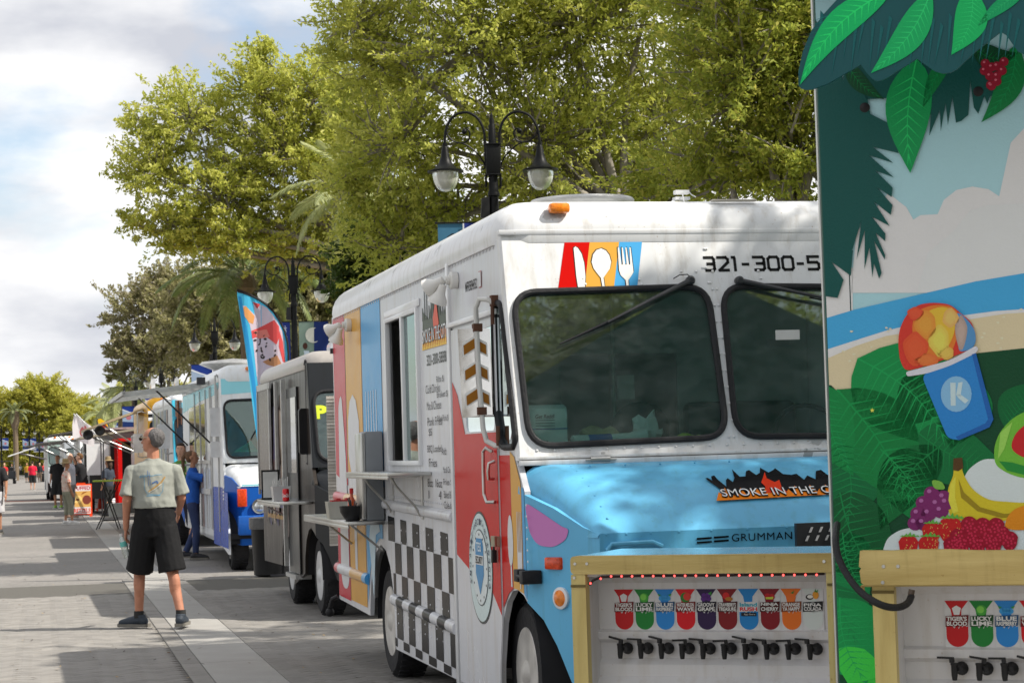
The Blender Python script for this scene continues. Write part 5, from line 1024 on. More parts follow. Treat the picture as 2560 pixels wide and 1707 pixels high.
def tree(name,label,base,fork,blobs,nleaf,leaf=.055,mats=None,seed=1,trunk_r=.22,group='trees along the park edge',twigL=1.25,up=.22,flat=.6,kind_mix=(.6,.3,.1),branches=True,mper=60,jit=.085):
    """blobs: (centre xyz world, radii) ; twigs run outwards from each blob, leaves sit along the twigs"""
    r=np.random.default_rng(seed); rr=random.Random(seed); b0=Vector(base); t=thing(name,label,'tree',b0,0,group)
    fk=Vector(fork)-b0; g=MB()
    g.tube([Vector((0,0,-.1)),Vector((fk.x*.2,fk.y*.2,fk.z*.35)),Vector((fk.x*.7,fk.y*.7,fk.z*.75)),fk],[trunk_r*1.35,trunk_r,trunk_r*.9,trunk_r*.75],10)
    part('trunk',g,BARK,t)
    br=MB(); vol=np.array([b[1][0]*b[1][1]*b[1][2] for b in blobs])**.67; vol/=vol.sum(); PS=[];DS=[]
    for (c,rad),v in zip(blobs,vol):
        c=Vector(c)-b0; rad=np.array(rad); mid=fk.lerp(c,.5)+Vector((rr.uniform(-.4,.4),rr.uniform(-.4,.4),rr.uniform(-.1,.5)))
        P=smoothpath([fk,mid,c],4); br.tube(P,[trunk_r*.36*(1-.8*i/(len(P)-1)) for i in range(len(P))],6)
        nt=max(6,int(nleaf*v/mper)); k=r.normal(size=(nt,3)); k=unit(k); k[:,2]=k[:,2]*.9+up*.5; k=unit(k)
        s0=np.array(c)+k*rad*r.uniform(.15,.75,(nt,1)); d=unit(k*rad/rad.max()+r.normal(size=(nt,3))*.45+np.array([0,0,up])); ln=r.uniform(.5,1.25,(nt,1))*twigL*rad.mean()*.62
        e=s0+d*ln
        if branches:
            for i in range(0,nt,3):
                a=Vector(s0[i]); z=Vector(e[i]); m_=a.lerp(z,.5)+Vector((rr.uniform(-.05,.05),)*3); o_=Vector(c).lerp(a,.3); br.tube([o_,a,m_,z],[.03,.018,.011,.004],3,caps=False)
        m=mper; tt=r.beta(1.2,1.0,(nt,m,1)); bend=np.array([0,0,-.25])*ln.mean(); p=s0[:,None]+(e-s0)[:,None]*tt+bend*(tt*(1-tt))+r.normal(size=(nt,m,3))*np.array([1,1,flat])*jit*(1.15-.7*tt)
        p[...,2]-=.10*(tt[...,0]**2)*0; PS.append(p.reshape(-1,3)); DS.append(np.repeat(d,m,0))
    o=part('branches',br,BARK,t,smooth=60) if branches else None
    P=np.concatenate(PS); D=unit(np.concatenate(DS)*.8+r.normal(size=P.shape)*.7); N=unit(r.normal(size=P.shape)+np.array([0,0,1.1])); N=unit(N-D*(N*D).sum(1,keepdims=True)+1e-6)
    n=len(P); L=leaf*r.uniform(.6,1.25,n); mi=r.choice(3,n,p=kind_mix)
    me=quads('crown',P,D,N,L,L*.42,None,mi,mats); link('crown',me,t); return t
OAK=[leafmat('oak_leaf',(.44,.47,.08),(.54,.54,.11)),leafmat('oak_leaf_deep',(.32,.37,.065),(.40,.43,.08)),leafmat('oak_leaf_young',(.62,.61,.18),(.58,.59,.15))]
DRK=[leafmat('deep_leaf',(.33,.38,.06),(.44,.46,.07)),leafmat('deep_leaf_b',(.24,.30,.05),(.30,.34,.055)),leafmat('deep_leaf_c',(.56,.52,.11),(.5,.48,.1))]
OLV=[leafmat('olive_leaf',(.32,.31,.13),(.40,.37,.18)),leafmat('olive_leaf_b',(.18,.17,.07),(.23,.22,.09)),leafmat('twig_leaf',(.38,.34,.22),(.42,.37,.25))]
FAR=[leafmat('far_leaf',(.48,.47,.08),(.56,.52,.10)),leafmat('far_leaf_b',(.34,.36,.06),(.40,.40,.07)),leafmat('far_leaf_c',(.36,.31,.07),(.28,.27,.05))]
def B(px,py,Y,rx,ry,rz): return (tuple(at(px,py,Y)),(rx,ry,rz))
G=lambda px,Y:(at(px,1100,Y).x,Y,0)
T_main=tree('oak_tree','large yellow green oak behind the checkered truck roof, crown rising past the twin lamp',G(1560,30),at(1560,560,30),[B(1000,360,30,1.1,1.3,.8),B(1180,120,30,1.5,1.6,1.1),B(1350,350,30,1.5,1.5,1.0),B(960,150,31,1.0,1.2,.8),B(1450,60,30,1.6,1.6,1.2),B(1650,300,31,1.3,1.5,1.1),B(1250,-150,30,1.9,1.8,1.2),B(1650,-120,30,1.8,1.8,1.3),B(1150,520,31,1.2,1.3,.6),B(1500,480,32,1.3,1.5,.7),B(880,60,30,.7,.8,.5),B(1000,620,31,.8,1,.6),B(900,480,31,.6,.8,.6)],120000,.046,OAK,1)
tree('oak_tree','dark green oak with a fuller crown beside the tall green mural truck',G(2000,24),at(1980,600,24),[B(1860,200,24,1.0,1.1,.9),B(1990,60,24,1.1,1.2,1.0),B(1830,420,24.5,.9,1.0,.55),B(1980,380,24,.8,1.0,.8),B(2150,200,24,1.2,1.2,1.3),B(1800,20,25,.8,1,.8),B(1960,-150,24,1.3,1.4,.9),B(1700,470,26,.8,1,.4)],90000,.040,DRK,2,kind_mix=(.55,.3,.15))
T_left=tree('oak_tree','wide light green oak leaning out over the street behind the feather flag',G(1050,50),at(980,690,50),[B(380,430,50,.9,1.3,.9),B(480,300,50,1.2,1.4,.9),B(560,480,50,1.4,1.5,1.0),B(640,230,50,.9,1.2,.9),B(720,380,50,1.5,1.6,1.2),B(450,560,50,1.0,1.3,.6),B(800,250,50,1.2,1.4,1.0),B(860,480,50,1.5,1.6,1.3),B(620,600,50,1.3,1.4,.5),B(760,620,51,1.2,1.4,.7),B(350,300,50,.45,.6,.25),B(660,140,50,.35,.5,.5),B(330,560,50,.3,.5,.4),B(930,330,51,1.4,1.6,1.6),B(450,610,50,.6,.8,.35)],92000,.062,OAK,3,jit=.10,kind_mix=(.62,.2,.18),trunk_r=.3)
tree('cypress_shrub_tree','small dark feathery green tree just over the white truck roof edge',G(985,33),at(985,900,33),[B(960,640,33,.7,.8,.6),B(1030,600,33,.6,.7,.5),B(900,700,33,.45,.6,.45),B(980,760,33,.8,.8,.6)],42000,.055,[leafmat('cypress_leaf',(.05,.09,.02),(.08,.12,.025)),leafmat('cypress_leaf_b',(.06,.085,.015),(.04,.07,.012)),leafmat('cypress_leaf_c',(.14,.14,.02),(.1,.12,.02))],4,trunk_r=.12,twigL=1.2)
tree('olive_tree','olive brown tree filling the gap behind the second twin lamp',G(740,78),at(730,1000,78),[B(560,760,78,2.16,2.16,1.49),B(690,720,78,2.03,2.03,1.89),B(800,760,78,1.89,2.03,1.89),B(480,840,78,1.62,1.89,1.08),B(620,880,78,2.16,2.16,1.08),B(740,880,78,2.16,2.16,1.35),B(850,650,78,1.89,1.89,1.62)],80000,.105,OLV,5,jit=.12,trunk_r=.2)
tree('bare_oak','greyish half bare oak at the left end of the tree row',G(420,112),at(420,1050,112),[B(360,790,112,2.29,2.29,1.72),B(430,730,112,2.00,2.00,1.29),B(480,850,112,2.57,2.57,1.43),B(320,880,112,1.57,1.86,1.00),B(410,900,112,2.86,2.86,1.14),B(540,780,112,2.29,2.29,1.43),B(290,930,112,0.71,0.86,0.43)],42000,.115,OLV,6,jit=.12,trunk_r=.2,kind_mix=(.35,.3,.35))
far0=tree('far_oak','broad far oak behind the lone palm at the end of the street',G(90,275),at(90,1130,275),[B(40,1020,275,3.6,3,2.8),B(100,990,275,4,3,2.6),B(150,1020,275,3.6,3,2.4),B(60,1080,275,3.6,3,2),B(130,1085,275,4,3,2.2),B(180,1060,275,3,3,2.6),B(10,1060,275,3.4,3,2.4),B(30,1125,275,4,3,1.6),B(90,1130,275,4,3,1.6),B(160,1125,275,4,3,1.8)],100000,.20,FAR,7,trunk_r=.4,twigL=.9,jit=.35,branches=False,group='far oaks at the end of the street')
for i,(px,Y,lab) in enumerate(((-60,280,'far oak at the left border of the view'),(215,250,'far oak to the right of the lone palm, lower and rounder'),(330,240,'far oak hidden behind the far palms'),(470,260,'far oak glimpsed between the awnings'),(-420,290,'far oak outside the left border'),(700,250,'far oak behind the food trucks'),(1100,240,'far oak behind the checkered truck'),(1600,250,'far oak behind the blue hood'),(2200,260,'far oak behind the mural truck'))):
    c=copy_tree(far0); q=at(px,1100,Y); c.location=(q.x,q.y,0); c.rotation_euler=(0,0,R(40*i+30)); s_=(.9,.72,.8,.85,.95,.9,.9,.9,.9)[i]; c.scale=(s_,s_,s_); c['label']=lab
# trees that stand outside the frame: they shade the hood and are mirrored in the glass
tree('oak_tree','oak to the right outside the view shading the blue hood',(8.5,11.0,0),(7.5,11.2,3.5),[((6.0,10.4,7.2),(1.2,1.2,.8)),((7.6,9.4,8.2),(1.4,1.3,.8)),((6.4,12.6,8.6),(1.3,1.3,.8)),((8.6,12.0,9.2),(1.5,1.4,.9)),((9.8,10.2,8.0),(1.4,1.3,.9)),((10.6,13.0,10.2),(1.3,1.3,.9)),((8.6,15.0,9.4),(1.2,1.2,.8)),((10.5,9.6,11.4),(1.3,1.2,.7)),((5.4,15.2,9.4),(1.0,.9,.5)),((7.2,14.2,10.8),(1.1,.9,.6)),((4.7,16.8,8.4),(.6,.7,.4)),((8.4,16.2,11.4),(1.0,1.0,.6))],44000,.06,OAK,8,branches=True)
for i,(x,y,s_,lab) in enumerate(((-24,6,1.0,'oak across the street outside the left border, nearest'),(-27,24,1.1,'oak across the street outside the left border, second'),(-31,44,1.1,'oak across the street outside the left border, third'),(-9,-22,1.0,'oak behind the viewpoint, left one'),(4,-19,1.1,'oak behind the viewpoint, middle one'),(15,-20,1.0,'oak behind the viewpoint, right one'),(9.5,-4,1.35,'tall oak close behind the viewpoint on the right'),(2.5,-9.5,1.35,'tall oak close behind the viewpoint in the middle'),(-34,60,1.2,'oak across the street outside the left border, fourth'),(-40,78,1.2,'oak across the street outside the left border, fifth'),(-47,98,1.2,'oak across the street outside the left border, sixth'),(-56,122,1.2,'oak across the street outside the left border, seventh'))):
    c=copy_tree(T_left if i%2 else T_main); c.location=(x,y,0); c.rotation_euler=(0,0,R(70*i)); c.scale=(s_,s_,s_); c['label']=lab; c['group']='oaks around the plaza'
# palms
PALML=mat('palm_frond_leaf',(.13,.19,.05),.4,rgb2=(.24,.28,.09),scale=3,trans=.25)
PALML2=mat('palm_frond_pale',(.27,.31,.12),.4,rgb2=(.36,.38,.17),scale=3,trans=.3)
PTR=mat('palm_trunk_bark',(.20,.15,.10),.9,rgb2=(.13,.10,.07),scale=10,stretch=(1,1,4),bump=.8)
def frond_mesh(L,drop,seed,m,leaflets=46,ll=.42,w=.018):
    rr=random.Random(seed); g=MB(); ctr=lambda t: Vector((L*t*(1-.12*t*t),0,L*(.55*t-drop*t*t))); n=10
    g.tube([ctr(k/n) for k in range(n+1)],[.022*(1-.8*k/n)*L/2 for k in range(n+1)],4,caps=False)
    for i in range(leaflets):
        t=.14+.84*i/leaflets; p=ctr(t); d=(ctr(t+.02)-p).normalized(); l=ll*L/2.4*(math.sin(math.pi*min(1,t*.9+.12))**.6)*rr.uniform(.85,1.1)
        for s in (-1,1):
            e=p+(d*.62+Vector((0,s*.75,.28-.5*t+rr.uniform(-.12,.08)))).normalized()*l; q=p+(e-p)*.55+Vector((0,0,.03*l)); e=e-Vector((0,0,.22*l)); wv=d*w*L/2
            g.add([p-wv*.6,p+wv*.6,q+wv,e,q-wv],[(0,1,2,4),(4,2,3)])
    return g.mesh('frond',[m],smooth=0)
def palm(label,px,py,Y,L=2.5,n=22,m=PALML,tr=.16,group='palms between the oaks',lo=-.35,seed=0,boot=0):
    c=at(px,py,Y); t=thing('palm_tree',label,'palm tree',(c.x,c.y,0),0,group); part('trunk',MB().tube([(0,0,0),(.05,0,c.z*.5),(0,0,c.z-.1)],[tr*1.2,tr,tr*.95],10),PTR,t)
    part('crown_shaft',MB().lathe([(tr*.9,c.z-.5-boot),(tr*1.9,c.z-.3-boot*.5),(tr*1.6,c.z),(tr*.5,c.z+.15)],n=10),PTR,t); rr=random.Random(seed+5)
    ms=[frond_mesh(L,.55,seed+1,m),frond_mesh(L*.95,.85,seed+2,m),frond_mesh(L*.85,.3,seed+3,m)]
    for i in range(n):
        k=i/n; o=link('frond',ms[0 if k<.45 else (1 if k<.75 else 2)],t,(0,0,c.z)); el=(.15 if k<.45 else (.55 if k<.75 else -.55)); o.rotation_euler=(0,el*.6+rr.uniform(-.15,.15),i*2.4+rr.uniform(-.2,.2))
    return t
palm('palm with long drooping fronds behind the second lamp, left of the oak limbs',610,690,53,2.6,26,seed=10)
palm('palm half buried in the oak crown above the second lamp',915,490,45,2.3,22,PALML2,seed=20)
palm('tall bright palm left of the fourth lamp',335,975,112,2.4,26,PALML2,seed=30)
palm('bright palm lower and left among the far palms',300,1010,120,2.4,24,PALML2,seed=40)
palm('small far palm leftmost of the far palm group',262,1040,135,2.2,22,PALML2,seed=50)
palm('far palm behind the yellow feather flag',282,1085,160,2.0,20,PALML2,seed=55)
palm('lone slim palm trunk with brown boot before the far oaks',37,1030,222,2.2,24,mat('palm_grey_green',(.13,.16,.06),.5,rgb2=(.2,.22,.1),scale=2,trans=.2),.26,seed=60,boot=1.4)
# hedge at the far end, with a kerb
a=gp(-260,1192); b=gp(300,1188); d=(b-a); Lh=d.length; ang=math.degrees(math.atan2(d.y,d.x)); t=thing('hedge','long clipped green hedge closing the far end of the street','hedge',a,ang)
g=MB(); g.box(0,0,0,Lh,1.5,2.3); part('core',g,mat('hedge_core',(.03,.045,.012),.9),t); r=np.random.default_rng(3); n=26000; fr_=r.random(n)
P=np.stack([r.uniform(0,Lh,n),np.where(fr_<.6,r.normal(-.05,.08,n),r.uniform(0,1.5,n)),np.where(fr_<.6,r.uniform(0,2.45,n),r.normal(2.4,.08,n))],1); D=unit(r.normal(size=(n,3))); N=unit(np.cross(D,r.normal(size=(n,3)))); L=np.full(n,.16)
link('foliage',quads('foliage',P,D,N,L,L*.6,None,r.choice(3,n,p=(.5,.35,.15)),[leafmat('hedge_leaf',(.10,.13,.025),(.15,.16,.03)),leafmat('hedge_leaf_b',(.05,.08,.018),(.08,.10,.02)),leafmat('hedge_leaf_c',(.16,.17,.04),(.14,.15,.03))]),t)
g=MB(); g.box(-5,-2.2,-.02,Lh+5,-1.9,.15); o=structure('kerb',g,mat('kerb_concrete',(.45,.43,.40),.8)); o.location=a; o.rotation_euler=(0,0,R(ang))
# lawn behind the trucks and across the street
LAWN=mat('lawn_grass',(.06,.085,.02),.9,rgb2=(.09,.11,.03),scale=2,bump=.5,bscale=60)
g=MB(); g.add([sp(7.2,-30,-.004),sp(40,-30,-.004),sp(40,260,-.004),sp(7.2,260,-.004)],[(0,1,2,3)]); structure('lawn',g,LAWN)
# ---------------------------------------------------------------- the other trucks
def roofhit(fr,px,py,off=.05): return fr.hit(px,py,'x',off).y
T2=Frame(-2.03,20.9,13)
STEELW=mat('weathered_steel_wrap',(.05,.042,.036),.3,metal=.0,rgb2=(.025,.021,.019),spec=.08,scale=2.2,stretch=(1,3,.6),bump=.15,bscale=2)
DKP=smat('charcoal_paint',(.016,.018,.021),rough=.3,spec=.2,coat=.05)
a2=((.5,.33),(.46,.55),(.36,.72),(.22,.80),(.05,.83),(-.12,.80),(-.35,.79),(-.62,.76))
w2=(max(-.3,roofhit(T2,814,1439)),roofhit(T2,733,1405)); print('T2 wheels',w2)
v0=w2[1]; ra2=tuple((v0+.5*math.cos(R(a)),.37+.48*math.sin(R(a))) for a in (180,160,135,110,90,70,45,20,0))
wf=w2[0]; a2=tuple((wf+.52*math.cos(R(a)),.37+.46*math.sin(R(a))) for a in (0,20,45,70,90,115))+((-.62,.76),)
blk,yF2=van('food_truck','dark steel food truck with big black mirror and yellow window lettering',T2,L=3.74,zt=2.52,zf=2.36,zb=1.42,side=STEELW,front=DKP,roofm=mat('dull_roof_metal',(.42,.39,.36),.35,metal=.4),hoodm=DKP,right=STEELW,wheels=w2,arch=a2,rarch=ra2,ztop=1.38,fz=1.05,wk='cover',rear_bot=.35,markers=(-.7,.7))
f=lambda d:(lambda v,z:(-.002-d,v,z))
pr=MB()
rr=random.Random(5)
for k in range(46):    # muddled photo wrap on the steel
    w=rr.uniform(.08,.3); h=rr.uniform(.12,.45); v=rr.uniform(1.3+w,3.65-w); z=rr.uniform(.62+h,2.2-h); c=rr.choice([C8(150,110,84),C8(96,70,70),C8(60,54,84),C8(180,160,140),C8(120,60,50),C8(80,74,70),C8(64,60,110)])
    pr.poly(rpoly([(v-w,z-h),(v+w,z-h*.7),(v+w*.7,z+h),(v-w*.8,z+h*.8)],.1,3),f(.001+.0006*k),col=c)
for k in range(12): pr.poly([(1.6+k*.12,.98),(1.68+k*.12,.98),(1.68+k*.12,1.03+.02*(k%3)),(1.6+k*.12,1.03)],f(.033),col=C8(60,60,150)); pr.poly([(1.6+k*.12,.86),(1.68+k*.12,.86),(1.68+k*.12,.9+.02*(k%2)),(1.6+k*.12,.9)],f(.033),col=C8(200,150,60))
part('printed_wrap',pr,mat('metal_print',vc=True,rough=.3,metal=.0,var=.5,spec=.08,scale=5,bump=.15,bscale=2),blk,smooth=0)
g=MB(); g.box(-.05,2.55,1.15,-.036,3.62,2.25); part('hatch_panel',g,mat('hatch_film',(.07,.055,.045),.25,metal=.1,rgb2=(.14,.11,.09),spec=.1,scale=3,stretch=(1,4,.7)),blk)
g=MB(); g.box(-.06,2.48,1.1,-.036,2.55,2.32); g.box(-.06,3.62,1.1,-.036,3.66,2.32); g.box(-.06,2.4,2.25,-.036,3.66,2.32); g.box(-.07,1.25,.4,-.03,1.32,2.3); g.box(-.06,1.9,1.2,-.036,1.98,2.3); part('hatch_trim',g,ALU,blk)
g=MB(); g.box(-.02,.45,.35,-.005,1.25,2.2); dr=part('door',g,DKP,blk); part('door_pane',MB().box(-.024,.5,1.35,-.021,1.2,2.1),mat('dark_pane',(.03,.035,.035),.05,coat=.6),dr); part('door_step',MB().box(-.06,.5,.3,.1,1.3,.34),ALU,blk)
def big_mirror(t,x,v,zc,w=.10,h=.26,m=BLACKP,arm=DARKST):
    e=part('mirror',MB().plate(rrect(-w,-h,w,h,.03),[],lambda a,b:(x+a,v-.04,zc+b),lambda a,b:(x+a,v+.04,zc+b)),m,t,bevel=.01)
    part('mirror_arm',MB().tube([(0,v+.02,zc+h+.42),(x*.6,v,zc+h+.46),(x,v,zc+h+.44),(x,v,zc+h+.38),(x,v,zc-h-.08),(x*.6,v,zc-h-.1),(0,v,zc-h-.08)],.014,8),arm,e)
q=T2.hit(769,1078,'y',-.15); big_mirror(blk,q.x-.0,-.15,q.z,.085,.22)
g=MB(); text(g,'PI',lambda u,z:(u,yF2(z)-.003,z),(.05,1.86,.21,1.99),col=C8(200,216,60),bold=.06); part('window_lettering',g,mat('label_print'),blk,smooth=0)
g=MB(); g.box(.55,1.3,2.5,1.35,2.3,2.74); part('rooftop_unit',g,WHITEP,blk,bevel=.08,seg=4)
g=MB(); P0=T2.hit(660,1250,'x',-.25); g.box(-.32,P0.y-1.9,P0.z-.015,-.01,P0.y,P0.z+.01); g.box(-.32,P0.y-1.9,P0.z-.04,-.31,P0.y,P0.z+.0); 
shz=P0.z; shv=P0.y; bsf=part('side_shelf',g,CHROME,blk,bevel=.002)
g=MB(); g.tube([(-.02,1.7,1.2),(-.03,2.4,1.19),(-.02,2.5,1.15)],.02,8); g.tube([(-.01,1.6,.9),(-.2,1.6,1.0)],.01,6); part('side_tube',g,CHROME,blk)
def W2(x,y,z): return tuple(T2.w(x,y,z))
can=thing('drink_can','red cola can on the steel shelf of the dark truck','can',W2(-.2,shv-1.45,shz+.011)); part('can_body',MB().lathe([(.024,0),(.033,.008),(.033,.108),(.027,.12)],n=20),mat('can_red',(.55,.01,.015),.25,metal=.3,coat=.4),can); part('can_lid',MB().lathe([(.027,.1195),(.024,.119),(0,.118)],n=16),CHROME,can)
g=MB(); text(g,'Coca-Cola',lambda a,z:(.0337*math.sin(a)*1,-.0337*math.cos(a),z),(-1.0,.04,1.0,.075),col=(.8,.8,.8),shear=.3,bold=.02); part('can_lettering',g,mat('label_print'),can,smooth=0)
cup=thing('utensil_box','clear box of white utensils on the steel shelf of the dark truck','box',W2(-.2,shv-1.05,shz+.011),13); part('box_shell',MB().plate([(-.09,-.09),(.09,-.09),(.09,.09),(-.09,.09)],[[(-.083,-.083),(.083,-.083),(.083,.083),(-.083,.083)]],lambda a,b:(a,b,.14),lambda a,b:(a*.85,b*.85,0)),mat('clear_plastic_milky',(.5,.5,.5),.2),cup)
for k in range(9): part('utensil',MB().tube([(-.06+.015*k,0,.02),(-.075+.018*k,.02*math.sin(k*2),.20+.015*(k%3))],.006,5),mat('utensil_white',(.66,.66,.64),.4),cup)
pf=thing('menu_stand','black framed menu card standing on the steel shelf of the dark truck','sign',W2(-.22,shv-.35,shz+.011),13); part('frame',MB().box(-.09,0,0,.09,.02,.30).box(-.09,.02,0,-.08,.12,.02).box(.08,.02,0,.09,.12,.02),BLACKP,pf); part('card',MB().box(-.075,-.004,.02,.075,-.001,.28),mat('paper_white'),pf)
# ribbed white sheet hanging behind the checkered truck
a=at(816,1000,18.6); g=MB(); w_=.13
for k in range(46): g.box(0,0,k*.028-1.25,.16,.012,k*.028-1.236,tf=lambda x,y,z:(x,y+.004*math.sin(z*60),z))
g.box(0,.012,-1.25,.16,.02,.03); g.box(0,.012,.03,.16,.02,.035)
o=part('rear_ribbed_panel',g,mat('ribbed_white',(.45,.42,.38),.4,metal=.2),truck); o.location=T1.loc((a.x,a.y,a.z)); part('panel_hook',MB().box(-.02,5.76,2.3,.2,5.8,2.34),DARKST,truck)
# trash can
a=gp(682,1438); tc_=thing('trash_can','black round trash can behind the dark steel truck','trash can',(a.x,a.y,0)); part('bin',MB().lathe([(.20,0),(.24,.02),(.27,.68),(.285,.70),(.285,.74),(.25,.74),(.22,.1),(0,.08)],n=24),BLACKP,tc_); part('bin_liner',MB().lathe([(.287,.60),(.292,.64),(.29,.745),(.26,.75),(.25,.70)],n=24),mat('liner_grey',(.10,.10,.10),.35,bump=.6,scale=20),tc_)
# blue and white truck
T3=Frame(-4.13,30.2,13)
WTE=smat('white_truck_paint',(.74,.76,.78)); DBL=smat('deep_blue_paint',(.012,.10,.42)); CYN=C8(150,214,226)
w3=(-.40,roofhit(T3,572,1357))
ra3=tuple((w3[1]+.5*math.cos(R(a)),.40+.48*math.sin(R(a))) for a in (180,160,135,110,90,70,45,20,0)); a3=((.12,.33),(.10,.50),(.02,.66),(-.12,.77),(-.30,.82),(-.45,.82),(-.54,.80),(-.62,.76))
blu,yF3=van('food_truck','white and royal blue food truck with pale cyan roof band',T3,L=6.6,zt=2.82,zf=2.60,side=WTE,front=WTE,roofm=WTE,hoodm=WTE,nosem=DBL,wheels=w3,arch=a3,rarch=ra3,fz=1.13,bz=(.48,.74),bumperm=DBL,right=WTE,taper=.18,markers=(-.7,.7))
pr=MB(); f=lambda v,z:(-.003,v,z)
pr.poly([(-.1,2.58),(6.5,2.58),(6.5,2.3),(3,2.4),(.5,2.42),(-.1,2.5)],f,col=CYN); pr.poly([(1.15,.3),(w3[1]-.55,.3),(w3[1]-.55,1.05),(1.15,1.1)],f,col=C8(16,70,170)); pr.poly([(.02,.3),(1.05,.3),(1.05,1.12),(.02,1.12)],lambda v,z:(-.004,v,z),col=C8(16,70,170)); pr.poly([(.02,.66),(.02,1.12),(-.61,1.12),(-.61,.79),(-.3,.835),(-.12,.79),(.015,.68)],lambda v,z:(-.004,v,z),col=C8(10,56,150))
for k in range(10): v=1.3+k*.45; pr.poly([(v,.5),(v+.3,.5),(v+.36,1.35),(v+.1,1.4)],lambda v,z,k=k:(-.0045-.0005*k,v,z),col=rr.choice([C8(190,200,212),C8(150,160,176),C8(176,150,150),C8(210,214,220)]))
fF=lambda u,z:(u,yF3(z)-.003,z); pr.poly([(.02,2.40),(2.2,2.52),(2.2,2.62),(.02,2.62)],fF,col=CYN)
pr.poly([(.19,1.135),(2.0,1.135),(2.0,1.16),(.19,1.16)],lambda u,z:(u,-1.09,z),col=CYN)
part('printed_wrap',pr,mat('glossy_print'),blu,smooth=0)
g=MB()
for v in (.02,1.08,1.25,2.0,3.0,4.0): g.box(-.02,v,.5,-.004,v+.045,2.55)
g.box(-.03,1.2,1.45,-.004,5.5,1.5); g.box(-.035,1.2,1.0,-.004,5.5,1.08); part('body_trim',g,ALU,blu)
part('serving_opening',MB().box(-.008,2.1,1.5,-.004,5.2,2.35),mat('dark_pane'),blu)
g=MB(); g.box(-.24,3.7,1.42,-.01,5.2,1.45); part('service_shelf',g,CHROME,blu)
g=MB()
for v in (1.2,2.6,4.0,5.4): g.box(-1.25,v,-.02,0,v+.06,.02,tf=lambda x,y,z:(x,y,2.62+z+x*.10))
g.box(-1.27,1.2,-.03,-1.22,5.46,.03,tf=lambda x,y,z:(x,y,2.62+z+x*.10)); g.box(-.03,1.2,-.03,0,5.46,.03,tf=lambda x,y,z:(x,y,2.62+z)); aw=part('awning_frame',g,ALU,blu)
for v in (1.25,5.4): part('gas_strut',MB().tube([(-.8,v,2.55),(-.02,v,1.75)],.014,6),BLACKP,aw)
part('flood_light',MB().box(-.2,1.1,2.60,-.08,1.2,2.70),DARKST,blu)
q=T3.hit(540,1055,'y',-.1); big_mirror(blu,q.x,-.1,q.z,.085,.20,mat('mirror_white',(.6,.6,.6),.3),ALU); part('mirror',MB().plate(rrect(-.09,-.11,.09,.11,.03),[],lambda a,b:(q.x+a,-.14,q.z-.38+b),lambda a,b:(q.x+a,-.06,q.z-.38+b)),mat('mirror_white'),blu,bevel=.01)
q=T3.hit(604,1243,'y',-1.1); part('turn_signal',MB().box(q.x-.06,-1.13,.86,q.x+.07,-1.09,1.10),mat('orange_lens'),blu,bevel=.01)
part('wiper_arm',MB().tube([(.62,yF3(2.28)-.03,2.28),(.5,yF3(1.9)-.04,1.95),(.40,yF3(1.8)-.03,1.78)],.012,6),BLACKP,blu)
g=MB(); 
for k in range(10): g.box(-.008,-.58,.95+k*.05,-.003,-.45,.975+k*.05)
part('side_louvre',g,WTE,blu)
pr=MB(); 
for c,pts in ((C8(190,120,80),[(.25,1.62),(1.0,1.62),(.95,1.85),(.7,2.0),(.45,1.85)]),(C8(110,150,110),[(.15,1.6),(.5,1.6),(.4,1.75)]),(C8(200,180,150),[(.6,1.6),(.9,1.6),(.8,1.75)])): pr.poly(pts,lambda u,z:(u,yF3(z)+.06,z),col=c)
part('window_reflections',pr,mat('label_print'),blu,smooth=0)  # colour patches painted as reflections in the windshield
g=MB(); g.lathe([(.32,2.82),(.32,2.95),(.36,2.97),(.55,3.05),(.5,3.09),(0,3.14)],c=(.7,4.9,0),n=24); part('exhaust_cap',g,ALU,blu)
# teal truck with thatch, yellow truck behind
TEAL=smat('teal_paint',C8(70,176,206)); T4=Frame(-6.16,38.8,13)
tea,yF4=van('food_truck','teal food truck with brown thatch fringe and dark windshield',T4,L=5.2,zt=2.72,zf=2.55,side=mat('silver_side',(.42,.44,.46),.3,metal=.5),front=TEAL,roofm=WTE,hoodm=DBL,wheels=(.1,3.9),arch=tuple((.1+.52*math.cos(R(a)),.37+.48*math.sin(R(a))) for a in (0,20,45,70,90,110))+((-.62,.76),),rarch=tuple((3.9+.5*math.cos(R(a)),.40+.48*math.sin(R(a))) for a in (180,150,120,90,60,30,0)),glassm=mat('navy_dark_glass',(.01,.02,.035),.08))
g=MB(); rr=random.Random(3)
for k in range(120):
    u=rr.uniform(.05,2.2); l=rr.uniform(.25,.5); g.box(u,yF4(2.5)-.09+rr.uniform(-.02,.02),2.55-l,u+.02,yF4(2.5)-.07,2.58)
o=part('thatch_fringe',g,mat('thatch_brown',(.15,.075,.05),.9),tea,smooth=0); o['kind']='stuff'
pr=MB(); pr.poly([(.2,1.55),(.95,1.55),(.95,2.05),(.2,2.05)],lambda u,z:(u,yF4(z)-.02,z),col=C8(110,190,190)); part('sun_shade',pr,mat('label_print'),tea,smooth=0)
big_mirror(tea,-.14,-.1,1.95,.11,.22,mat('mirror_white'),ALU)
g=MB()
for k in range(14):
    v=.9+k*.3; g.box(-.02-.004*(k%3),v,.4,-.003,v+.2,2.45,k%4)
part('side_lettering_strips',g,[mat('strip_a',(.35,.30,.28),.3,metal=.4),mat('strip_b',(.16,.24,.3),.3,metal=.3),mat('strip_c',(.5,.48,.46),.3,metal=.3),mat('strip_d',(.3,.36,.2),.4)],tea)
YELT=smat('taxi_yellow',C8(216,160,40)); T5=Frame(-7.75,45.6,13)
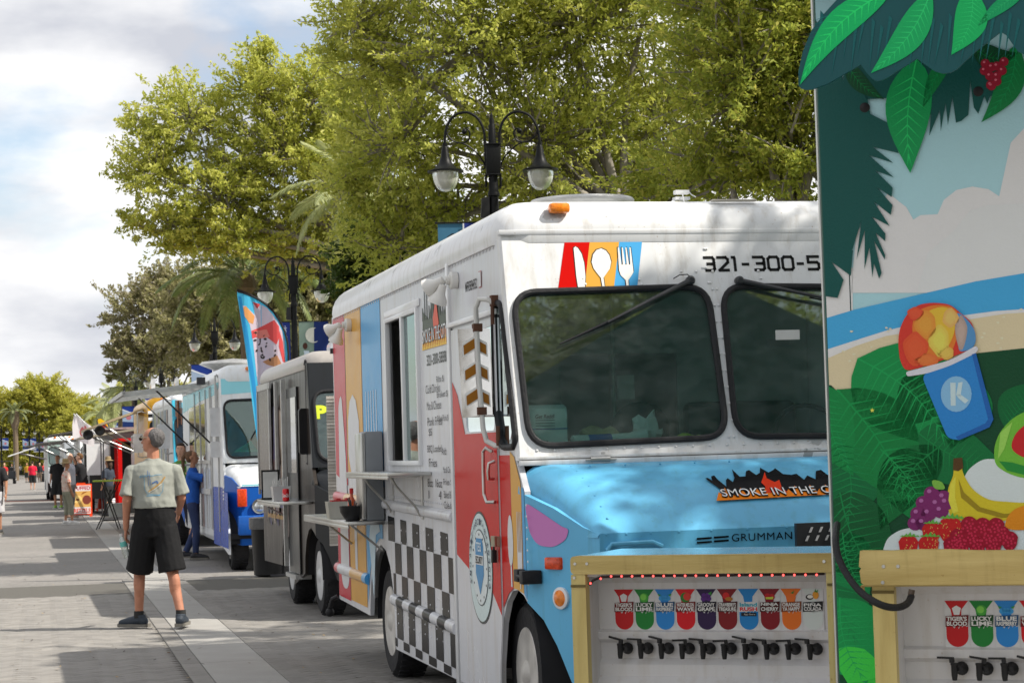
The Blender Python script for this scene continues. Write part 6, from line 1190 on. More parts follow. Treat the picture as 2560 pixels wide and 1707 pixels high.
yel,yF5=van('food_truck','yellow food truck with a checkered band under its roof',T5,L=5.2,zt=2.85,zf=2.65,side=YELT,front=YELT,roofm=YELT,hoodm=YELT,wheels=(.1,3.9),arch=tuple((.1+.52*math.cos(R(a)),.37+.48*math.sin(R(a))) for a in (0,20,45,70,90,110))+((-.62,.76),),rarch=tuple((3.9+.5*math.cos(R(a)),.40+.48*math.sin(R(a))) for a in (180,150,120,90,60,30,0)),glassm=mat('navy_dark_glass'))
pr=MB()
for k in range(22):
    for j in range(3): pr.poly([(k*.1,2.36+j*.07),(k*.1+.1,2.36+j*.07),(k*.1+.1,2.43+j*.07),(k*.1,2.43+j*.07)],lambda u,z:(u+.01,yF5(z)-.004,z),col=BK if (k+j)%2 else (.7,.7,.7))
part('checkered_band',pr,mat('label_print'),yel,smooth=0)
big_mirror(yel,-.2,-.1,1.9,.1,.2,mat('mirror_white'),ALU)
WOOD=mat('pale_wood',(.40,.33,.22),.7,scale=8,stretch=(1,6,1))
def awn_panel(t,v0,v1,zt,xo,zo,m,nm='awning_panel'):
    a=part(nm,MB().box(0,v0,0,1,v1,.05,tf=lambda x,y,z:(-x*xo,y,zt+(zo-zt)*x+z)),m,t); 
    for v in (v0+.1,v1-.1): part('awning_brace',MB().tube([(-xo*.7,v,zt+(zo-zt)*.7),(0,v,1.75)],.02,6),ALU,a)
    return a
a=awn_panel(yel,1.0,4.4,2.62,1.25,2.2,WOOD)
for k,(x,v) in enumerate(((-.95,1.0),(-1.2,1.0))): part('spot_light',MB().lathe([(.0,.0),(.10,.0),(.11,-.05),(.11,-.22),(.09,-.24),(0,-.2)],c=(x,v,2.62-.42*(-x/1.25)-.1),ax='y',n=16),BLACKP,a)
for k,x in enumerate((.1,.6)): part('roof_rail',MB().box(x,-.1,2.85,x+.08,0,3.25).box(x,0,2.9,x+.06,.9,2.96,tf=lambda a_,b,c:(a_,b,c+(.9-b)*.3)),WHITEP,yel)
# striped dark canopy trailer, white trailer and red stand
TRL=Frame(-12.75,64.5,13)
trl=thing('concession_trailer','white concession trailer with a raised white hatch above a black counter','trailer',TRL.o,13,'food trucks parked in a row along the street')
g=MB(); g.plate([(0,.45),(5,.45),(5,2.5),(0,2.5)],[[(.4,1.2),(4.2,1.2),(4.2,2.2),(.4,2.2)]],lambda v,z:(0,v,z),lambda v,z:(.04,v,z)); part('side_wall',g,WHITEP,trl); g=MB(); g.box(0.002,0,.45,2.1,.04,2.5); part('end_wall',g,mat('dark_end_wall',(.05,.05,.05),.6),trl); g=MB(); g.box(2.06,.04,.45,2.1,5,2.5); g.box(.04,4.96,.45,2.06,5,2.5); part('back_wall',g,WHITEP,trl)
part('roof',MB().box(-.05,-.05,2.5,2.15,5.05,2.56),ALU,trl); part('floor',MB().box(.04,.04,.45,2.06,4.96,.5),CHASSIS,trl); part('counter',MB().box(-.35,.3,1.12,.4,4.3,1.18),BLACKP,trl); part('counter_skirt',MB().box(-.34,.32,.5,-.3,4.28,1.11),mat('black_cloth',(.02,.02,.02),.9),trl)
part('raised_hatch',MB().box(-.05,-.45,1.16,.60,-.41,2.13),WHITEP,trl); part('hatch_frame',MB().box(.60,-.47,1.1,.64,-.39,2.18).box(-.09,-.47,2.13,.60,-.39,2.18).box(-.05,-.41,2.14,-.01,.1,2.18).box(.56,-.41,2.14,.6,.1,2.18),ALU,trl)
awn_panel(trl,.3,4.4,2.5,1.1,2.35,mat('dark_canopy',(.08,.075,.07),.6))
wheel(trl,.15,2.4,.3,.2); wheel(trl,1.95,2.4,.3,.2)
rr=random.Random(11)
for k in range(9):
    b=MB().lathe([(.035,0),(.037,.13),(.015,.18),(.014,.22)],n=10); q=TRL.w(-.22,.4+k*.16,1.181); solo('sauce_bottle',b,[mat('sauce_brown',(.12,.04,.02),.3),mat('sauce_red2',(.4,.04,.02),.3)][k%2],'small sauce bottle in the row on the black trailer counter','bottle',tuple(q),0,'sauce bottles on the black trailer counter')
RS=Frame(-11.45,62.3,13)
red=thing('red_stand','red framed food stand with black interior beside the white hatch','food stand',RS.o,13); REDP=smat('stand_red',C8(200,26,24))
for x,y in ((0,0),(1.7,0),(0,2.2),(1.7,2.2)): part('post',MB().box(x,y,0,x+.12,y+.12,2.12),REDP,red)
part('top_beam',MB().box(-.05,-.03,2.12,1.9,2.4,2.2),REDP,red); part('counter',MB().box(-.1,.1,.95,1.8,.5,1.0),REDP,red); part('back_wall',MB().box(.12,2.22,.0,1.7,2.28,2.1),mat('black_cloth'),red); part('front_skirt',MB().box(.12,.12,.1,1.7,.15,.95),mat('black_cloth'),red)
g=MB(); g.box(.3,.3,1.0,.7,.6,1.35); g.box(.9,.3,1.0,1.4,.7,1.2); part('cooker',g,CHROME,red,bevel=.02)
WT=Frame(-9.95,57.0,13)
sv=thing('silver_trailer','silver grey trailer with sloping canopy behind the green topped table','trailer',WT.o,13); part('body',MB().box(0,0,.4,2,3.4,2.25),mat('silver_side'),sv,bevel=.05); part('door_frame',MB().box(-.02,.0,.4,.0,.1,2.2).box(-.02,1.2,.4,0,1.3,2.2),WHITEP,sv); part('doorway',MB().box(-.012,.12,.45,-.003,1.18,2.1),mat('dark_pane'),sv); awn_panel(sv,-.2,3.2,2.35,1.5,2.15,mat('canvas_canopy',(.32,.28,.22),.8)); wheel(sv,.15,2.4,.3,.2); wheel(sv,1.85,2.4,.3,.2)
FT=Frame(-19.9,92,14)
ft,_=van('food_truck','grey green food truck with open awning farthest along the row',FT,L=5,zt=2.7,zf=2.5,side=mat('silver_side'),front=mat('green_grey_paint',(.25,.33,.30),.4),roofm=WTE,hoodm=WTE,wheels=(.1,3.6),arch=tuple((.1+.52*math.cos(R(a)),.37+.48*math.sin(R(a))) for a in (0,20,45,70,90,110))+((-.62,.76),),rarch=tuple((3.6+.5*math.cos(R(a)),.40+.48*math.sin(R(a))) for a in (180,150,120,90,60,30,0)))
awn_panel(ft,1,4.4,2.4,1.6,1.9,WHITEP)
for nm,lab,org,col_ in (('food_truck','white food truck standing beyond the striped canopy',(-14.6,72.5),WTE),('food_truck','pale grey food truck beyond the white flags',(-17.0,81.5),mat('silver_side'))):
    t_,_=van(nm,lab,Frame(org[0],org[1],13.5),L=5.6,zt=2.5,zf=2.3,side=col_,front=col_,roofm=WTE,hoodm=WTE,wheels=(.1,3.9),arch=tuple((.1+.52*math.cos(R(a)),.37+.48*math.sin(R(a))) for a in (0,20,45,70,90,110))+((-.62,.76),),rarch=tuple((3.9+.5*math.cos(R(a)),.40+.48*math.sin(R(a))) for a in (180,150,120,90,60,30,0)))
    awn_panel(t_,1,4.4,2.3,1.4,2.2,mat('dark_canopy'))
# ---------------------------------------------------------------- flags
def flat_thing(name,label,cat,pts,cols,Yd,ripple=.05,thick=.006,group=None):
    """cloth whose outline is measured in the view at distance Yd, with its own folds and thickness"""
    base=at(pts[0][0],pts[0][1],Yd); fr=Frame(base.x,base.y,0); t=thing(name,label,cat,(base.x,base.y,0),0,group)
    return t,fr
FL=Frame(at(640,1200,27.6).x,27.6,0)
fl=thing('feather_flag','cyan feather flag with printed pink sundae and black sleeve','flag',FL.o,0)
def fh(px,py,off=0): q=FL.hit(px,py,'y',off); return (q.x,q.z)
z6=lambda x,y:(560+x/5.227,720+y/5.227)
def ripf(k): return lambda x,z:(x,.035*math.sin(x*16)-.0016*k,z)
def FLp(pts,k,c,mb): mb.poly([fh(*z6(*p)) for p in pts],ripf(k),col=c)
g=MB(); outl=[(172,90),(175,30),(300,70),(420,130),(540,210),(640,300),(720,430),(780,560),(815,700),(830,850),(832,1000),(836,1500),(838,2300),(560,2500),(500,2480),(420,1900),(370,1500),(320,1050),(260,620),(200,260)]
# subdivide horizontally so the folds read
def strip_poly(mb,outline,f,col,n=10):
    xs=[p[0] for p in outline]; a,b=min(xs),max(xs)
    st=.045; k0=math.floor(a/st)
    for i in range(k0,math.floor(b/st)+1):
        lo=i*st; hi=(i+1)*st; P=clipx(outline,lo); P=[(-x,z) for x,z in clipx([(-x,z) for x,z in P],-hi)]
        if len(P)>2: mb.poly(P,f,col=col)
def FLs(pts,k,c): strip_poly(g,[fh(*z6(*p)) for p in pts],ripf(k),c)
FLs(outl,0,C8(80,190,232))
FLs([(380,180),(480,215),(560,260),(640,350),(700,440),(760,560),(790,700),(805,1000),(810,2300),(640,2400),(480,2200),(470,1500),(420,1100),(380,700),(340,480),(240,300),(250,230),(290,240),(400,350)],1,C8(240,214,222))
FLs([(240,270),(290,235),(400,370),(380,470),(330,450),(260,350)],2,C8(244,178,110))
for pts in ([(370,180),(470,210),(430,270)],[(360,560),(660,420),(720,500),(730,640),(690,740),(640,700),(560,640),(420,640),(370,660)],[(730,560),(770,700),(800,980),(770,960),(720,760)],[(470,1440),(560,1440),(520,1560),(470,1540)]): FLs(pts,2.4,C8(238,96,96))
FLs([(390,560),(560,540),(600,640),(440,660)],3,C8(244,150,140))
rr=random.Random(4)
for k in range(22):
    x=rr.uniform(400,690); y=rr.uniform(640,930) if k<10 else rr.uniform(560,980); w=rr.uniform(7,15); h=rr.uniform(14,26); a=rr.uniform(0,3)
    FLs([(x+w*math.cos(a)*math.cos(t)-h*math.sin(a)*math.sin(t),y+w*math.sin(a)*math.cos(t)+h*math.cos(a)*math.sin(t)) for t in [j*math.pi/4 for j in range(8)]],3.4,C8(70,60,56))
FLs([(500,960),(700,880),(760,1000),(700,1040),(560,1000)],2.2,C8(206,150,110))
for w0,w1 in ((172,200),): FLs([(172,30),(175,10),(300,55),(430,115),(560,200),(660,300),(740,430),(800,560),(838,720),(850,860),(850,2400),(832,2400),(828,850),(815,700),(780,560),(715,430),(640,320),(540,225),(420,145),(300,90),(185,60)],3.5,C8(40,36,38))
FLs([(190,110),(230,120),(300,500),(380,1000),(440,1500),(480,2000),(440,2000),(400,1500),(330,1000),(250,500)],3,C8(56,158,216))
part('printed_cloth',g,mat('cloth_print',vc=True,rough=.6,var=.04,scale=8,trans=.35),fl,smooth=0)
part('pole',MB().tube([FL.loc(at(*z6(*p),27.6))for p in ((172,35),(300,75),(430,135),(560,220),(655,320),(735,440),(795,570),(832,720),(842,860),(846,1400))]+[Vector((fh(720,1200)[0],0,.0))],.014,6),BLACKP,fl); part('foot',MB().box(fh(720,1200)[0]-.25,-.03,0,fh(720,1200)[0]+.25,.03,.03),DARKST,fl)
# white flags with a red emblem, yellow feather flag
def white_flag(px0,py0,Yd,label,dx=0,emblem=True):
    f0=Frame(at(px0,py0,Yd).x,Yd,0); t=thing('flag',label,'flag',f0.o,0,'white flags with a red emblem'); h=lambda x,y:(lambda q:(q.x,q.z))(f0.hit(x+dx,y,'y',0)); g=MB(); rf=lambda k:(lambda x,z:(x,.03*math.sin(x*14)-.001*k,z))
    strip_poly(g,[h(*p) for p in ((191,1036),(207,1050),(231,1067),(237,1098),(234,1116),(222,1110),(205,1103),(188,1092),(187,1062))],rf(0),C8(238,232,234),8)
    if emblem:
        for pts in (((198,1078),(203,1068),(207,1066),(211,1074),(205,1075),(202,1082),(206,1090),(203,1090),(199,1085)),((211,1062),(216,1066),(220,1074),(214,1077),(210,1072)),((219,1074),(226,1078),(229,1086),(229,1095),(223,1098),(219,1093),(225,1091),(223,1083),(217,1080))): strip_poly(g,[h(*p) for p in pts],rf(1.5),C8(226,130,130),5)
    part('cloth',g,mat('cloth_print'),t,smooth=0); part('pole',MB().tube([f0.loc(at(190+dx,1034,Yd)),f0.loc(at(262+dx,1108,Yd)),],.018,6),mat('white_pole',(.6,.6,.6),.4),t); part('stand',MB().tube([f0.loc(at(258+dx,1104,Yd)),Vector((f0.loc(at(258+dx,1104,Yd)).x,0,0))],.02,6),DARKST,t)
white_flag(191,1036,60.5,'white flag with pale red emblem, the front one of the leaning pair')
white_flag(183,1038,61.5,'white flag mostly hidden behind the other leaning white flag',dx=-6,emblem=False)
f0=Frame(at(255,1070,75).x,75,0); t=thing('feather_flag','small yellow and red feather flag above the far canopies','flag',f0.o,0); g=MB(); h=lambda x,y:(lambda q:(q.x,q.z))(f0.hit(x,y,'y',0))
strip_poly(g,[h(*p) for p in ((243,1048),(252,1046),(262,1053),(269,1062),(271,1068),(266,1072),(252,1074))],lambda x,z:(x,0,z),C8(226,180,30),3); strip_poly(g,[h(*p) for p in ((249,1060),(256,1055),(266,1062),(270,1068),(262,1073),(252,1074))],lambda x,z:(x,-.002,z),C8(210,50,40),3); part('cloth',g,mat('cloth_print'),t,smooth=0); part('pole',MB().tube([f0.loc(at(243,1046,75)),Vector((f0.loc(at(243,1046,75)).x,0,0))],.02,6),BLACKP,t)
# ---------------------------------------------------------------- street lamps
IRON=mat('black_cast_iron',(.006,.0065,.007),.45,coat=.0,spec=.15,bump=.1,scale=30)
GLOBE=glassmat('lamp_globe_glass',(.8,.8,.76),.15,refl=.12,milk=.45)
def make_lamp():
    t=thing('street_lamp','','street lamp',(0,0,0))
    g=MB(); g.lathe([(.20,0),(.20,.12),(.16,.18),(.13,.6),(.10,.7),(.075,.8),(.07,3.0),(.058,4.62),(.075,4.63),(.075,4.66),(.058,4.70),(.056,4.9)],n=16); g.lathe([(.05,5.26),(.04,5.5),(.03,5.52),(.035,5.56),(.018,5.60),(.02,5.62),(.008,5.65),(0,5.68)],n=14); part('pole',g,IRON,t)
    g=MB(); g.box(-.085,-.07,4.90,.085,.07,5.26); g.box(-.1,-.085,5.255,.1,.085,5.275); g.box(-.1,-.085,4.88,.1,.085,4.90); part('hub_box',g,IRON,t,bevel=.008)
    for s in (-1,1):
        g=MB(); P=[(.085,5.0),(.09,5.3),(.10,5.44),(.16,5.58),(.27,5.66),(.38,5.66),(.48,5.61),(.55,5.5),(.578,5.38),(.585,5.27)]
        g.tube(smoothpath([Vector((s*x,0,z)) for x,z in P],3),.017,8); g.lathe([(.03,5.29),(.03,5.24),(.02,5.23)],c=(s*.585,0,0),n=12)
        P=[(.565,5.5),(.55,5.39),(.47,5.31),(.38,5.29),(.30,5.32),(.27,5.40),(.30,5.46),(.35,5.45)]; g.tube(smoothpath([Vector((s*x,0,z)) for x,z in P],3),.011,6); g.ball((s*.34,0,5.43),.035,8,6)
        P=[(.45,5.30),(.33,5.27),(.2,5.17),(.12,5.06),(.10,4.98),(.14,4.96)]; g.tube(smoothpath([Vector((s*x,0,z)) for x,z in P],3),.010,6)
        g.tube([Vector((s*.09,0,4.88)),Vector((s*.09,0,4.74))],.016,6); part('arm',g,IRON,t)
        g=MB(); g.lathe([(.028,5.25),(.04,5.22),(.055,5.12),(.085,5.04),(.14,4.98),(.20,4.955),(.222,4.95),(.222,4.93),(.17,4.935),(.0,4.97)],c=(s*.585,0,0),n=24); part('lamp_shade',g,IRON,t)
        g=MB(); g.lathe([(.16,4.935),(.162,4.89),(.145,4.81),(.11,4.74),(.06,4.70),(0,4.69)],c=(s*.585,0,0),n=24); gl=part('globe',g,GLOBE,t); part('bulb',MB().ball((s*.585,0,4.86),(.03,.03,.06),8,6),mat('bulb_frosted',(.7,.68,.6),.4),gl)
    part('speaker',MB().plate([(-.17,4.36),(-.06,4.34),(-.06,4.62),(-.15,4.60)],[],lambda x,z:(x,-.06,z),lambda x,z:(x,.06,z)),BLACKP,t)
    part('banner_arm',MB().tube([(-.72,0,4.31),(.72,0,4.31)],.01,6).tube([(-.72,0,3.10),(.72,0,3.10)],.01,6).ball((-.72,0,4.31),.018,6,4).ball((.72,0,4.31),.018,6,4),IRON,t)
    return t
lamp0=make_lamp()
def banner(x0,x1,kind):
    g=MB(); rf=lambda k:(lambda x,z:(x,.012*math.sin(x*9+z*2)-.0015*k,z)); rfb=lambda k:(lambda x,z:(x,.012*math.sin(x*9+z*2)+.0015*k,z)); W_=x1-x0
    if kind=='left':
        g.poly([(x0,3.11),(x1,3.11),(x1,4.30),(x0,4.30)],rf(0),col=C8(70,120,150)); g.poly([(x0+W_*.52,4.30),(x1,4.30),(x1,3.11),(x0+W_*.8,3.11),(x0+W_*.55,3.8),(x0+W_*.5,4.1)],rf(1),col=C8(40,56,130)); g.poly([(x0+W_*.5,4.30),(x0+W_*.53,4.30),(x0+W_*.53,4.05),(x0+W_*.49,4.05)],rf(1.2),col=C8(220,224,230))
        g.poly(circ(x0+W_*.5,3.86,.16,.16,20),rf(1.5),col=C8(226,224,214)); g.poly([(x0+.08,3.9),(x0+.11,4.14),(x0+.17,4.18),(x0+.3,4.17),(x0+.18,4.14),(x0+.14,4.08),(x0+.15,3.9),(x0+.2,3.7),(x0+.14,3.6)],rf(1.2),col=C8(60,74,84))
        text(g,'Cranes Roost Park',lambda a,z:rf(2)(x1-.03-(z),a),(3.2,.0,4.24,.12),col=C8(226,230,236),bold=.01)
    else:
        g.poly([(x0,3.11),(x1,3.11),(x1,4.30),(x0,4.30)],rf(0),col=C8(120,140,130)); g.poly([(x0+W_*.52,4.30),(x1,4.30),(x1,3.11),(x0+W_*.6,3.11),(x0+W_*.5,3.7)],rf(1),col=C8(24,44,100)); g.poly(circ(x0+W_*.48,4.02,.16,.16,20),rf(1.5),col=C8(206,206,196)); g.poly(circ(x0+W_*.2,3.8,.05,.07,12),rf(1.2),col=C8(70,44,36)); g.poly([(x0+.02,3.45),(x0+.24,3.45),(x0+.2,3.7),(x0+.06,3.7)],rf(1.1),col=C8(190,206,220)); g.poly([(x0,3.11),(x0+W_*.6,3.11),(x0+W_*.6,3.3),(x0,3.25)],rf(1.3),col=C8(60,90,60))
        text(g,'Cranes Roost Park',lambda a,z:rf(2)(x1-.05-(z),a),(3.2,.0,4.24,.13),col=C8(226,230,236),bold=.01)
    g.poly([(x0,3.11),(x1,3.11),(x1,4.30),(x0,4.30)],rfb(1),col=C8(30,50,110))
    return g
def wave_banner(x0,x1):
    g=MB(); g.poly([(x0,3.11),(x1,3.11),(x1,4.30),(x0,4.30)],lambda x,z:(x,0,z),col=C8(150,170,196)); g.poly([(x0,4.30),(x1,4.30),(x1,3.95),(x0+(x1-x0)*.5,4.05),(x0,4.18)],lambda x,z:(x,-.0015,z),col=C8(34,60,140)); g.poly([(x0,4.18),(x0+(x1-x0)*.5,4.05),(x1,3.95),(x1,3.91),(x0+(x1-x0)*.5,4.01),(x0,4.12)],lambda x,z:(x,-.002,z),col=C8(220,226,234)); g.poly([(x0,3.11),(x1,3.11),(x1,3.5),(x0,3.55)],lambda x,z:(x,-.0015,z),col=C8(34,56,110)); g.poly([(x0,3.11),(x1,3.11),(x1,3.2),(x0,3.2)],lambda x,z:(x,-.002,z),col=C8(226,228,232)); g.poly(circ((x0+x1)/2,3.75,.13,.13,14),lambda x,z:(x,-.002,z),col=C8(190,120,130)); return g
BM=mat('banner_print',vc=True,rough=.6,var=.04,scale=8,trans=.2)
bl_m=banner(-.70,-.09,'left').mesh('banner',BM,smooth=0); br_m=banner(.09,.70,'right').mesh('banner',BM,smooth=0); bw_m=wave_banner(-.70,-.09).mesh('banner',BM,smooth=0); bw2=wave_banner(.09,.70).mesh('banner',BM,smooth=0)
LP=[(1233,440,26.4,'black twin lamp behind the checkered truck, largest of all','L'),(733,700,44.7,'black twin lamp rising behind the dark steel truck','LR'),(537,860,63.4,'black twin lamp above the blue and white truck','W'),(403,960,93,'black twin lamp over the far canopies beside the palms','W'),(341,1010,108,'small black twin lamp left of the yellow truck roof','W'),(279,1010,150,'small black twin lamp in front of the far palms','WR'),(262,1030,172,'tiny black twin lamp beyond the white flags','WR'),(73,1080,225,'far black twin lamp behind the red shirted walker','WW'),(98,1090,262,'far black twin lamp, second from the lone palm trunk','WW'),(116,1095,285,'far black twin lamp near the hedge, third from the palm','WW'),(3,1080,215,'far black twin lamp at the left border of the view','WW'),(128,1100,300,'far black twin lamp, farthest right along the hedge','WW')]
for i,(px,py,Y,lab,kd) in enumerate(LP):
    o=lamp0 if i==0 else copy_tree(lamp0); q=at(px,py,Y); o.location=(q.x,q.y,0); o.rotation_euler=(0,0,R(6 if i<5 else 0)); o['label']=lab; o['group']='twin street lamps along the park'
    ms=[]
    if 'L' in kd: ms.append((bl_m,'blue park banner with heron and white circle on the left of its lamp'))
    if 'R' in kd and i<5: ms.append((br_m,'park banner with smiling child and navy stripe on the right of its lamp'))
    if kd.startswith('W') : ms.append((bw_m,'blue and white wave banner left of its lamp'))
    if kd in('WW','WR'): ms.append((bw2,'blue and white wave banner right of its lamp'))
    for m,lb in ms:
        b=link('banner',m,None,o.location.copy(),(0,0,o.rotation_euler.z)); b['label']=(lb+', lamp '+('nearest','second','third','fourth','fifth','sixth','seventh','behind red walker','second from palm','third from palm','at left border','farthest')[i])[:110]; b['category']='banner'; b['group']='banners on the park lamps'
# ---------------------------------------------------------------- street furniture and small things
ORG=smat('safety_orange',C8(226,70,30),rough=.45,coat=0)
def a_frame(px,py,rot,label,kind,h=.93,w=.60):
    a=gp(px,py); t=thing('sidewalk_sign',label,'sign',(a.x,a.y,0),rot,'orange framed sidewalk signs')
    for s in (1,-1):
        tf=lambda x,z,d:(x,s*(-.22+.20*z/h)-s*d,z)
        part('sign_frame',MB().plate([(-w/2,0),(-w/2+.06,0),(-w/2+.06,.06),(w/2-.06,.06),(w/2-.06,0),(w/2,0),(w/2,h),(w*.22,h),(w*.18,h+.04),(-w*.18,h+.04),(-w*.22,h),(-w/2,h)],[],lambda x,z:tf(x,z,0),lambda x,z:tf(x,z,-.03)),ORG,t)
    g=MB(); f=lambda k:(lambda x,z:(x,(-.22+.20*z/h)-.004-.0015*k,z))
    g.poly([(-w/2+.03,.09),(w/2-.03,.09),(w/2-.03,h-.04),(-w/2+.03,h-.04)],f(0),col=C8(214,206,204))
    if kind=='pretzel':
        g.poly([(-w/2+.03,.28),(w/2-.03,.28),(w/2-.03,h-.2),(-w/2+.03,h-.2)],f(1),col=C8(206,160,90)); text(g,'STUFFED',f(1),(-w/2+.04,h-.17,w/2-.04,h-.06),col=C8(170,60,80),bold=.03); text(g,'PRETZELS',f(1),(-w/2+.04,.12,w/2-.04,.24),col=C8(200,60,40),bold=.03)
        g.poly(circ(-.1,.5,.13,.11,18),f(2),col=C8(232,196,120)); g.poly(circ(-.1,.49,.06,.03,12),f(3),col=C8(120,70,40)); g.poly(circ(.16,.48,.12,.13,18),f(2),col=C8(120,60,50)); g.poly([(0,.62),(.2,.72),(.05,.70)],f(2),col=C8(150,90,40))
    else:
        for k in range(11):
            z=h-.12-k*.062; g.poly([(-w/2+.06,z),(w/2-.06-.1*(k%3)*.6,z),(w/2-.06-.1*(k%3)*.6,z+.025),(-w/2+.06,z+.025)],f(1),col=C8(110,120,140) if k%4 else C8(60,120,110))
    part('sign_print',g,mat('label_print'),t,smooth=0); return t
a_frame(204,1291,8,'orange framed stuffed pretzels sign with printed pretzel','pretzel')
a_frame(238,1277,-30,'orange framed sign with white menu sheet beside the pretzel sign','menu',.95)
a_frame(268,1272,60,'orange sidewalk sign seen from its edge behind the tall table','menu',.95)
a=gp(268,1300); t=thing('plastic_tub','pale grey plastic tub under the tall table','tub',(a.x+.25,a.y+8,0),10); 
a2_=gp(290,1292); t.location=(a2_.x,a2_.y,0)
part('tub',MB().plate(rrect(-.22,-.16,.22,.16,.04),[rrect(-.2,-.14,.2,.14,.04)],lambda x,y:(x,y,.36),lambda x,y:(x*.85,y*.85,0)).box(-.18,-.12,0,.18,.12,.01),mat('tub_grey',(.48,.48,.45),.5),t); part('lid',MB().plate(rrect(-.24,-.18,.24,.18,.04),[],lambda x,y:(x,y,.39),lambda x,y:(x,y,.36)),mat('tub_grey'),t,bevel=.01)
a=gp(275,1322); t=thing('bar_table','tall folding table with lime green top and black crossed legs','table',(a.x,a.y,0),4); part('table_top',MB().plate(rrect(-.34,-.30,.34,.30,.05),[],lambda x,y:(x,y,1.12),lambda x,y:(x,y,1.085)),mat('lime_top',(.38,.52,.06),.5),t)
for x0,x1,y in ((-.28,.22,-.26),(.22,-.14,-.26),(-.28,.22,.24),(.22,-.14,.24)): part('leg',MB().tube([(x0,y,0),(x1,y,1.085)],.014,6),BLACKP,t)
part('stretcher',MB().tube([(-.2,-.26,.2),(.16,-.26,.2)],.010,6).tube([(-.2,.24,.2),(.16,.24,.2)],.010,6),BLACKP,t)
# utility cart far left, black with a red stripe
a=gp(18,1209); t=thing('utility_cart','black off-road utility cart with red stripe near the far hedge','utility cart',(a.x,a.y,0),12)
g=MB(); g.plate([(-1.4,.45),(1.4,.45),(1.45,.95),(.9,1.05),(.55,1.0),(-.4,.95),(-1.4,1.1)],[],lambda y,z:(-.7,y,z),lambda y,z:(.7,y,z)); part('body',g,DKP,t,bevel=.04); part('stripe',MB().box(-.71,-1.3,.62,.71,1.3,.72),REDP,t)
g=MB(); 
for x in (-.66,.66): g.tube([(x,-.9,1.0),(x*.9,-.6,1.9),(x*.9,.5,1.95),(x,.95,1.0)],.04,6)
g.box(-.62,-.65,1.9,.62,.55,1.96); part('roll_cage',g,DARKST,t); part('seat',MB().box(-.55,-.1,.9,.55,.1,1.4).box(-.55,-.4,.9,.55,.1,1.0),BLACKP,t)
for x,y in ((-.62,-.95),(.62,-.95),(-.62,.95),(.62,.95)): wheel(t,x,y,.36,.26,'steel',x>0)
# folding tables / tents far away
a=gp(132,1203); t=thing('cloth_table','far table under a black cloth','table',(a.x,a.y,0),10); part('tablecloth',MB().box(-1.1,-.5,.0,1.1,.5,.78),mat('black_cloth'),t,bevel=.03); part('table_top',MB().box(-1.1,-.5,.781,1.1,.5,.80),mat('tub_grey'),t)
# ---------------------------------------------------------------- people
def cap(mb,a,b,ra,rb,n=10):
    a=Vector(a);b=Vector(b); mb.tube([a,b],[ra,rb],n); mb.ball(a,ra,n,6); mb.ball(b,rb,n,6)
def loft(mb,rings,n=20):    # rings: (center, rx, ry) stacked, closed flat ends
    vs=[]
    for c,rx,ry in rings: vs+=[(c[0]+rx*math.cos(2*math.pi*k/n),c[1]+ry*math.sin(2*math.pi*k/n),c[2]) for k in range(n)]
    m=len(rings); fs=[(i*n+k,i*n+(k+1)%n,(i+1)*n+(k+1)%n,(i+1)*n+k) for i in range(m-1) for k in range(n)]
    fs+=[tuple(range(n-1,-1,-1)),tuple((m-1)*n+k for k in range(n))]; mb.add(vs,fs)
def lerp(a,b,t): return tuple(x+(y-x)*t for x,y in zip(a,b))
def remesh(mb,name,m,vox,it=3,scale=1,wr=0):
    me=mb.mesh(name,m,smooth=0)
    me=bakemod(me,[('REMESH',dict(mode='VOXEL',voxel_size=vox)),('SMOOTH',dict(iterations=it,factor=.5))],name)
    if wr:
        co=np.empty(len(me.vertices)*3); me.vertices.foreach_get('co',co); co=co.reshape(-1,3); no=np.empty_like(co).reshape(-1); me.vertices.foreach_get('normal',no); no=no.reshape(-1,3)
        d=np.array([noise.noise(Vector((p[0]*9,p[1]*9,p[2]*5)))*wr+noise.noise(Vector((p[0]*22+p[2]*9,p[1]*22,p[2]*12)))*wr*.45 for p in co]); co+=no*d[:,None]; me.vertices.foreach_set('co',co.reshape(-1))
    me.materials.clear(); me.materials.append(m); me.polygons.foreach_set('use_smooth',[True]*len(me.polygons)); me.update(); return me
SKIN={}
def skinm(k):
    c={'fair':(.52,.30,.21),'tan':(.40,.20,.12),'red':(.42,.19,.12),'brown':(.22,.10,.06)}[k]; return mat('skin_'+k,c,.5,var=.12,scale=10,bump=.1,bscale=60)
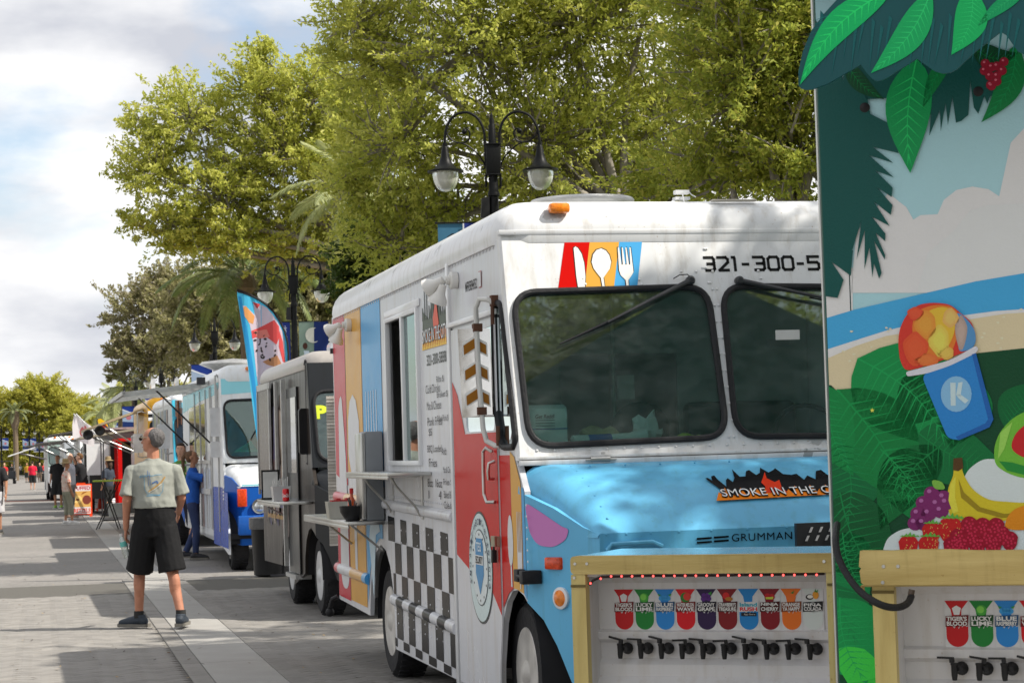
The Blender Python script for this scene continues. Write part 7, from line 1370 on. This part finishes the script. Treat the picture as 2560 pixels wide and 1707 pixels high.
def person(label,loc,face,h=1.75,b=1.0,skin='fair',hair=(.03,.02,.015),hairstyle='short',shirt=((.4,.4,.4),'short'),bottom=((.02,.02,.02),'pants'),shoes=(.05,.05,.05),LA=None,RA=None,LL=None,RL=None,yaw=0,lean=0,vox=.012,hat=None,belly=0,fem=False,feet=(0,0),group='people walking and standing in the street',socks=None,grip=(None,None),hands=True,tuck=0):
    s=h/1.75; t=thing('person',label,'person',loc,face,group); t.scale=(s,s,s)
    LA=LA or ((-.22,-.02,1.13),(-.24,.06,.88)); RA=RA or ((.22,-.02,1.13),(.24,.06,.88)); LL=LL or ((-.10,.03,.50),(-.10,-.02,.09)); RL=RL or ((.10,.03,.50),(.10,-.02,.09))
    shw=.175 if not fem else .155; sx=shw*b**.5
    LN=lambda z:lean*max(0,z-.95)
    body=MB(); B=b
    loft(body,[((0,0+LN(.86),.86),.12*B,.09*B),((0,LN(.95),.95),.155*B,.11*B),((0,LN(1.08),1.08),.14*B,.10*B+belly*.5),((0,LN(1.22),1.22),.15*B,.105*B+belly*.3),((0,LN(1.33),1.33),.165*B,.105*B),((0,LN(1.42),1.42),.13*B,.08*B),((0,LN(1.46),1.46),.07,.065)])
    cap(body,(-sx,LN(1.4),1.375),(sx,LN(1.4),1.375),.048,.048)
    Y=math.radians(yaw); hd=lambda x,y,z:(x*math.cos(Y)-y*math.sin(Y),x*math.sin(Y)+y*math.cos(Y)+LN(1.6),z)
    cap(body,(0,LN(1.42),1.42),(0,.01+LN(1.56),1.56),.058 if not fem else .045,.054 if not fem else .042)
    rz=Matrix.Rotation(Y,3,'Z')
    body.ball(hd(0,-.005,1.675),(.074,.094,.085),16,12,rot=rz); body.ball(hd(0,.035,1.625),(.060,.062,.088),14,10,rot=rz); body.ball(hd(0,.065,1.575),(.032,.03,.03),10,8,rot=rz)
    body.tube([hd(0,.090,1.665),hd(0,.115,1.625)],[.009,.014],8); body.ball(hd(0,.108,1.628),(.016,.014,.012),8,6); body.ball(hd(0,.092,1.590),(.022,.010,.008),8,6,rot=rz)
    for e in (-1,1): body.ball(hd(e*.076,-.002,1.645),(.010,.022,.032),8,6,rot=rz)
    for (el,wr),e,gr in ((LA,-1,grip[0]),(RA,1,grip[1])):
        shd=(e*sx,LN(1.4),1.38); cap(body,shd,el,.046*B**.4,.040*B**.4); cap(body,el,wr,.041*B**.3,.027)
        d=(Vector(wr)-Vector(el)).normalized(); side=Vector((0,1,0)) if abs(d.y)<.8 else Vector((0,0,1)); side=(side-d*side.dot(d)).normalized(); nrm=d.cross(side)*e
        W_=Vector(wr); pc=W_+d*.055; rot=Matrix((side,nrm,d)).transposed()
        body.ball(pc,(.038,.016,.050),10,8,rot=rot)
        if hands:
            for q in range(4):
                o=pc+side*(-.028+.019*q)*-1+d*.035; L_=(.036,.042,.040,.030)[q]; curl=.35 if gr is None else .9
                k1=o+(d*math.cos(curl*.4)-nrm*math.sin(curl*.4)).normalized()*L_; k2=k1+(d*math.cos(curl*1.2)-nrm*math.sin(curl*1.2)).normalized()*L_*.75; rf_=max(.0085,vox*.75)
                body.tube([o-d*.02,o,k1,k2],[rf_,rf_,rf_*.95,rf_*.8],6)
            o=pc+side*.03-d*.02; k1=o+(side*.6+d*.7-nrm*.4).normalized()*.035; k2=k1+(side*.1+d*.9-nrm*.4).normalized()*.028; rf_=max(.0095,vox*.8); body.tube([pc-d*.02,o,k1,k2],[rf_,rf_*1.1,rf_,rf_*.85],6)
    for (kn,an),e in ((LL,-1),(RL,1)):
        hp_=(e*.088,0,.90); cap(body,hp_,kn,.085*B**.6,.056); cap(body,kn,an,.054,.036); d=Vector(an)-Vector(kn); c=Vector(kn)+d*.28; body.ball(c+Vector((0,-.015,0)),(.052,.055,.12),10,8)
        body.ball((an[0],an[1]+.0,an[2]-.02),(.035,.05,.04),8,6)
    o=link('body',remesh(body,'body',skinm(skin),vox,2),t)
    # top
    col,sl=shirt; m=mat('cloth_%d_%d_%d'%tuple(int(c*999) for c in col),col,.85,var=.08,scale=9,bump=.35,bscale=14); g=MB(); ex=.017
    zb_=.90+tuck
    loft(g,[((0,LN(zb_),zb_),.150*B+ex+.012,.108*B+ex+belly*.45),((0,LN(1.0),1.0+tuck*.75),.152*B+ex+.010,.108*B+ex+belly*.6),((0,LN(1.12),1.12+tuck*.3),.150*B+ex+.006,.103*B+ex+belly*.6),((0,LN(1.24),1.24),.155*B+ex,.108*B+ex+belly*.3),((0,LN(1.34),1.34),.172*B+ex,.108*B+ex),((0,LN(1.39),1.39),.172*B+ex,.09*B+ex),((0,LN(1.435),1.435),.150*B+ex*.6,.075*B+ex),((0,LN(1.47),1.47),.080,.068),((0,LN(1.49),1.49),.062,.060)])
    for (el,wr),e in ((LA,-1),(RA,1)):
        shd=(e*sx,LN(1.4),1.372)
        g.ball(shd,.067*B**.5,12,8); 
        if sl in('short','crop'): g.tube([shd,lerp(shd,el,.5),lerp(shd,el,.88)],[.066*B**.5,.066*B**.5,.074*B**.5],12)
        elif sl=='long': cap(g,shd,el,.062*B**.5,.052); g.tube([el,lerp(el,wr,.95)],[.052,.040],10); g.ball(el,.052,10,6)
    link('shirt',remesh(g,'shirt',m,vox,2,wr=.011),t)
    col,bt=bottom; m=mat('cloth_%d_%d_%d'%tuple(int(c*999) for c in col),col,.85,var=.08,scale=9,bump=.35,bscale=14); g=MB()
    loft(g,[((0,0,.80),.15*B,.10*B),((0,0,.88),.165*B+.006,.115*B+.006),((0,LN(.97),.97),.160*B+.008,.113*B+.008+belly*.3),((0,LN(1.03),1.03),.15*B+.008,.106*B+.01+belly*.5)]+([((0,0,1.12),.15*B+.012,.108*B+.014+belly*.6)] if tuck else []))
    end={'shorts':.78,'pants':1.9,'capri':1.4,'skirt':.6}[bt]
    for (kn,an),e in ((LL,-1),(RL,1)):
        hp_=(e*.088,0,.88); fr_a={'shorts':.115,'capri':.10,'pants':.095,'skirt':.12}[bt]*B**.5
        if bt=='shorts': g.tube([hp_,lerp(hp_,kn,.5),lerp(hp_,kn,.88 if tuck else 1.0),lerp(kn,an,-.02 if tuck else .10)],[fr_a*.95,fr_a*.98,fr_a*1.0,fr_a*1.02],14); g.ball(hp_,fr_a*.95,10,8)
        else:
            kk=.075 if bt=='capri' else .066; g.tube([hp_,lerp(hp_,kn,.5),kn],[fr_a,fr_a*.88,kk],14); g.ball(hp_,fr_a,10,8); g.ball(kn,kk,10,8); e2=.6 if bt=='capri' else .97; g.tube([kn,lerp(kn,an,.4),lerp(kn,an,e2)],[kk,kk*.95,kk*.85 if bt=='capri' else .05],12)
    link('trousers' if bt!='shorts' else 'shorts',remesh(g,'trousers',m,vox,2,wr=.006),t)
    for (kn,an),e,fa in ((LL,-1,feet[0]),(RL,1,feet[1])):
        g=MB(); A=R(fa); dx,dy=math.sin(A)*-1*-1,math.cos(A); ax,ay,az=an; az=az-.09
        P=lambda f_,w,z:(ax+dx*f_+dy*w,ay+dy*f_-dx*w,az+z)
        g.tube([P(-.05,0,.055),P(.02,0,.06),P(.10,0,.045),P(.18,0,.035)],[.042,.046,.042,.03],12); g.ball(P(-.05,0,.05),.042,10,6); g.ball(P(.185,0,.033),.03,10,6); g.tube([P(-.02,0,.05),P(-.015,0,.105)],[.045,.046],12)
        c=shoes; so_=MB(); so_.plate([(-.095,-.036),(-.05,-.044),(.06,-.040),(.14,-.048),(.205,-.036),(.225,0),(.205,.036),(.14,.046),(.06,.038),(-.05,.042),(-.095,.034)],[],lambda f_,w:P(f_,w,.026),lambda f_,w:P(f_,w,.0))
        sh=link('shoe',remesh(g,'shoe',mat('shoe_%d'%int(c[0]*999),c,.6,bump=.3,scale=30),min(vox,.012),2),t); part('sole',so_,mat('sole_rubber',(.17,.16,.14),.7) if c[0]<.2 else mat('sole_white',(.6,.6,.58),.6),sh,bevel=.006)
        if socks: part('sock',MB().tube([(an[0],an[1]-.005,an[2]-.01),(an[0],an[1]-.004,an[2]+.05)],[.045,.043],12),mat('sock_%d'%int(socks[0]*999),socks,.9),t)
    hm=mat('hair_%d_%d'%(int(hair[0]*999),int(hair[1]*999)),hair,.7,rgb2=tuple(c*1.8 for c in hair),scale=60,stretch=(1,1,.3),bump=.8,bscale=90)
    g=MB()
    if hairstyle!='none':
        g.ball(hd(0,-.022 if hairstyle!='thin' else -.034,1.684 if hairstyle!='thin' else 1.678),(.079,.088,.082) if hairstyle!='thin' else (.078,.080,.080),16,12,rot=rz)
        if hairstyle=='thin': g.ball(hd(0,-.045,1.66),(.074,.062,.078),14,10,rot=rz)
        if hairstyle in('short','thick'): g.ball(hd(0,-.055,1.655),(.066,.052,.07),12,8,rot=rz)
        if hairstyle=='thick': g.ball(hd(0,.01,1.745),(.07,.07,.035),12,8,rot=rz)
        if hairstyle in('long','pony'): g.ball(hd(0,-.05,1.65),(.078,.06,.085),12,8,rot=rz)
        if hairstyle=='long': g.tube([hd(0,-.06,1.66),hd(0,-.085,1.55),hd(0,-.09,1.42)],[.07,.075,.04],10)
        if hairstyle=='pony': g.ball(hd(0,-.10,1.72),.035,8,6); g.tube([hd(0,-.10,1.72),hd(0,-.15,1.66),hd(0,-.155,1.54),hd(0,-.14,1.42)],[.028,.034,.03,.012],8)
        link('hair',remesh(g,'hair',hm,max(.008,vox*.8),1,wr=.004),t)
    if hat:
        g=MB(); g.lathe([(.17,-.02),(.17,-.012),(.10,.01),(.092,.02),(.088,.09),(.07,.115),(0,.12)],c=hd(0,-.01,1.715),n=24); part('hat',g,mat('straw_hat',hat,.9,scale=40,bump=.5),t)
    if vox<.016:
        for e in (-1,1):
            c=hd(e*.03,.094,1.672); part('eye',MB().ball(c,(.011,.006,.007),10,6,rot=rz),mat('eye_white',(.5,.48,.46),.3),t); part('pupil',MB().ball(hd(e*.03,.0995,1.672),(.005,.0025,.005),8,6,rot=rz),mat('eye_dark',(.02,.015,.01),.2),t); part('eyebrow',MB().tube([hd(e*.015,.098,1.69),hd(e*.045,.088,1.693)],.003,5),hm,t)
        part('lips',MB().ball(hd(0,.0985,1.591),(.019,.006,.005),10,6,rot=rz),mat('lip_tone',(.36,.13,.10),.4),t)
    return t,hd
a=gp(392,1570); MANP=(a.x,a.y,0)
man,mh=person('grey haired man from behind in pale grey t-shirt and long black shorts',MANP,4,1.80,1.10,'red',(.085,.08,.08),'thin',((.27,.28,.25),'short'),((.009,.009,.010),'shorts'),(.035,.045,.06),
   LA=((-.232,-.05,1.13),(-.252,.03,.885)),RA=((.235,.04,1.14),(.19,.25,1.0)),LL=((-.15,.10,.50),(-.165,.12,.10)),RL=((.150,-.03,.49),(.225,-.14,.115)),yaw=62,vox=.008,belly=.035,feet=(-62,8),tuck=.155,socks=(.03,.03,.03),grip=(1,None))
g=MB(); g.tube([mh(.076,-.0,1.672),mh(.076,.06,1.676),mh(.068,.092,1.676)],.003,6); g.tube([mh(-.076,-.0,1.672),mh(-.076,.06,1.676),mh(-.068,.092,1.676)],.003,6); gl_=part('sunglasses',g,mat('brass_dull'),man)
for e in (-1,1): part('lens',MB().ball(mh(e*.036,.102,1.668),(.030,.008,.022),12,8,rot=Matrix.Rotation(R(62),3,'Z')),mat('dark_lens',(.01,.01,.012),.08,coat=.6),gl_)
# printed fish drawing on the back of the shirt (plain stand-in)
pr=MB(); 
me_sh=[c for c in bpy.data.objects if c.parent==man and c.name.startswith('shirt')][0].data
from mathutils.bvhtree import BVHTree
bvh=BVHTree.FromPolygons([v.co[:] for v in me_sh.vertices],[p.vertices[:] for p in me_sh.polygons])
def onback(x,z,k=0):
    hit=bvh.ray_cast(Vector((x,-1,z)),Vector((0,1,0)))[0]; return (x,(hit.y if hit else -.12)-.002-.001*k,z)
CY=C8(110,160,190)
def ln(pts,w,c,k=0):
    for a,b in zip(pts,pts[1:]):
        A=Vector(a);Bv=Vector(b); n=max(1,int((Bv-A).length/.012)); d=(Bv-A).normalized(); nn=Vector((-d.y,d.x))*w/2
        for i in range(n): p=A+(Bv-A)*i/n; q=A+(Bv-A)*(i+1.05)/n; pr.add([onback(*(p-nn),k),onback(*(q-nn),k),onback(*(q+nn),k),onback(*(p+nn),k)],[(0,1,2,3)],col=c)
ln([(-.10,1.345),(-.11,1.325),(-.095,1.325),(-.085,1.345),(-.075,1.325),(-.06,1.345),(-.05,1.33),(-.04,1.345),(0,1.335),(.04,1.345),(.085,1.345)],.005,CY); ln([(-.07,1.34),(-.065,1.22),(-.04,1.18),(.06,1.17),(.09,1.2),(.095,1.27)],.004,CY); ln([(-.04,1.385),(-.03,1.25)],.004,C8(90,120,170)); ln([(-.025,1.37),(-.01,1.25)],.004,C8(90,120,170)); ln([(-.03,1.20),(.02,1.235),(.08,1.28),(.11,1.325)],.012,C8(190,150,90),1); ln([(-.03,1.192),(.03,1.225),(.08,1.265)],.007,C8(206,206,196),2); ln([(.0,1.27),(.04,1.29),(.05,1.27)],.012,C8(80,110,160),1); ln([(-.05,1.165),(.07,1.165)],.007,CY)
part('shirt_print',pr,mat('cloth_print'),man,smooth=0)
hl=link('tmp',None) if False else None
bt=thing('water_bottle','clear plastic water bottle with teal label held in the man\'s left hand','bottle',tuple(Vector(MANP)+Vector((-.262,.05,.64))),0); bt.rotation_euler=(R(0),R(-14),0)
part('bottle',MB().lathe([(.026,0),(.032,.01),(.030,.03),(.033,.04),(.030,.06),(.033,.07),(.031,.09),(.033,.10),(.033,.15),(.025,.18),(.013,.2),(.013,.215)],n=18),glassmat('bottle_plastic',(.86,.88,.88),.08,refl=.25,milk=.18),bt); part('label_band',MB().lathe([(.0335,.105),(.0335,.15)],n=18),mat('label_teal',(.12,.42,.38),.5),bt); part('cap',MB().lathe([(.015,.205),(.015,.225),(0,.226)],n=12),mat('cap_white',(.6,.6,.6),.5),bt)
a=gp(486,1397); person('young woman with ponytail in royal blue t-shirt reaching up at the truck hatch',(a.x,a.y,0),-92,1.64,.86,'tan',(.10,.055,.03),'pony',((.02,.10,.42),'short'),((.03,.045,.11),'pants'),(.03,.03,.035),
   RA=((.17,.24,1.30),(.15,.36,1.52)),LA=((-.17,.08,1.16),(-.10,.30,1.12)),LL=((-.09,.02,.50),(-.09,-.16,.11)),RL=((.09,.06,.50),(.09,.04,.09)),vox=.010,fem=True,yaw=-4)
a=at(452,1130,36.2); person('young man with dark hair in green and navy shirt behind the ponytailed woman',(a.x,a.y,0),190,1.78,.95,'fair',(.03,.02,.015),'thick',((.10,.22,.05),'short'),((.03,.03,.05),'pants'),(.02,.02,.02),yaw=-12,vox=.012,LA=((-.24,.06,1.16),(-.14,.2,1.22)),LL=((-.12,.05,.5),(-.2,-.1,.1)))
a=gp(168,1310); wom,wh=person('elderly woman in wide straw hat, floral blouse and khaki capri trousers',(a.x,a.y,0),-60,1.58,1.0,'tan',(.2,.15,.1),'short',((.50,.38,.33),'short'),((.23,.23,.17),'capri'),(.62,.62,.62),yaw=-12,vox=.014,hat=(.26,.19,.10),fem=True,LL=((-.13,.05,.50),(-.15,.0,.09)),RL=((.12,.08,.50),(.14,.10,.09)),feet=(-10,20),RA=((.2,.0,1.12),(.17,.1,.88)))
pr=MB(); rr=random.Random(2)
ms_=[c for c in bpy.data.objects if c.parent==wom and c.name.startswith('shirt')][0]
mm=mat('floral_cloth',(.52,.42,.36),.85,rgb2=(.50,.20,.15),scale=14,thr=(.52,.60),bump=.3); ms_.data.materials.clear(); ms_.data.materials.append(mm)
def crowd(px,py,Y,label,face,h,shirt,bottom,skin='fair',hair=(.04,.03,.02),hs='short',**k):
    if py is not None: a=gp(px,py)
    else: a=at(px,1150,Y)
    return person(label,(a.x,a.y,0),face,h,k.pop('b',1.0),skin,hair,hs,shirt,bottom,k.pop('shoes',(.05,.05,.05)),vox=k.pop('vox',.02),hands=False,**k)
crowd(146,1270,None,'man in black shirt and shorts with green shoes beside the straw hat woman',175,1.82,((.015,.015,.016),'short'),((.015,.015,.016),'shorts'),'tan',(.05,.04,.03),'short',b=1.15,vox=.016,shoes=(.25,.5,.05))
crowd(82,1225,None,'man in bright red t-shirt and black shorts walking away',5,1.76,((.60,.015,.045),'short'),((.02,.02,.02),'shorts'),'fair',(.02,.015,.01),'short',b=1.1,shoes=(.3,.2,.15))
crowd(68,1206,None,'person in mustard shirt and dark shorts behind the red shirted man',170,1.72,((.45,.24,.03),'short'),((.02,.03,.03),'shorts'),'tan',(.10,.06,.03))
crowd(100,1205,None,'long haired woman in dark top and brown trousers facing the camera',180,1.70,((.02,.025,.03),'long'),((.16,.11,.08),'pants'),'fair',(.25,.16,.08),'long',fem=True)
crowd(41,1193,None,'man in pink red shirt and pale shorts near the far kerb',190,1.78,((.60,.06,.10),'short'),((.35,.38,.45),'shorts'),'fair')
crowd(30,1198,None,'person in grey top and jeans beside the utility cart',200,1.70,((.12,.12,.13),'short'),((.10,.15,.26),'pants'),'tan')
crowd(125,1202,None,'person in pale grey top standing by the far black table',180,1.68,((.35,.36,.42),'short'),((.08,.08,.1),'pants'),'fair',(.1,.06,.03))
crowd(141,1200,None,'person in lavender shirt beyond the black table',170,1.8,((.50,.42,.58),'short'),((.08,.08,.1),'pants'),'fair')
a=at(207,1150,63.2); person('bearded vendor in black t-shirt leaning over the counter',(a.x,a.y,0),80,1.80,1.1,'fair',(.10,.05,.02),'thick',((.012,.012,.014),'short'),((.03,.03,.03),'pants'),(.03,.03,.03),yaw=10,vox=.016,lean=.15,LA=((-.22,.2,1.18),(-.15,.45,1.15)),RA=((.22,.2,1.18),(.15,.45,1.15)),hands=False)
a=at(190,1150,65.5); person('person in black shirt standing behind the bearded vendor',(a.x,a.y,0),60,1.74,1.05,'tan',(.02,.02,.02),'short',((.012,.012,.014),'short'),((.03,.03,.03),'pants'),(.03,.03,.03),vox=.02,hands=False)
a=at(174,1150,60.0); person('white bearded man in white shirt beside the straw hat woman',(a.x,a.y,0),-100,1.80,1.15,'fair',(.5,.48,.45),'short',((.55,.56,.62),'short'),((.25,.25,.25),'pants'),(.3,.3,.3),vox=.018,hands=False)
a=at(270,1160,61.2); person('person in brown hat and dark shirt inside the red stand',(a.x,a.y,0),60,1.62,1.0,'tan',(.05,.03,.02),'long',((.04,.05,.07),'short'),((.03,.03,.03),'pants'),(.03,.03,.03),vox=.018,hat=(.22,.13,.06),hands=False)
a=at(-14,1160,48.5); person('man in black shirt and cap cut off by the left border',(a.x,a.y,0),170,1.80,1.15,'tan',(.03,.03,.03),'short',((.02,.02,.022),'short'),((.5,.5,.52),'shorts'),(.05,.05,.05),vox=.014,LA=((-.26,.0,1.12),(-.28,.06,.86)),hat=None)
for k,(px_,py_,c_,lab_) in enumerate(((22,1186,(.55,.04,.04),'tiny far person in red left of the pink shirted man'),(52,1190,(.6,.6,.6),'tiny far person in white by the far kerb'),(110,1196,(.5,.05,.05),'tiny far person in red right of the long haired woman'),(118,1192,(.1,.12,.2),'tiny far person in navy before the hedge'),(90,1188,(.5,.45,.4),'tiny far person in cream behind the red shirted walker'),(36,1184,(.1,.3,.2),'tiny far person in green near the hedge'))): crowd(px_,py_,None,lab_,180+20*k,1.72,(c_,'short'),((.05,.05,.07),'pants'),vox=.035)
crowd(12,1215,None,'person in red shirt by the left border beyond the capped man',180,1.74,((.55,.03,.03),'short'),((.05,.05,.06),'shorts'),'fair')
